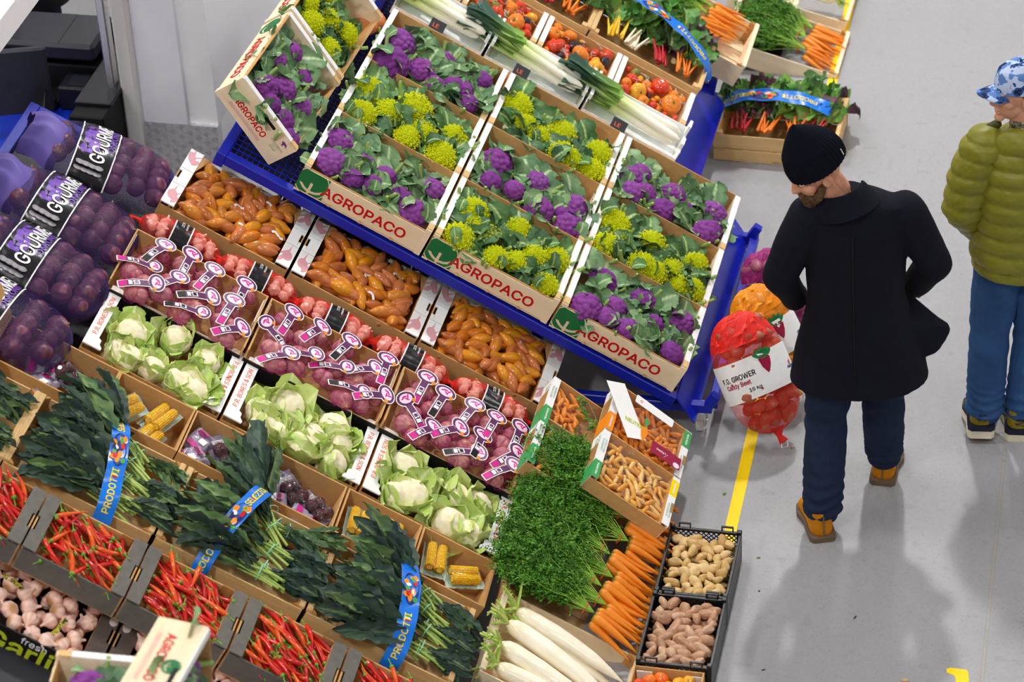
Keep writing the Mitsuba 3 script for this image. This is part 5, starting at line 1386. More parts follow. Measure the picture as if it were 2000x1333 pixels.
# ---- flat cartons of bagged baby carrots
def picc_carton(M, W, D, H, label, bands, words):
    k = thing('lettered_carton', label, 'carton')
    put(k, 'wall', flat(bx(0, W, 0, .006, -H, -.015), 'cardboard'), M)
    put(k, 'wall', flat(bx(0, W, D - .006, D, -H, -.0), 'cardboard'), M)
    put(k, 'bottom', flat(bx(0, W, 0, D, -H, -H + .006), 'cardboard'), M)
    for e in (0, 1):
        x0, x1 = ((0, .034) if e == 0 else (W - .034, W))
        f = put(k, 'end_wall', flat([bx(x0, x1, 0, D, -.004, 0), bx(x0 if e == 0 else x1 - .005, x0 + .005 if e == 0 else x1, 0, D, -H, 0)], 'white_card'), M, 'white lettered end wall')
        put(k, 'inner_wall', flat(bx(x1 - .005 if e == 0 else x0, x1 if e == 0 else x0 + .005, .004, D - .004, -H, -.004), 'cardboard'), M)
        b0, b1 = bands[e][1]
        put(f, 'colour_band', flat([bx(x0 - .0008, x1 + .0008, D * b0, D * b1, -.0035, .0008), bx(x0 - .0008 if e == 0 else x1 - .0005, x0 + .0005 if e == 0 else x1 + .0008, D * b0, D * b1, -H, 0)], bands[e][0]), M)
        R = A([[0, -1, 0], [1, 0, 0], [0, 0, 1]]) if e == 0 else A([[0, 1, 0], [-1, 0, 0], [0, 0, 1]])
        mid = D * (.5 * (b1 + 1.0)) if b0 < .3 else D * b0 * .5
        put(f, 'lettering', flat([moved(text(w_, .0085, False, .0006, min(.10, .012 * len(w_))), mat(R, ((x0 + x1) / 2 + (j - .5) * -.013 * (1 if e == 0 else -1), mid, .0006))) for j, w_ in enumerate(words[e])], 'print_grey_green' if bands[e][0] != 'carton_yellow' else 'print_grey_green'), M)
        put(f, 'band_lettering', flat(moved(text('FRESHNESS', .008, True, .0006, D * (b1 - b0) * .7), mat(R, ((x0 + x1) / 2, D * (b0 + b1) / 2, .0016))), 'print_white'), M)
        if e == 0:   # outer face of the high end: print and the hand hole
            N = mat(A([[0, 0, -1], [-1, 0, 0], [0, 1, 0]]), (-.0008, 0, 0))
            put(f, 'hand_hole', flat(moved(extrude(sbox(-.05, -.02, .05, .02).buffer(.01), .0012), N @ mat(None, (-D * .55, -H * .55, -.0004))), 'cardboard_dark'), M)
            put(f, 'side_lettering', flat([moved(text(w_, .012, False, .0006, D * .42), N @ mat(None, (-D * .68, -.022 - .02 * j, 0))) for j, w_ in enumerate(words[0])], 'print_grey_green'), M)
        else:
            put(f, 'hand_hole', flat(bx(x1 - .014, x1 + .0012, D * (.62 if b0 < .3 else .28), D * (.62 if b0 < .3 else .28) + .06, -.02, .0006), 'cardboard_dark'), M)
    return k
F_P = frame((-.528, .038, .462), 36.7, .1)
PW, PD, PH = .392, .315, .085
P_POS = [(-.235, .255 - PD + .015, -.125, 'upper left of four'), (-.235, -.315, -.125, 'lower left of four'), (0, .001, 0, 'upper right of four'), (0, -.3225, 0, 'lower right of four, pale carrots')]
P_BANDS = [(('carton_green', (0, .36)), ('carton_green', (.6, 1))), (('carton_green', (0, .36)), ('carton_green', (.6, 1))), (('carton_orange', (0, .36)), ('carton_green', (.64, .98))), (('carton_green', (0, .34)), ('carton_yellow', (.60, .92)))]
P_WORDS = [(('CARBON', 'NEUTRAL'), ('CARBON', 'NEUTRAL')), (('PICCOLO', 'PARSNIP'), ('PICCOLO', 'PARSNIP')), (('CARBON', 'NEUTRAL'), ('CARBON', 'NEUTRAL')), (('PICCOLO', 'CARROTS'), ('PICCOLO', 'CARROTS'))]
def baby_mesh(i, cols):
    t = np.linspace(0, 1, 9)
    m = tube(np.stack([t, .06 * np.sin(t * 3 + i), 0 * t], 1), .20 * (1 - .45 * t) * np.clip(np.sin(np.clip(t * 6, 0, PI / 2)), .3, 1) * np.clip((1.03 - t) * 6, .2, 1), 9)
    return m, mixc(cols[0], cols[1], meshkit.fbm(np.asarray(m.vertices) * 5 + i, 2))
BABY = pool(lambda i: baby_mesh(i, ('#d8720c', '#f6a42c')), 4, 'skin_satin')
BABY_PALE = pool(lambda i: baby_mesh(i + 4, (('#dc9420', '#f8cc66'), ('#e0a43c', '#fbdc90'), ('#d8861c', '#f2b848'))[i % 3]), 6, 'skin_satin')
for i, (u0, v0, h, nm) in enumerate(P_POS):
    M = F_P @ mat(None, (u0, v0, h))
    picc_carton(M, PW, PD, PH, f"white printed carton of bagged baby carrots, {nm}", P_BANDS[i], P_WORDS[i])
    pale = i in (1, 3)
    wv = PW if i > 1 else .22
    for layer, (hh, rr) in enumerate(((-.055, .0150), (-.030, .0135))):
        for u, v in scatter(wv - .10, PD - .07, rr, 90 + i * 2 + layer, 70, x0=.055, y0=.035):
            L = rng.uniform(.050, .072)
            whole('baby_carrot', (BABY_PALE if pale else BABY)[rng.integers(6 if pale else 4)], f"{'pale yellow' if pale else 'orange'} baby carrot {where(u, v, PW, PD)} of the {nm.split(',')[0]} cartons", 'carrot', f"baby carrots {where(u, v, PW, PD)} of the {nm.split(',')[0]} cartons", at(M, u, v, hh + rng.uniform(-.004, .006), rot([0, 0, 1], rng.uniform(0, 360)) @ rot([0, 1, 0], rng.uniform(-15, 15)), L) @ mat(None, (-.5, 0, 0)))
    k = thing('clear_bag', f"clear plastic bag over the baby carrots, {nm.split(',')[0]}", 'bag')
    seed = i
    put(k, 'film', flat(sheet(lambda a, b: np.stack([.04 + (PW - .08) * a, .012 + (PD - .024) * b, -.006 + .02 * np.sin(PI * a) * np.sin(PI * b) + .022 * (meshkit.fbm(np.stack([a * 9, b * 7, 0 * a + seed * 5.], -1), 4) - .5) + .008 * np.sin(a * 29 + 9 * meshkit.noise(np.stack([a * 5, b * 5, 0 * a + seed], -1))) * np.sin(b * 7)], -1), 46, 36), 'film', True), M)
    if i == 2:
        put(k, 'white_label', flat(moved(bx(0, .10, 0, .30, 0, .0008), mat(rot([0, 0, 1], 33), (.10, -.03 + .03, .020))), 'print_white'), M, 'white label')
        put(k, 'green_lettering', flat(moved(text('NEUTRAL', .020, True, .0006, .10), mat(rot([0, 0, 1], 5), (.115, .11, .0225))), 'print_lime'), M)
        put(k, 'carrot_picture', flat([moved(extrude(Polygon([(0, .05), (.016, .044), (.02, .02), (.006, -.03), (0, -.04), (-.012, -.01), (-.016, .03)]), .0006), mat(rot([0, 0, 1], 4), (.165, .075, .0225)))], 'carton_orange'), M)
        put(k, 'carrot_picture_leaf', flat([moved(extrude(Polygon([(0, 0), (.014, .04), (.004, .05), (-.006, .07), (-.012, .04)]), .0006), mat(None, (.165, .125, .0225)))], 'carton_green'), M)
        put(k, 'maroon_band', flat(moved(bx(0, .15, 0, .075, 0, .0008), mat(None, (.215, .01, .020))), 'print_maroon'), M, 'maroon printed strip')
        put(k, 'band_lettering', flat([moved(text('SWEET', .012, False, .0006, .05), mat(None, (.265, .05, .0212))), moved(bx(-.02, .02, 0, .001, 0, .0006), mat(rot([0, 0, 1], 60), (.29, .04, .0212)))], 'print_white'), M)
        put(k, 'round_sticker', flat(moved(trimesh.creation.cylinder(.016, .001, sections=20), mat(None, (.345, .025, .0225))), 'print_pink'), M)
        put(k, 'top_label', flat(moved(extrude(sbox(-.09, -.018, .09, .018).buffer(.008), .0008), mat(rot([0, 0, 1], -2), (.19, .275, .014))), 'print_white'), M, 'white rounded top label')
        put(k, 'top_label_print', flat(moved(text('C', .014, True, .0006), mat(None, (.12, .275, .0162))), 'carton_orange'), M)
whole('support_carton', flat([moved(bx(.06, .36, -.28, .28, -.30, -.240, .004), F_P @ mat(rot([0, 1, 0], 0), (-.18, 0, 0)))], 'cardboard_dark'), 'brown carton wedged under the lettered carrot cartons', 'carton')

# ---- black lattice crates on the floor
def black_crate(x0, y0, W, D, H, label):
    k = thing('black_crate', label, 'crate')
    M = mat(None, (x0, y0, H))
    put(k, 'rim', flat([bx(0, W, 0, .012, -.014, 0, .002), bx(0, W, D - .012, D, -.014, 0, .002), bx(0, .012, 0, D, -.014, 0, .002), bx(W - .012, W, 0, D, -.014, 0, .002)], 'black_plastic'), M)
    for x in (0, W - .02):
        for y in (0, D - .02):
            put(k, 'corner_post', flat([bx(x, x + .02, y, y + .02, -H, .012, .003)], 'black_plastic'), M)
    for y in (.002, D - .006):
        bars = [moved(bx(-.14, .14, 0, .003, -.0016, .0016), mat(rot([0, 1, 0], s_ * 45), (x, y, -H / 2))) for s_ in (-1, 1) for x in np.arange(-.02, W + .03, .021)]
        m = join(bars)[0]
        for n_, o in (((1, 0, 0), (.012, 0, 0)), ((-1, 0, 0), (W - .012, 0, 0)), ((0, 0, 1), (0, 0, -H + .004)), ((0, 0, -1), (0, 0, -.012))):
            m = trimesh.intersections.slice_mesh_plane(m, n_, o)
        put(k, 'lattice_side', flat(m, 'black_plastic'), M)
        put(k, 'stacking_lug', flat([bx(x, x + .05, y - .002, y + .006, 0, .020) for x in (.035, W - .085)] and [bx(x + q, x + q + .005, y - .002, y + .006, 0, .022) for x in (.035, W - .085) for q in (0, .045)] + [bx(x, x + .05, y - .002, y + .006, .018, .024) for x in (.035, W - .085)], 'black_plastic'), M)
    for x in (.001, W - .006):
        put(k, 'side_wall', flat([bx(x, x + .005, .012, D - .012, -H, -.010)], 'black_plastic'), M)
    put(k, 'floor', flat(lattice(.005, W - .005, .005, D - .005, -H + .006, .022, .022, .005, .003), 'black_plastic'), M)
    return k
black_crate(-.222, -.600, .296, .425, .15, 'black lattice crate of tan knobbly tubers, the upper one on the yellow line side')
black_crate(-.224, -1.022, .297, .418, .15, 'black lattice crate of purplish brown sunchokes, the lower one')
for b, (P, lab, grp, y0) in enumerate(((CROSNE, 'tan knobbly tuber in the upper black lattice crate', 'tan tubers in the upper black crate', -.600), (TOPINAMBUR, 'purplish brown ringed sunchoke in the lower black lattice crate', 'sunchokes in the lower black crate', -1.022))):
    for layer, (hh, rr) in enumerate(((.085, .021), (.122, .0172))):
        for u, v in scatter(.222, .35, rr, 120 + b * 2 + layer, 80, x0=-.222 + .037, y0=y0 + .036):
            s_ = rng.uniform(.021, .031) if b else rng.uniform(.019, .029)
            w_ = where(u + .222, v - y0, .296, .42)
            whole(('knobbly_tuber', 'sunchoke')[b], P[rng.integers(10)], lab.replace(' in the ', f' {w_} of the '), 'tuber', f'{grp}, {w_}', mat(euler(rng.uniform(0, 360), rng.uniform(-20, 20), rng.uniform(0, 360)), (u, v, hh + rng.uniform(-.006, .006)), (s_ * 1.15, s_, s_)))
# ---- carton of small peppers at the bottom edge
k = carton(mat(None, (-.228, -1.36, .135)), .275, .33, .135, 'brown carton of orange peppers at the bottom edge, in front of the black crates', 'cardboard', .006)
for x in (-.215, -.02):
    put(k, 'end_flap', flat(bx(x, x + .062, -1.055, -1.05, .06, .128), 'offwhite_card'), None, 'torn white flap')
PEP = {c: pool(lambda i: tomato_mesh(i + 11, cc, 5, 1.05), 2, 'skin_wet') for c, cc in (('orange', ('#e0500c', '#f58420')), ('yellow', ('#e08a0c', '#f8b52a')), ('red', ('#c0280c', '#ea5020')))}
for i, (u, v, c) in enumerate([(-.16, -1.09, 'orange'), (-.115, -1.07, 'orange'), (-.085, -1.12, 'yellow'), (-.045, -1.085, 'yellow'), (-.01, -1.07, 'yellow'), (.01, -1.13, 'orange'), (-.19, -1.12, 'red'), (-.15, -1.15, 'orange'), (-.05, -1.15, 'orange'), (-.02, -1.19, 'yellow'), (-.12, -1.18, 'yellow'), (-.18, -1.2, 'red')]):
    k = thing('pepper', f"small lantern shaped {c} pepper in the carton at the bottom edge", 'pepper', f'{c} peppers in the carton at the bottom edge')
    X = mat(euler(rng.uniform(40, 90), 0, rng.uniform(0, 360)), (u, v, .115), (.024, .024, .030))
    put(k, 'fruit', PEP[c][i % 2], X)
    put(k, 'stalk', CALYX[i % 2], X @ mat(None, (0, 0, .85), .5), 'green stalk')

# ---- three big net sacks leaning on the trolley end
def lean_sack(P0, P1, W, H, netb, goods, gname, cat, label, seed, words, face, rg=.036, lab=True):
    d = A(P1) - A(P0); L = np.linalg.norm(d)
    R = along(d, face)
    M = mat(R, (A(P0) + A(P1)) / 2)
    p = Pillow(L, W, H, 3.0, .5)
    k = thing('net_sack', label, 'sack')
    put(k, 'net', flat(p.net(.0075, .0015, 1.035, n=40), netb), M)
    put(k, 'gathered_net', flat(p.patch(.50, .985, -.3, PI + .3, 1.02, 10, 30, .03), netb), M)
    t_ = [tube([[-L / 2 + .02, 0, 0], [-L / 2 - .02, .004, 0], [-L / 2 - .05, .0, .01]], [.035, .012, .022], 9)]
    put(k, 'tied_end', flat(t_[0], netb), M)
    put(k, 'cord', flat(tube([[-L / 2 - .03, 0, 0], [-L / 2 - .07, .02, .01], [-L / 2 - .075, -.01, .01], [-L / 2 - .05, -.02, 0]], .003, 6), 'print_white'), M, 'white cord')
    if lab:
        b = put(k, 'paper_band', flat(p.patch(-.34, .30, -.2, PI + .2, 1.06, 12, 30, .004), 'white_card', True), M, 'white printed band')
        lt = []
        for w_, h_, ww, tt, ph, m_ in words:
            put(b, 'lettering', flat(p.wrap(text(w_, h_, True, .0008, ww), tt, ph, [[0, 1], [1, 0]], 1.065), m_), M)
        leafp = [affinity.translate(affinity.rotate(affinity.scale(Point(0, 0).buffer(1, 8), .026, .009), a, origin=(0, 0)), .022 * math.cos(math.radians(a)), .05 + .022 * math.sin(math.radians(a))) for a in (60, 90, 120, 35, 145)]
        put(b, 'leaf_print', flat(p.wrap(extrude(union_all(leafp), .0008), .02, PI * .52, [[0, 1], [1, 0]], 1.066), 'print_green'), M, 'green leaf print')
        root = affinity.translate(Polygon([(-.024, .05), (-.01, .058), (.012, .058), (.024, .046), (.018, .016), (.004, -.012), (-.004, -.018), (-.018, .014)]), 0, 0)
        put(b, 'root_print', flat(p.wrap(extrude(root, .0008), .02, PI * .52, [[0, 1], [1, 0]], 1.065), 'print_maroon'), M, 'beetroot print')
    for q, ph in p.goods(rg, seed, 6.5, .0, PI):
        if lab and -.30 < q[0] / (L / 2) < .28 and False:
            continue
        whole(gname, goods[rng.integers(len(goods))], f"{cat[1]} in the {label.split(',')[0]}", cat[0], f"{cat[1]}s in the {label.split(',')[0]}", M @ mat(euler(*rng.uniform(0, 360, 3)), q, rng.uniform(rg * 1.1, rg * 1.4)))
lean_sack((.125, .61, .09), (-.12, .84, .53), .32, .25, 'net_red', ROOT_RED, 'root', ('carrot', 'stubby red root'), 'red net sack with a white printed band, leaning on the trolley foot', 140, [('F.G. GROWER', .022, .15, .05, PI * .24, 'print_black'), ('Candy Beet', .020, .11, -.06, PI * .22, 'print_maroon'), ('10 kg', .015, .05, -.19, PI * .36, 'print_black'), ('PRODUCE', .012, .07, -.1, PI * .80, 'print_navy')], (.55, -.75, .6))
lean_sack((.15, .95, .09), (-.09, 1.10, .50), .28, .23, 'net_orange', ROOT_GOLD, 'root', ('carrot', 'golden root'), 'orange net sack with a white printed band, behind the red one', 150, [('10 kg', .015, .05, -.19, PI * .40, 'print_black'), ('PRODUCE', .012, .07, -.1, PI * .78, 'print_navy')], (.55, -.75, .6))
lean_sack((.10, 1.28, .10), (-.08, 1.40, .50), .26, .21, 'net_plum', ROOT_PINK, 'root', ('carrot', 'purple root'), 'plum net sack, farthest of the three by the man', 160, [], (.55, -.75, .6), lab=False)
# ---------------------------------------------------------------- back of the cauliflower trolley: leeks, tomatoes, chard
def leek_mesh(i):
    t = np.linspace(0, 1, 24)
    P = np.stack([t, .02 * np.sin(t * 4 + i), .0 * t], 1)
    rad = np.interp(t, [0, .02, .08, .5, .75, 1], [.018, .036, .038, .036, .046, .02])
    m = tube(P, rad, 12)
    v = np.asarray(m.vertices)
    a = np.arctan2(v[:, 2], v[:, 1])
    c = mixc('#f6f4e4', '#cfe08c', np.clip((v[:, 0] - .30) / .28, 0, 1) + .08 * np.sin(a * 9))
    return m, c
LEEK = pool(leek_mesh, 3, 'skin_satin')
def leek_leaf(i):
    r_ = np.random.default_rng(i)
    def fn(u, v):
        s_ = v * 2 - 1
        w = .075 * (1 - .15 * u)
        return np.stack([u, s_ * w + (r_.random() - .5) * .0 + .10 * (i % 5 - 2) * u * u, .035 - .045 * (1 - np.abs(s_)) ** 1.0 * (1 - .3 * u) + .02 * np.sin(u * 5 + i)], -1)
    m = sheet(fn, 12, 7)
    v = np.asarray(m.vertices)
    return m, mixc('#94be58', '#3c5f50', np.clip(v[:, 0] * 1.5 + .1 * np.sin(v[:, 1] * 300), 0, 1))
LLEAF = pool(leek_leaf, 5, 'leaf_sheet')
def leek(F, u, v, h, a, L, label, seed):
    """white end down the slope"""
    k = thing('leek', label, 'leek')
    X = at(F, u, v, h, rot([0, 0, 1], 180 + a))
    put(k, 'shaft', LEEK[seed % 3], X @ mat(None, s=(L, L * .95, L * .95)), 'white and pale green shaft')
    for j in range(5):
        put(k, 'leaf', LLEAF[(seed + j) % 5], X @ mat(euler(rng.uniform(-30, 30), rng.uniform(-3, 1), (j - 2) * 2.4), (L * .60, 0, .006 * j - .006)) @ mat(None, s=(L * rng.uniform(.46, .56), .45, .5)), 'dark green leaf')
LB = [(-.005, .470), (.480, .505), (1.000, .505)]
for c, (u0, W) in enumerate(LB):
    M = FA @ mat(None, (u0, 1.475, .02))
    D = .215
    k = thing('leek_box', f"white plastic box of leeks standing on sweet potatoes, {COLS[c]} one", 'box')
    put(k, 'wall', flat(bx(0, W, D - .004, D, -.10, .0), 'white_plastic'), M)
    put(k, 'wall', flat(bx(0, W, 0, .004, -.10, -.055), 'white_plastic'), M)
    for x in (0, W - .004):
        put(k, 'end_wall', flat([bx(x, x + .004, 0, D, -.10, -.01), bx(x - .012 if x else x, x + .004 if x else x + .016, .03, .09, -.012, .02), bx(x - .010 if x else x, x + .004 if x else x + .014, D - .06, D, -.012, .045)], 'white_plastic'), M)
    put(k, 'bottom', flat(bx(0, W, 0, D, -.10, -.095), 'white_plastic'), M)
    for j, (v, h, a) in enumerate(((.055, .018, 6), (.115, .022, 3), (.165, -.015, 1), (.075, -.03, 2))):
        leek(M, W - .03 - .02 * (j % 2), v, h, -a, .56, f"leek with white shaft and dark leaves, {('nearest', 'second nearest', 'farthest', 'lowest')[j]} in the {COLS[c]} white box", c * 4 + j)
    put(k, 'price_card', flat(moved(bx(0, .075, 0, .055, 0, .0015), mat(rot([1, 0, 0], 30), (.15 if c else .19, -.055, -.03))), 'dark_grey'), M, 'small dark printed card')
    put(k, 'price_card_print', flat([moved(text('LE', .02, True, .0008), mat(rot([1, 0, 0], 30), ((.15 if c else .19) + .03, -.038, -.017)))], 'print_orange'), M)
for i, (u, v, a) in enumerate(((-.075, 1.30, 60), (-.045, 1.37, 80), (.13, 1.435, -10), (-.10, 1.22, 40), (.66, 1.44, 0), (1.16, 1.445, -5), (1.06, 1.44, 20), (1.40, 1.447, 0))):
    s_ = .065 if i in (0, 1, 2) else .05
    whole('sweet_potato', SWEET[i % 4], f"orange brown sweet potato {('in the gap left of the cauliflower crates, right one', 'in the gap left of the cauliflower crates, farther one', 'peeping out under the left leek box', 'in the gap left of the cauliflower crates, nearest one', 'peeping out under the middle leek box', 'peeping out under the right leek box, left one', 'peeping out under the right leek box, middle one', 'peeping out under the right leek box, right one')[i]}", 'sweet potato', None, at(FA, u, v, -.07 if i not in (0, 1, 3) else -.10, rot([0, 0, 1], a), s_))
for c in range(3):
    carton(FA @ mat(None, (LB[c][0] + .02, 1.455, -.075)), LB[c][1] - .03, .24, .09, f"low brown carton of sweet potatoes under the {COLS[c]} leek box", 'cardboard')

# tomato crates, 40 x 30
T_U = (-.135, .272, .678, 1.082)
TN = ('leftmost', 'second', 'third', 'rightmost')
for c, u0 in enumerate(T_U):
    M = FA @ mat(None, (u0, 1.69, .03))
    W, D, H, e = .398, .285, .12, .026
    k = thing('tomato_crate', f"white edged crate of mixed tomatoes, {TN[c]} of four", 'crate')
    for x in (0, W - e):
        p = put(k, 'end_panel', wood([bx(x, x + e, 0, D, -H, -.006)], 'plywood'), M)
        put(p, 'white_edge', flat(bx(x, x + e, .03, D, -.006, 0, .0015), 'white_card'), M)
        put(p, 'corner_post', wood(bx(x, x + e, 0, .03, -.008, -.001), 'pine'), M)
    put(k, 'side_panel', wood(bx(0, W, 0, .005, -H, -.03), 'plywood'), M)
    put(k, 'side_panel', wood(bx(0, W, D - .005, D, -H, -.01), 'pine'), M)
    put(k, 'liner', flat(bx(e, W - e, D - .009, D - .005, -H, -.008), 'cardboard'), M)
    put(k, 'bottom', flat(bx(0, W, 0, D, -H, -H + .005), 'cardboard'), M)
    r_ = np.random.default_rng(600 + c)
    big = [(.30, .10, .050, 'orange'), (.22, .20, .046, 'red'), (.13, .08, .044, 'yellow')] if c == 3 else [(.10, .20, .052, 'yellow'), (.27, .10, .044, 'orange'), (.17, .07, .040, 'red')] if c == 1 else [(.30, .06, .050, 'yellow'), (.21, .10, .048, 'orange'), (.08, .08, .042, 'red')]
    P = list(big)
    for _ in range(1500):
        u, v, s_ = r_.uniform(.05, W - .05), r_.uniform(.035, D - .035), r_.choice([.016, .022, .028, .034], p=[.2, .3, .3, .2])
        if all(math.hypot(u - a, v - b) > (s_ + t) * .82 for a, b, t, _ in P):
            P.append((u, v, s_, r_.choice(['red', 'orange', 'yellow', 'green', 'black'], p=[.34, .26, .10, .20, .10])))
    for i, (u, v, s_, col) in enumerate(P):
        cn = {'black': 'near black', 'green': 'olive green'}.get(col, col)
        size = 'large' if s_ > .038 else 'medium' if s_ > .025 else 'small'
        k = thing('tomato', f"{size} {cn} tomato {where(u, v, W, D)} of the {TN[c]} tomato crate", 'tomato', f"{size} {cn} tomatoes {where(u, v, W, D)} of the {TN[c]} tomato crate")
        X = at(M, u, v, -.038 + s_ * .6 + r_.uniform(-.01, .006), euler(r_.uniform(-60, 60), r_.uniform(-60, 60), r_.uniform(0, 360)), s_)
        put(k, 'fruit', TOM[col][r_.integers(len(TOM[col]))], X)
        if s_ > .02:
            put(k, 'calyx', CALYX[i % 2], X @ mat(None, (0, 0, .62), .8), 'green calyx')
    st = [tube(np.cumsum(np.vstack([[r_.uniform(.06, W - .06), r_.uniform(.05, D - .04), -.004], r_.normal(0, .011, (6, 3)) * A([1, 1, .25])]), 0), .0011, 4) for _ in range(16)]
    key = whole('paper_shred', flat(st, 'offwhite_card'), f"thin pale paper shreds on the tomatoes of the {TN[c]} crate", 'packing', None, M)
    labels[key]['kind'] = 'stuff'

# chard crates
LEAF_C = pool(lambda i: leaf(300 + i, 1, .62, ((45, -85), (50, -70), (30, -60), (60, -110))[i % 4], .5, .3, ('#3a6a2a', '#4a7e30', '#5c9036', '#305a28', '#3a2430', '#3e7434')[i % 6], ('#74b050', '#86c05a', '#9ccc66', '#60984a', '#6a4a50', '#7cb654')[i % 6], ('#d8e08c', '#e0c070', '#c84848', '#e8e2b0', '#b43c60', '#c4d880')[i % 6], 18, 13, .2, .16, .12, bumpy=.05), 12, 'leaf_sheet')
def stem_pool(cols):
    return pool(lambda i: (lambda m: (m, mixc(cols[0], cols[1], meshkit.noise(np.asarray(m.vertices) * 8 + i))))(tube([[0, 0, 0], [.5, .03 * (i - 1), .04], [1, .08 * (i - 1), .02]], [.075, .058, .040], 7)), 3, 'skin_gloss')
STEMS = {'yellow': stem_pool(('#d8a010', '#f6d040')), 'red': stem_pool(('#8c1024', '#d83a40')), 'white': stem_pool(('#d8c8a0', '#f4eeda')), 'orange': stem_pool(('#d85a10', '#f09030')), 'pink': stem_pool(('#b02860', '#e07898'))}
def chard_bunch(M, label, col, seed, n=11, L=.16):
    r_ = np.random.default_rng(seed)
    k = thing('chard_bunch', label, 'chard')
    for i in range(n):
        a = r_.uniform(-55, 55)
        put(k, 'leaf', LEAF_C[r_.integers(12)], M @ mat(euler(r_.uniform(-40, 40), r_.uniform(-25, 20), 90 + a), (r_.uniform(-.05, .05), r_.uniform(.0, .08), r_.uniform(-.02, .02)), L * r_.uniform(.8, 1.2)))
    for i in range(8):
        put(k, 'stem', STEMS[col][i % 3], M @ mat(euler(0, r_.uniform(-25, 0), 90 + r_.uniform(-22, 22)), (r_.uniform(-.035, .035), -.09 + r_.uniform(-.01, .01), .0 + .008 * (i % 3)), r_.uniform(.09, .13)), f'{col} stem')
    return k
C_F = FA @ mat(None, (0, 0, .05))
for c, (u0, nm) in enumerate(((.268, 'left'), (.882, 'right'))):
    M = C_F @ mat(None, (u0, 2.005, 0))
    slat_crate(M, .605, .43, .14, f"pine crate of rainbow chard behind the tomatoes, {nm} of two", 'pine', 2, .032, tri=False)
    for j, (u, v, col) in enumerate(((.10, .16, 'yellow'), (.23, .15, 'white'), (.36, .15, 'red'), (.49, .16, 'orange'), (.15, .30, 'white'), (.31, .30, 'pink'), (.46, .30, 'yellow'))):
        chard_bunch(M @ mat(rot([0, 0, 1], rng.uniform(-15, 15)), (u, v, -.02)), f"{col} stemmed chard bunch, {('far left', 'left', 'middle', 'far right', 'back left', 'back middle', 'back right')[j]} in the {nm} chard crate of the trolley", col, 1000 + c * 10 + j, 11 if j < 4 else 8)
NA = FA[:3, 2]
Mr = C_F @ mat(None, (.882, 2.005, 0))
blue_band(deck_pts(Mr, [(-.03, .33, -.03), (-.012, .32, .03), (.10, .30, .11), (.28, .26, .125), (.45, .22, .10), (.56, .19, .055), (.615, .17, .015), (.622, .165, -.05)]), .075, 'blue printed band over the right chard crate of the trolley', ['SELEZIONATI', 'PRODOTTI'], ((.16, .74), (180, 180)), NA, (.27, .60), .43)
Ml = C_F @ mat(None, (.268, 2.005, 0))
blue_band(deck_pts(Ml, [(.10, .36, .05), (.30, .33, .12), (.48, .30, .10), (.60, .29, .02), (.618, .285, -.04)]), .07, 'blue printed band over the left chard crate of the trolley', ['SELEZIONATI'], ((.75,), (180,)), NA, (.45,), .2)

# chard crate on the aisle floor
M = mat(rot([0, 0, 1], -1.6), (-.508, 2.965, .165))
slat_crate(M, .625, .455, .16, 'pine crate of rainbow chard standing alone on the floor', 'pine', 2, .034, tri=False)
for j, (u, v, col) in enumerate(((.12, .16, 'red'), (.25, .15, 'orange'), (.38, .16, 'orange'), (.50, .16, 'red'), (.18, .31, 'white'), (.34, .32, 'pink'), (.48, .32, 'yellow'), (.09, .30, 'yellow'))):
    chard_bunch(M @ mat(rot([0, 0, 1], rng.uniform(-15, 15)), (u, v, -.02)), f"{col} stemmed chard bunch, {('near left', 'near middle left', 'near middle right', 'near right', 'far left', 'far middle', 'far right', 'far corner')[j]} in the crate on the floor", col, 1040 + j, 11, .17)
blue_band(deck_pts(M, [(-.02, .24, -.05), (-.008, .24, .03), (.10, .235, .095), (.26, .235, .11), (.40, .235, .105), (.52, .22, .08), (.575, .22, .05)]), .085, 'blue printed band over the chard crate on the floor', ['SELEZIONATI', 'PRODOTTI'], ((.17, .74), (180, 180)), (0, -.25, 1), (.30, .62), .45)

# carrot crates at the top edge
F_C1 = frame((-.95, 3.10, .88), 28, -1.0)
def back_carrots(M, label, spots, seed, W=.62, D=.42, H=.13):
    slat_crate(M, W, D, H, label[0], 'plywood', 1, .036)
    for i, (u, v, a, s_) in enumerate(spots):
        carrot_bunch(M @ mat(rot([0, 0, 1], a), (u, v, -.005)), f"carrot bunch with feathery tops, {('near', 'middle', 'far', 'fourth')[i]} one in the {label[1]}", seed + i, 7, .20 * s_, .36, 40, 20, 15)
back_carrots(FA @ mat(rot([0, 0, 1], 0), (1.045, 2.50, -.01)), ('pine crate of bunched carrots behind the chard trolley', 'carrot crate behind the chard trolley'), ((.30, .16, 18, 1.), (.32, .28, 10, 1.), (.34, .36, 8, 1.)), 840, .63, .46)
M2 = mat(rot([0, 0, 1], -2) @ rot([0, 1, 0], 15.3), (-.585, 3.90, .195))
back_carrots(M2, ('pine crate of bunched carrots tilted over the yellow line', 'crate tilted over the yellow line'), ((.40, .14, -8, .9), (.38, .27, -18, 1.1), (.40, .38, -8, 1.)), 860, .63, .48)
whole('support_block', flat(bx(-.60, -.30, 3.95, 4.35, 0, .04), 'black_matte'), 'dark block under the tilted carrot crate', 'block')
M3 = mat(rot([0, 0, 1], -2) @ rot([0, 1, 0], 14), (-.62, 4.42, .23))
slat_crate(M3, .66, .48, .15, 'pine crate with a pale daikon at the top edge of the photo', 'plywood', 1, .036)
k = thing('daikon', 'pale daikon lying in the crate at the top edge of the photo', 'radish')
put(k, 'root', DAIKON[0], M3 @ mat(rot([0, 0, 1], 168), (.56, .20, -.01), .42))
put(k, 'leaf_top', DTOP[1], M3 @ mat(rot([0, 0, 1], 150), (.56, .20, 0)), 'pale green leaf stalks')

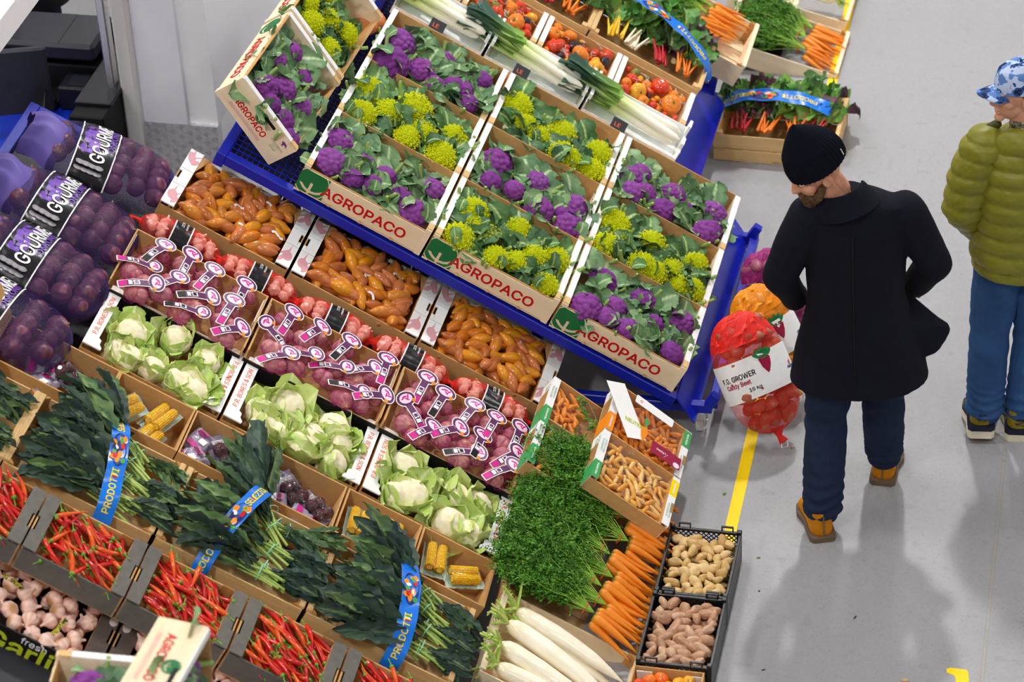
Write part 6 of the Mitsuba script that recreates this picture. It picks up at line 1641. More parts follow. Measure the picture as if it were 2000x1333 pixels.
# ---- loose cauliflower crates: one leaning on the booth wall, one behind it, one in the foreground
def pose(yaw, tilt, o):
    """long side along +y, opening tilted towards +x"""
    R = rot([0, 0, 1], yaw) @ rot([0, 1, 0], tilt)
    return mat(R @ A([[0, -1, 0], [1, 0, 0], [0, 0, 1]]), o)
def loose_crate(M, label, kind, spots, grp, seed, W=.60, D=.395, H=.165):
    k = agro_crate(M, W, D, label, False, H)
    # printed near end: x = 0 face, its up is the crate's z
    N = M @ mat(A([[0, 0, -1], [-1, 0, 0], [0, 1, 0]]), (-.0006, D / 2, -H / 2))
    put(k, 'end_lettering', flat(moved(text('AGROPACO', .030, True, .0012, .21), mat(None, (-.03, -.012, 0))), 'print_red'), N, 'red capital letters')
    put(k, 'fine_print', flat([bx(-.13, .08, -.044 - .006 * j, -.042 - .006 * j, 0, .0008) for j in range(3)], 'print_rose'), N)
    disc, pale = logo(.026)
    put(k, 'end_emblem', flat([moved(extrude(disc.difference(pale), .0012), mat(None, (-.0, .034, 0))), moved(extrude(Point(0, 0).buffer(.031).difference(Point(0, 0).buffer(.028)), .0012), mat(None, (0, .034, 0)))], 'print_green'), N, 'round green emblem')
    put(k, 'hand_slot', flat(moved(extrude(sbox(-.03, -.003, .03, .003).buffer(.004), .0014), mat(None, (.035, .052, 0))), 'black_matte'), N, 'dark hand slot')
    put(k, 'small_print', flat([moved(text(w_, .009, False, .0008), mat(None, (.135, .012 - .014 * j, 0))) for j, w_ in enumerate(('ROMANESCO', 'CAT I', 'SPAIN'))], 'print_grey_green'), N)
    # printed long side (y = D): the outer face that looks away from the tilt
    S = M @ mat(A([[-1, 0, 0], [0, 0, 1], [0, 1, 0]]), (W / 2, D + .0006, -H / 2 - .006))
    put(k, 'side_lettering', flat(moved(text('AGROPACO', .05, True, .0012, .36), mat(None, (.05, 0, 0))), 'print_red'), S, 'red capital letters')
    d2, p2 = logo(.055)
    put(k, 'side_emblem', flat(moved(extrude(d2.difference(p2), .0012), mat(None, (-.23, 0, 0))), 'print_green'), S, 'green emblem')
    W_ = places([(q[0], q[1]) for q in spots], W, D)
    for i, ((u, v, r), w_) in enumerate(zip(spots, W_)):
        head_thing(M, u, v, r, kind, f"{'purple cauliflower' if kind == 'p' else 'lime green romanesco'} {w_}, {grp}", f"cauliflowers of the {grp}", seed + i, 9, -.02, (0.02, W - .01, 0.02, D - .01))
    return k
LC = pose(-3.5, 58, (-1.955, .68, 1.292))
loose_crate(LC, 'plywood crate of purple cauliflower leaning on the booth wall', 'p', [(.10, .12, .055), (.14, .27, .06), (.24, .20, .062), (.26, .08, .058), (.10, .21, .05), (.33, .30, .05), (.42, .14, .05), (.47, .26, .048), (.05, .05, .05)], 'leaning crate', 1100)
LC2 = pose(-3.5, 58, (-1.92, 1.305, 1.292))
loose_crate(LC2, 'plywood crate of lime romanesco behind the leaning crate', 'r', [(.10, .12, .058), (.12, .26, .06), (.24, .20, .058), (.30, .09, .056), (.38, .28, .056), (.20, .33, .05)], 'second leaning crate', 1130)
LC3 = mat(rot([0, 0, 1], -4) @ rot([0, 1, 0], 4) @ A([[0, 0, 1], [0, 1, 0], [-1, 0, 0]]), (-1.185, -3.36, 1.86))
loose_crate(LC3, 'plywood crate of purple cauliflower stood on end in the foreground', 'p', [(.10, .28, .05), (.12, .12, .055), (.30, .2, .055), (.3, .33, .05), (.45, .12, .05), (.45, .3, .05)], 'upended crate', 1160)
LC4 = mat(rot([0, 0, 1], 8) @ rot([0, 1, 0], 6) @ A([[0, 1, 0], [-1, 0, 0], [0, 0, 1]]), (-1.665, -2.97, 1.706))
loose_crate(LC4, 'plywood crate of purple cauliflower at the bottom edge, left of the upended crate', 'p', [(.12, .12, .06), (.10, .28, .055), (.25, .2, .055), (.30, .33, .05), (.42, .12, .05), (.45, .28, .05)], 'foreground crate', 1180)
for i in range(5):
    agro_crate(mat(rot([0, 0, 1], 8) @ A([[0, 1, 0], [-1, 0, 0], [0, 0, 1]]), (-1.68, -3.03, 1.50 - .17 * i)), .60, .395, f"plywood crate in the stack that carries the foreground crates, {('topmost', 'second from the top', 'third from the top', 'fourth from the top', 'fifth from the top')[i]}", False, .16)
# ---------------------------------------------------------------- inside the booth
scene['desk_blue'] = pr('#0d2fb4', .35, .4)
k = thing('desk', 'blue topped desk in the booth', 'desk')
put(k, 'top', flat(bx(-4.6, -3.28, .9, 2.3, .745, .775, .004), 'desk_blue'))
put(k, 'side', flat(bx(-4.6, -3.26, 2.40, 2.44, 0, .745), 'black_matte'))
put(k, 'leg', flat(bx(-3.30, -3.25, .92, .97, 0, .745), 'black_plastic'))
put(k, 'leg', flat(bx(-3.30, -3.25, 2.3, 2.35, 0, .745), 'black_plastic'))
# multifunction printer
k = thing('printer', 'black multifunction printer on the blue desk', 'printer')
P0, P1, Q0, Q1 = -3.96, -3.30, 1.72, 2.12
put(k, 'body', flat([bx(P0, P1, Q0 + .16, Q1, .775, .93, .008), bx(P0, P0 + .10, Q0, Q0 + .2, .775, .90, .006), bx(P1 - .17, P1, Q0, Q0 + .2, .775, .90, .010), bx(P0, P1, Q0 + .02, Q1, .775, .80)], 'printer_dark'))
put(k, 'scanner_lid', flat(bx(P0, P1, Q0 + .10, Q1 + .02, .985, 1.075, .018), 'printer_lid'))
put(k, 'neck', flat(bx(P0, P1, Q1 - .12, Q1, .93, .985), 'printer_dark'))
put(k, 'lid_seam', flat(bx(P1 - .18, P1 - .177, Q0 + .11, Q1, 1.0752, 1.0764), 'black_matte'))
put(k, 'control_panel', flat(bx(P0 + .20, P0 + .33, Q0 + .092, Q0 + .10, 1.02, 1.05), 'black_matte'))
for i in range(3):
    put(k, 'button', flat(moved(trimesh.creation.cylinder(.007, .004, sections=12), mat(rot([1, 0, 0], 90), (P0 + .37 + .035 * i, Q0 + .098, 1.035))), 'dark_grey', 30))
put(k, 'output_tray', flat([bx(P0 + .11, P1 - .18, Q0 - .02, Q0 + .16, .80, .812), bx(P0 + .11, P1 - .18, Q0 - .02, Q0 + .0, .80, .84)], 'black_plastic'))
put(k, 'warning_label', flat([bx(P0 + .18 + .045 * i, P0 + .205 + .045 * i, Q0 + .03, Q0 + .045, .812, .8132) for i in range(5)], 'print_grey_green'))
put(k, 'side_vent', flat([bx(P1 - .001, P1 + .0006, Q1 - .10 + .012 * i, Q1 - .094 + .012 * i, 1.0, 1.06) for i in range(8)], 'black_matte'))
put(k, 'hatch', flat(bx(P1 - .13, P1 - .04, Q0 + .03, Q0 + .13, .9003, .902, .0008), 'printer_lid'))
scene['printer_dark'] = pr('#1d1e26', .45, .4)
scene['printer_lid'] = pr('#2b2c38', .4, .4)
# second machine beside it
k = thing('cabinet', 'tall black label machine beside the printer', 'cabinet')
put(k, 'body', flat(bx(-3.27, -3.10, 1.35, 2.20, .60, .97, .006), 'black_matte'))
put(k, 'lid', flat(bx(-3.275, -3.095, 1.45, 2.20, .97, .99, .004), 'printer_dark'))
put(k, 'vent', flat([bx(-3.24 + .014 * i, -3.234 + .014 * i, 1.86, 1.91, .9902, .9914) for i in range(5)], 'dark_grey'))
# paper cup
k = thing('paper_cup', 'dark paper cup with white inside on the blue desk', 'cup')
CX = mat(None, (-3.545, 1.665, .775))
put(k, 'cup', flat(lathe([(.001, .002), (.030, .002), (.040, .105), (.042, .108), (.044, .105), (.034, 0), (.001, 0)], 28), 'cup_white', True), CX)
put(k, 'sleeve', flat(lathe([(.0345, .004), (.0435, .098), (.0442, .098), (.0352, .004)], 28), 'cup_dark', True), CX, 'dark printed sleeve')
put(k, 'print', flat(moved(text('HOT', .016, True, .001, .03), mat(rot([1, 0, 0], 90), (.004, -.0402, .035))), 'print_red'), CX)
scene['cup_white'] = pr('#f3eedd', .5, .3)
scene['cup_dark'] = pr('#17162a', .5, .3)
# monitor seen from behind
k = thing('monitor', 'dark computer monitor on a stand seen from behind', 'monitor')
MM = mat(rot([0, 0, 1], 18), (-3.42, 1.50, .775))
put(k, 'screen_back', flat(bx(-.50, .02, -.025, .012, .13, .47, .010), 'printer_lid'), MM)
put(k, 'stand_arm', flat([bx(-.06, -.005, -.16, -.02, .225, .255, .004), bx(-.06, -.005, -.20, -.15, .0, .255, .006)], 'black_plastic'), MM)
put(k, 'stand_foot', flat(bx(-.20, .10, -.26, -.02, 0, .012, .004), 'black_plastic'), MM)
ring = Point(0, 0).buffer(.030, 24).difference(Point(0, 0).buffer(.0265, 24))
N = MM @ mat(rot([1, 0, 0], 90), (-.155, -.0262, .30))
put(k, 'emblem', flat([moved(extrude(ring, .0012), np.eye(4)), text('DELL', .014, True, .0012, .040)], 'dark_grey'), N, 'round emblem')
# laptop dock, marker, cables
k = thing('docking_box', 'flat grey electronic box at the desk edge', 'device')
DX = mat(rot([0, 0, 1], 15), (-3.66, .98, .775))
put(k, 'case', flat(bx(-.12, .12, -.10, .12, 0, .035, .006), 'grey_case'), DX)
put(k, 'port', flat([bx(-.01 + .022 * i, .002 + .022 * i, .118, .122, .012, .02) for i in range(3)], 'print_white'), DX)
scene['grey_case'] = pr('#6a6c78', .45, .4)
whole('correction_pen', flat([moved(bx(0, .075, -.014, .014, 0, .022, .004), DX @ mat(rot([0, 0, 1], 70), (-.08, -.06, .035)))], 'carton_yellow'), 'yellow and white correction pen on the grey box', 'pen')
for i, P in enumerate(([(-3.80, 1.30, .79), (-3.70, 1.22, .81), (-3.66, 1.12, .80), (-3.58, 1.0, .79), (-3.56, .93, .78)], [(-3.85, 1.20, .79), (-3.74, 1.10, .82), (-3.68, 1.06, .83), (-3.60, 1.05, .79)])):
    whole('cable', flat(tube(P, .004, 6), 'black_plastic', True), f"thin black cable {('hanging from the monitor', 'crossing the grey box')[i]}", 'cable')
# ---------------------------------------------------------------- people
def balls(P, n=20):
    return [m3.Manifold.sphere(r, n).translate(list(map(float, p))) for p, r in P]
def bone(*P):
    """hull of spheres (point, radius)"""
    return m3.Manifold.batch_hull(balls(P))
def ell(c, r, R=None, n=28):
    m = m3.Manifold.sphere(1., n).scale(list(map(float, r)))
    if R is not None:
        m = m.transform(np.hstack([np.asarray(R), np.zeros((3, 1))]))
    return m.translate(list(map(float, c)))
def blend(ms, step=.02, it=12):
    u = ms[0]
    for m in ms[1:]:
        u = u + m
    u = u.refine_to_length(step)
    g = u.to_mesh()
    t = trimesh.Trimesh(g.vert_properties[:, :3], g.tri_verts, process=True)
    if it:
        trimesh.smoothing.filter_taubin(t, lamb=.5, nu=.52, iterations=it)
    return t
def loft(rings):
    """hulls of successive horizontal ellipses: (centre, rx, ry, yaw)"""
    pts = []
    for (c, rx, ry, yaw) in rings:
        a = np.linspace(0, 2 * PI, 24, endpoint=False)
        q = np.stack([rx * np.cos(a), ry * np.sin(a), 0 * a], 1) @ rot([0, 0, 1], yaw).T + A(c)
        pts.append(q)
    out = []
    for a, b in zip(pts[:-1], pts[1:]):
        out.append(m3.Manifold.hull_points(np.vstack([a, b]).astype(np.float64)))
    return out
def wrinkle(m, amp, sc, seed=0, squash=(1, 1, 1)):
    v = np.asarray(m.vertices); n = np.asarray(m.vertex_normals)
    m.vertices = v + n * ((meshkit.fbm(v * A(squash) * sc + seed, 3) - .5) * 2 * amp)[:, None]
    return m
def head(H, skin=('#b9785c', '#dfa98c')):
    """head with a face; local: face towards -y, up +z, origin at the middle of the head; H is its frame"""
    parts = [ell((0, .008, .02), (.074, .094, .10)), ell((0, -.030, -.045), (.058, .066, .072)), bone(((0, -.092, .012), .011), ((0, -.112, -.028), .013), ((0, -.098, -.030), .018)),
             ell((0, -.086, -.098), (.026, .022, .018)), bone(((-.04, -.076, .026), .014), ((.04, -.076, .026), .014)), ell((0, -.092, -.058), (.024, .014, .008)), ell((0, -.090, -.072), (.021, .014, .008)),
             ell((-.048, -.058, -.018), (.026, .026, .024)), ell((.048, -.058, -.018), (.026, .026, .024)), bone(((0, .025, -.05), .052), ((0, .035, -.13), .054))]
    m = blend(parts, .011, 5)
    ears = [blend([ell((s_ * .078, .012, -.012), (.011, .022, .034)) - ell((s_ * .088, .006, -.010), (.006, .012, .020)), bone(((s_ * .074, .008, -.040), .008), ((s_ * .076, .008, -.030), .009))], .008, 2) for s_ in (-1, 1)]
    return m, ears
def person(label, H, joints, cat='person'):
    k = thing('person', label, cat)
    return k

def body_mesh(J, headmesh):
    """one continuous body under the clothes; J: joints in world space"""
    P = lambda a, ra, b, rb: bone((J[a], ra), (J[b], rb))
    ms = [bone((J['hip_l'], .085), (J['hip_r'], .085), (J['waist'], .11)), bone((J['waist'], .11), (J['chest'], .13)), bone((J['chest'], .12), (J['sh_l'], .045), (J['sh_r'], .045), (J['neck'], .050)), P('neck', .055, 'skull', .052)]
    for s_ in 'lr':
        ms += [P('sh_' + s_, .044, 'elbow_' + s_, .040), P('elbow_' + s_, .040, 'wrist_' + s_, .028), P('hip_' + s_, .080, 'knee_' + s_, .052), P('knee_' + s_, .052, 'ankle_' + s_, .036), bone((J['ankle_' + s_], .034), (J['toe_' + s_], .026))]
        w, e = A(J['wrist_' + s_]), A(J['elbow_' + s_])
        d = nrm(w - e); sd = nrm(np.cross(d, [0, 0, 1.])); up = np.cross(sd, d)
        ms.append(bone((w + d * .02, .022), (w + d * .075 + sd * .025, .014), (w + d * .075 - sd * .025, .014)))
        for f in range(4):
            o = w + d * .078 + sd * (.027 - .018 * f)
            a, b = o + d * .035, o + d * .05 - up * .022
            ms += [bone((o, .010), (a, .0092)), bone((a, .0092), (b, .008))]
        t0 = w + d * .03 + sd * .028
        ms += [bone((t0, .012), (t0 + d * .035 + sd * .022, .010)), bone((t0 + d * .035 + sd * .022, .010), (t0 + d * .06 + sd * .018, .0085))]
    return ms

def shoe_mesh(heel, toe, w=.045, h=.085, sole=.022):
    """upper and sole meshes of a shoe whose heel's back stands at heel, toe tip at toe (floor points)"""
    a, b = A(heel, float), A(toe, float)
    L = np.linalg.norm(b - a) / 1.12
    R = along(b - a)
    M = mat(R, a, A([1.12, 1.38, 1.12]))
    out = Polygon([(0, -.028), (.012, -.036), (.06, -.037), (L * .45, -.036), (L * .68, -.048), (L * .86, -.042), (L * .97, -.022), (L, 0), (L * .97, .022), (L * .86, .042), (L * .68, .048), (L * .45, .036), (.06, .037), (.012, .036), (0, .028)]).buffer(.004)
    so = trimesh.creation.extrude_polygon(out, sole, engine='earcut')
    up = blend([bone(((.040, 0, sole + .012), .034), ((.045, 0, sole + h - .02), .032)), bone(((.045, 0, sole + .012), .035), ((L * .5, 0, sole + .012), .035), ((.06, 0, sole + .055), .034), ((L * .48, 0, sole + .045), .030)), bone(((L * .5, 0, sole + .012), .036), ((L * .80, .008, sole + .008), .036), ((L * .80, -.008, sole + .008), .036), ((L * .90, 0, sole + .006), .028), ((L * .5, 0, sole + .045), .028))], .012, 5)
    v = np.asarray(up.vertices); v[:, 2] = np.maximum(v[:, 2], sole * .8); up.vertices = v
    return up, so, M

# ---- the man in the navy coat
J = dict(hip_l=(.385, .24, .90), hip_r=(.565, .28, .91), waist=(.47, .25, 1.06), chest=(.455, .25, 1.30), neck=(.385, .235, 1.52), skull=(.325, .205, 1.62), sh_l=(.275, .215, 1.46), sh_r=(.635, .295, 1.475), elbow_l=(.165, .19, 1.18), elbow_r=(.765, .31, 1.22),
         wrist_l=(.24, .37, .98), wrist_r=(.70, .46, 1.02), knee_l=(.365, .22, .49), knee_r=(.585, .36, .49), ankle_l=(.375, .075, .09), ankle_r=(.592, .47, .10), toe_l=(.315, .25, .03), toe_r=(.60, .66, .03))
k1 = thing('person', 'bearded man in navy beanie, dark coat, jeans and tan suede shoes walking away', 'person')
HM = mat(rot([0, 0, 1], -68) @ rot([1, 0, 0], 24), (.300, .205, 1.665))          # face turned to the left and down
HM = mat(rot([0, 0, 1], -62) @ rot([1, 0, 0], 26), (.298, .205, 1.672))
hm, ears = head(HM)
body = blend(body_mesh(J, None), .03, 8)
hv = moved(hm, HM)
whole_body, _ = join([body] + [hv] + [moved(e, HM) for e in ears])
vv = np.asarray(whole_body.vertices)
scene_key = put(k1, 'body', coloured(whole_body, 'skin_satin', True, mixc('#b06a4e', '#e2ab8c', .35 + .7 * (meshkit.fbm(vv * 30, 2) - .2))))
eyes = [moved(ico(2), HM @ mat(None, (s_ * .030, -.082, .008), .011)) for s_ in (-1, 1)]
put(k1, 'eyes', flat([moved(ico(2), HM @ mat(None, (s_ * .032, -.078, .010), .012)) for s_ in (-1, 1)], 'print_white', True))
put(k1, 'pupils', flat([moved(ico(1), HM @ mat(None, (s_ * .033, -.0885, .008), .0045)) for s_ in (-1, 1)], 'black_matte', True))
put(k1, 'lips', flat([moved(ico(2), HM @ mat(None, (0, -.104, -.065), (.018, .006, .005)))], 'lip_pink', True))
scene['lip_pink'] = pr('#a85a4c', .5, .4)
be = blend([ell((0, -.058, -.080), (.056, .052, .048)), ell((0, -.078, -.112), (.036, .032, .030)), bone(((-.062, -.012, -.035), .017), ((-.055, -.045, -.07), .022)), bone(((.062, -.012, -.035), .017), ((.055, -.045, -.07), .022)), bone(((-.03, -.098, -.047), .009), ((.03, -.098, -.047), .009))], .008, 4)
be = wrinkle(be, .004, 90, 3)
vb = np.asarray(be.vertices)
put(k1, 'beard', coloured(moved(be, HM), 'skin_matte', True, mixc('#2a1c14', '#7a5c40', meshkit.fbm(vb * 120, 3) * 1.5 - .35)), None, 'full brown beard')
# beanie: ribbed dome with a soft peak and a turned up edge
def beanie(u, v):
    a = v * 2 * PI
    z = np.interp(u, [0, .08, .25, .5, .75, .92, 1], [-.016, -.010, .03, .090, .150, .194, .206])
    r = np.interp(u, [0, .08, .25, .5, .75, .92, 1], [.102, .109, .111, .098, .060, .022, .001])
    rib = 1 + .022 * np.sin(a * 38) * np.clip(1.1 - u, .1, 1)
    return np.stack([r * rib * np.cos(a) * .90, r * rib * np.sin(a) * 1.12 + .012 + .02 * u, z + .012 - .010 * np.sin(a)], -1)
put(k1, 'beanie', flat(sheet(beanie, 28, 229), 'navy_knit', True), HM @ mat(rot([1, 0, 0], 6), (0, .004, .022)), 'dark navy ribbed beanie')
put(k1, 'beanie_tag', flat(bx(-.012, .012, .128, .131, .03, .06), 'print_white'), HM @ mat(rot([0, 0, 1], -22), (0, 0, .01)), 'small white tag')
# coat
co = loft([((.415, .24, 1.565), .10, .085, 10), ((.448, .25, 1.515), .200, .105, 12), ((.455, .25, 1.42), .205, .125, 12), ((.458, .25, 1.28), .205, .140, 12), ((.465, .25, 1.10), .195, .140, 12), ((.475, .255, .95), .225, .155, 12), ((.485, .26, .80), .262, .170, 12), ((.49, .26, .675), .285, .185, 12)])
flare = m3.Manifold.hull_points(A([(.56, .16, .98), (.62, .36, 1.08), (.66, .22, .80), (.845, .335, .905), (.80, .30, .80), (.70, .36, .73), (.84, .36, .86), (.60, .2, .74)]))
arms = [bone(((.275, .215, 1.455), .085), ((.235, .20, 1.36), .083)), bone(((.235, .20, 1.36), .083), (J['elbow_l'], .068)), bone((J['elbow_l'], .068), ((.21, .33, .99), .058)), bone(((.635, .295, 1.46), .085), ((.69, .30, 1.36), .082)), bone(((.69, .30, 1.36), .082), (J['elbow_r'], .070)), bone((J['elbow_r'], .070), ((.69, .44, 1.03), .060))]
coat = blend(co + arms + [flare], .018, 9)
coat = wrinkle(coat, .009, 7, 2, (1, 1, .7))
put(k1, 'coat', flat(coat, 'navy_wool', True), None, 'navy wool coat')
# collar: a turned down band round the neck
def collar(u, v):
    a = -PI * .08 + v * PI * 1.16
    r = np.interp(u, [0, .35, .5, 1], [.074, .080, .090, .130])
    z = np.interp(u, [0, .35, .5, 1], [-.01, .055, .058, -.035])
    return np.stack([r * np.cos(a) * 1.08, r * np.sin(a) * -1.0, z + .0 * a], -1)
put(k1, 'collar', flat(sheet(collar, 12, 30), 'navy_wool', True), mat(rot([0, 0, 1], -8) @ rot([0, 1, 0], -20), (.405, .232, 1.535)), 'turned up coat collar')
put(k1, 'back_seam', flat(tube([(.455, .108, 1.45), (.462, .106, 1.28), (.47, .106, 1.1), (.478, .098, .95), (.49, .082, .75)], .003, 5), 'black_matte', True))
# jeans
def leg(h, kn, an, rh, rk, ra, seed, fold=.012):
    m = blend([bone((h, rh), ((A(h) + A(kn)) / 2, (rh + rk) / 2 + .006)), bone(((A(h) + A(kn)) / 2, (rh + rk) / 2 + .006), (kn, rk)), bone((kn, rk), ((A(kn) * .45 + A(an) * .55), rk - .002)), bone(((A(kn) * .45 + A(an) * .55), rk - .002), (an, ra))], .012, 6)
    v = np.asarray(m.vertices); n = np.asarray(m.vertex_normals)
    low = np.clip((.34 - v[:, 2]) / .2, 0, 1)
    f = np.sin(v[:, 2] * 130 + 9 * meshkit.noise(v * 6 + seed)) * .5 + .5
    m.vertices = v + n * (low * fold * (f - .4) + .006 * (meshkit.fbm(v * A([6, 6, 14]) + seed, 3) - .5) * 2 + .004 * np.sin(v[:, 2] * 70 + 12 * meshkit.noise(v * 5 + seed)) * np.clip(1 - np.abs(v[:, 2] - .5) / .15, 0, 1))[:, None]
    return m
put(k1, 'jeans', flat([leg(J['hip_l'], J['knee_l'], (.375, .085, .125), .108, .088, .078, 1), leg(J['hip_r'], J['knee_r'], (.592, .475, .135), .108, .088, .076, 2)], 'dark_denim', True), None, 'dark blue jeans')
scene['sole_brown'] = pr('#6a5a48', .7, .2)
for heel, toe in (((.392, -.005, 0), (.300, .255, 0)), ((.592, .412, 0), (.603, .688, 0))):
    up, so, M = shoe_mesh(heel, toe, h=.10)
    s_ = put(k1, 'shoe', flat(up, 'suede', True), M, 'tan suede shoe')
    put(s_, 'sole', flat(so, 'sole_brown'), M, 'grey brown sole')
    put(s_, 'heel_seam', flat(tube([(-.001, 0, .03), (.004, 0, .07), (.010, 0, .11)], .0022, 5), 'sole_brown', True), M)

# ---- the man in the green puffer jacket
K = dict(hip_l=(1.01, .90, .90), hip_r=(1.18, .93, .90), waist=(1.09, .91, 1.05), chest=(1.09, .90, 1.28), neck=(1.085, .90, 1.50), skull=(1.045, .90, 1.60), sh_l=(.915, .87, 1.43), sh_r=(1.265, .95, 1.43), elbow_l=(.845, .845, 1.16), elbow_r=(1.335, .97, 1.16),
         wrist_l=(.915, .99, .98), wrist_r=(1.27, 1.08, .98), knee_l=(.985, .90, .49), knee_r=(1.17, .94, .49), ankle_l=(.99, .86, .10), ankle_r=(1.155, .89, .10), toe_l=(.965, 1.02, .03), toe_r=(1.13, 1.06, .03))
k2 = thing('person', 'man in camouflage cap, olive puffer jacket and blue jeans walking away at right', 'person')
HK = mat(rot([0, 0, 1], -72) @ rot([1, 0, 0], 6), (1.035, .90, 1.685))
hm, ears = head(HK)
wb, _ = join([blend(body_mesh(K, None), .03, 8), moved(hm, HK)] + [moved(e, HK) for e in ears])
vv = np.asarray(wb.vertices)
put(k2, 'body', coloured(wb, 'skin_satin', True, mixc('#b9765a', '#e6b496', .35 + .7 * (meshkit.fbm(vv * 30, 2) - .2))))
put(k2, 'eyes', flat([moved(ico(2), HK @ mat(None, (s_ * .032, -.078, .010), .012)) for s_ in (-1, 1)], 'print_white', True))
put(k2, 'pupils', flat([moved(ico(1), HK @ mat(None, (s_ * .033, -.0885, .008), .0045)) for s_ in (-1, 1)], 'black_matte', True))
hb = wrinkle(blend([ell((0, .012, .030), (.078, .096, .096)) - ell((0, -.10, -.02), (.2, .105, .2)) - m3.Manifold.cube([.4, .4, .2], True).translate([0, 0, -.115])], .01, 3), .002, 90)
put(k2, 'hair', flat(moved(hb, HK), 'hair_brown', True), None, 'short brown hair')
scene['hair_brown'] = pr('#4a3524', .8, .2)
def camo(p, n, uv):
    a = fb(p.x * 26 + 3, p.y * 26, p.z * 26)
    b = fb(p.x * 30 + 40, p.y * 30 + 9, p.z * 30)
    c = mix(rgb('#b9c8e6'), rgb('#5c83c2'), sst(.48, .52, a))
    c = mix(c, rgb('#2a4a86'), sst(.56, .59, b))
    return mix(c, rgb('#18243f'), sst(.66, .69, b))
scene['camo_blue'] = pr(mikit.proc(camo), .75, .2)
def camo2(p, n, uv):
    a = fb(p.x * 40 + 3, p.y * 40, p.z * 40)
    c = mix(rgb('#a39a80'), rgb('#6a6450'), sst(.46, .5, a))
    return mix(c, rgb('#3c3a30'), sst(.60, .63, a))
scene['camo_khaki'] = pr(mikit.proc(camo2), .8, .2)
def cap(u, v):
    a = v * 2 * PI
    z = np.interp(u, [0, .2, .5, .8, 1], [.0, .035, .082, .112, .118])
    r = np.interp(u, [0, .2, .5, .8, 1], [.098, .098, .086, .046, .001])
    return np.stack([r * np.cos(a) * .90, r * np.sin(a) * 1.10 + .008, z], -1)
c_ = put(k2, 'cap', flat(sheet(cap, 16, 49), 'camo_blue', True), HK @ mat(rot([1, 0, 0], -4), (0, 0, .028)), 'blue camouflage cap')
def brim(u, v):
    s_ = v * 2 - 1
    return np.stack([s_ * .078 * (1 - .12 * u), -.088 + .028 * s_ * s_ - u * (.085 - .040 * s_ * s_), .004 - .022 * s_ * s_ - .012 * u], -1)
bm = sheet(brim, 8, 17)
b2 = bm.copy(); b2.apply_translation([0, 0, -.005]); b2.invert()
put(c_, 'brim', flat([bm, b2], 'camo_blue', True), HK @ mat(rot([1, 0, 0], -4), (0, 0, .030)), 'cap brim')
put(c_, 'button', flat(moved(ico(2), HK @ mat(rot([1, 0, 0], -4), (0, .008, .147), .008)), 'camo_blue', True))
nk = blend([m3.Manifold.cylinder(.10, .078, .072, 28).translate([1.075, .90, 1.475])], .015, 5)
put(k2, 'neck_scarf', flat(wrinkle(nk, .008, 18), 'camo_khaki', True), None, 'khaki camouflage neck warmer')
pj = loft([((1.085, .90, 1.52), .085, .08, 8), ((1.087, .90, 1.46), .185, .115, 8), ((1.09, .90, 1.38), .205, .150, 8), ((1.09, .90, 1.22), .210, .165, 8), ((1.092, .905, 1.06), .205, .165, 8), ((1.095, .91, .93), .215, .175, 8), ((1.095, .91, .86), .20, .165, 8)])
pa = [bone((K['sh_l'], .098), ((.872, .86, 1.30), .098)), bone(((.872, .86, 1.30), .098), (K['elbow_l'], .086)), bone((K['elbow_l'], .086), ((.905, .965, 1.0), .070)), bone((K['sh_r'], .098), ((1.305, .96, 1.30), .098)), bone(((1.305, .96, 1.30), .098), (K['elbow_r'], .086)), bone((K['elbow_r'], .086), ((1.28, 1.06, 1.0), .070))]
def puff(m, amp, pitch, sag=0.):
    v = np.asarray(m.vertices); n = np.asarray(m.vertex_normals)
    z = v[:, 2] + .030 * np.abs(v[:, 0] - 1.09) * (sag) + .018 * (meshkit.noise(v * 7) - .5) + .10 * np.clip(np.abs(v[:, 0] - 1.09) - .17, 0, 1) * 0
    f = np.abs(np.sin(PI * z / pitch)) ** .38
    g = meshkit.fbm(v * A([22, 22, 34]), 3)
    m.vertices = v + n * (amp * (f - .6) + .011 * (g - .5))[:, None]
    return m
torso = puff(blend(pj, .011, 6), .019, .082, 1.)
put(k2, 'jacket', flat(torso, 'olive_nylon', True), None, 'olive green quilted puffer jacket')
for i in (0, 3):
    put(k2, 'sleeve', flat(puff(blend(pa[i:i + 3], .010, 6), .016, .074), 'olive_nylon', True), None, 'quilted sleeve')
hood = blend([ell((1.09, .835, 1.475), (.145, .070, .085)), bone(((.985, .86, 1.49), .034), ((1.19, .875, 1.49), .034))], .012, 6)
put(k2, 'hood', flat(wrinkle(hood, .008, 16, 4), 'olive_nylon', True), None, 'hood lying on the back')
put(k2, 'hood_toggle', flat(blend([bone(((.955, .89, 1.535), .020), ((.925, .885, 1.522), .016))], .008, 3), 'olive_dark', True), None, 'dark collar end')
scene['olive_dark'] = pr('#3e4414', .5, .3)
pe = blend([bone((K['hip_l'], .105), (K['hip_r'], .105), ((1.095, .90, .98), .11))], .015, 5)
put(k2, 'jeans', flat([wrinkle(pe, .004, 14), leg(K['hip_l'], K['knee_l'], (.99, .865, .135), .108, .086, .078, 5, .014), leg(K['hip_r'], K['knee_r'], (1.155, .895, .135), .108, .086, .078, 6, .014)], 'blue_denim', True), None, 'blue jeans')
pk = sheet(lambda u, v: np.stack([.945 + .115 * v, .800 - .012 * np.sin(PI * v) + 0 * u, .965 - .125 * u + .012 * np.sin(PI * v) * (u > .9)], -1), 5, 8)
put(k2, 'back_pocket', flat(pk, 'dark_denim', True), None, 'back pocket')
scene['sneaker_olive'] = pr('#8f7f1c', .6, .3)
scene['sneaker_sole'] = pr('#e6dec6', .5, .3)
scene['sneaker_navy'] = pr('#1c1d30', .6, .3)
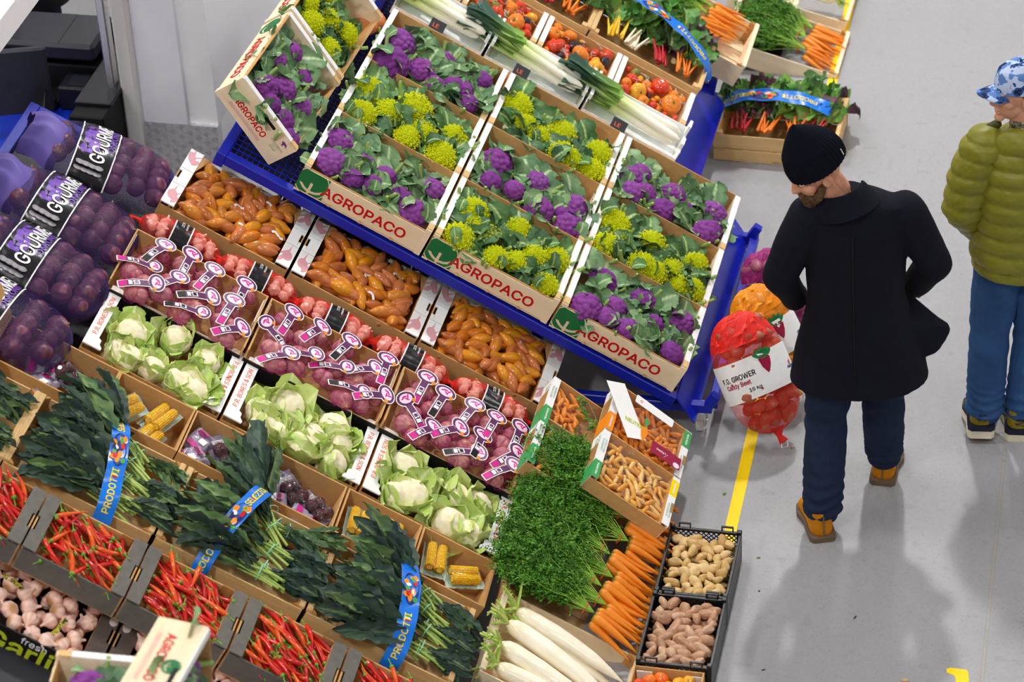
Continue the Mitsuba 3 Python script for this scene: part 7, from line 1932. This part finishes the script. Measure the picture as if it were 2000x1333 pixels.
scene['gum'] = pr('#8a4a2c', .6, .3)
def swoosh():
    t = np.linspace(0, 1, 14)
    top = np.stack([t, .12 + .42 * t ** 1.4 - .30 * np.sin(PI * t) ** 1.2 * .6], 1)
    bot = np.stack([t, .12 + .42 * t ** 1.4 - .30 * np.sin(PI * t) ** .8 - .06 * (1 - t)], 1)
    return Polygon(np.vstack([top, bot[::-1]])).buffer(.004)
for i, (heel, toe, lift) in enumerate((((.985, .775, .028), (.955, 1.045, .0), 1), ((1.142, .815, 0), (1.118, 1.09, 0), 0))):
    up, so, M = shoe_mesh(heel, toe, h=.105, sole=.038)
    s_ = put(k2, 'sneaker', flat(up, 'sneaker_olive', True), M, 'olive sneaker')
    put(s_, 'sole', flat(moved(so, mat(None, (0, 0, 0), (1.02, 1.04, 1))), 'sneaker_sole'), M, 'thick cream sole')
    put(s_, 'tread', flat(moved(so, mat(None, (0, 0, -.001), (1.015, 1.03, .12))), 'gum'), M, 'brown tread')
    put(s_, 'mudguard', flat(moved(so, mat(None, (-.003, 0, .034), (1.02, 1.04, .50))), 'sneaker_navy'), M, 'navy mudguard')
    N = M @ mat(A([[0, 0, -1], [-1, 0, 0], [0, 1, 0]]), (-.002, 0, .088))
    put(s_, 'heel_mark', flat([moved(text('NIKE', .0085, True, .0012, .026), mat(None, (.002, .013, 0))), moved(extrude(swoosh(), .001), mat(None, (-.016, -.004, 0), (.034, .026, 1))), moved(text('A I R', .0055, True, .0012, .026), mat(None, (.002, -.011, 0)))], 'sneaker_navy'), N, 'dark heel lettering with a curved tick')
    put(s_, 'collar_lining', flat(lathe([(.033, 0), (.038, .008), (.033, .014)], 20), 'offwhite_card', True), M @ mat(None, (.05, 0, .135)))
    put(s_, 'lace', flat(tube([(.13, .03, .09), (.11, .055, .10), (.09, .05, .085), (.12, .035, .088)], .0025, 5), 'sneaker_olive', True), M)

# ---- someone in black behind the printer, only a slice of them in view
B = {n: A(p) - A([1.09, .91, 0]) for n, p in K.items()}
O = A([-4.02, 2.72, 0])
B = {n: tuple(p + O) for n, p in B.items()}
k3 = thing('person', 'person in black clothes and dark jeans behind the printer, mostly cut off', 'person')
HB = mat(rot([0, 0, 1], 20), O + A([0, 0, 1.68]))
hm, ears = head(HB)
wb, _ = join([blend(body_mesh(B, None), .025, 6), moved(hm, HB)])
put(k3, 'body', coloured(wb, 'skin_satin', True, mixc('#b9765a', '#e6b496', meshkit.fbm(np.asarray(wb.vertices) * 30, 2))))
put(k3, 'hair', flat(moved(hb, HB), 'hair_brown', True))
bl = loft([(tuple(O + A([0, 0, 1.52])), .085, .08, 0), (tuple(O + A([0, 0, 1.45])), .20, .13, 0), (tuple(O + A([0, 0, 1.2])), .24, .17, 0), (tuple(O + A([0, 0, .9])), .25, .19, 0), (tuple(O + A([0, 0, .82])), .25, .19, 0)])
ba = [bone((A(B['sh_' + s_]), .08), (A(B['elbow_' + s_]), .07)) for s_ in 'lr'] + [bone((A(B['elbow_' + s_]), .07), (A(B['wrist_' + s_]), .05)) for s_ in 'lr']
put(k3, 'coat', flat(wrinkle(blend(bl + ba, .02, 6), .008, 8), 'black_matte', True), None, 'black coat')
put(k3, 'jeans', flat([leg(B['hip_' + s_], B['knee_' + s_], B['ankle_' + s_], .098, .076, .064, 7) for s_ in 'lr'], 'dark_denim', True), None, 'dark jeans')
PALETTE_DATA = mi.Float(np.concatenate(PALETTE).astype(np.float32))
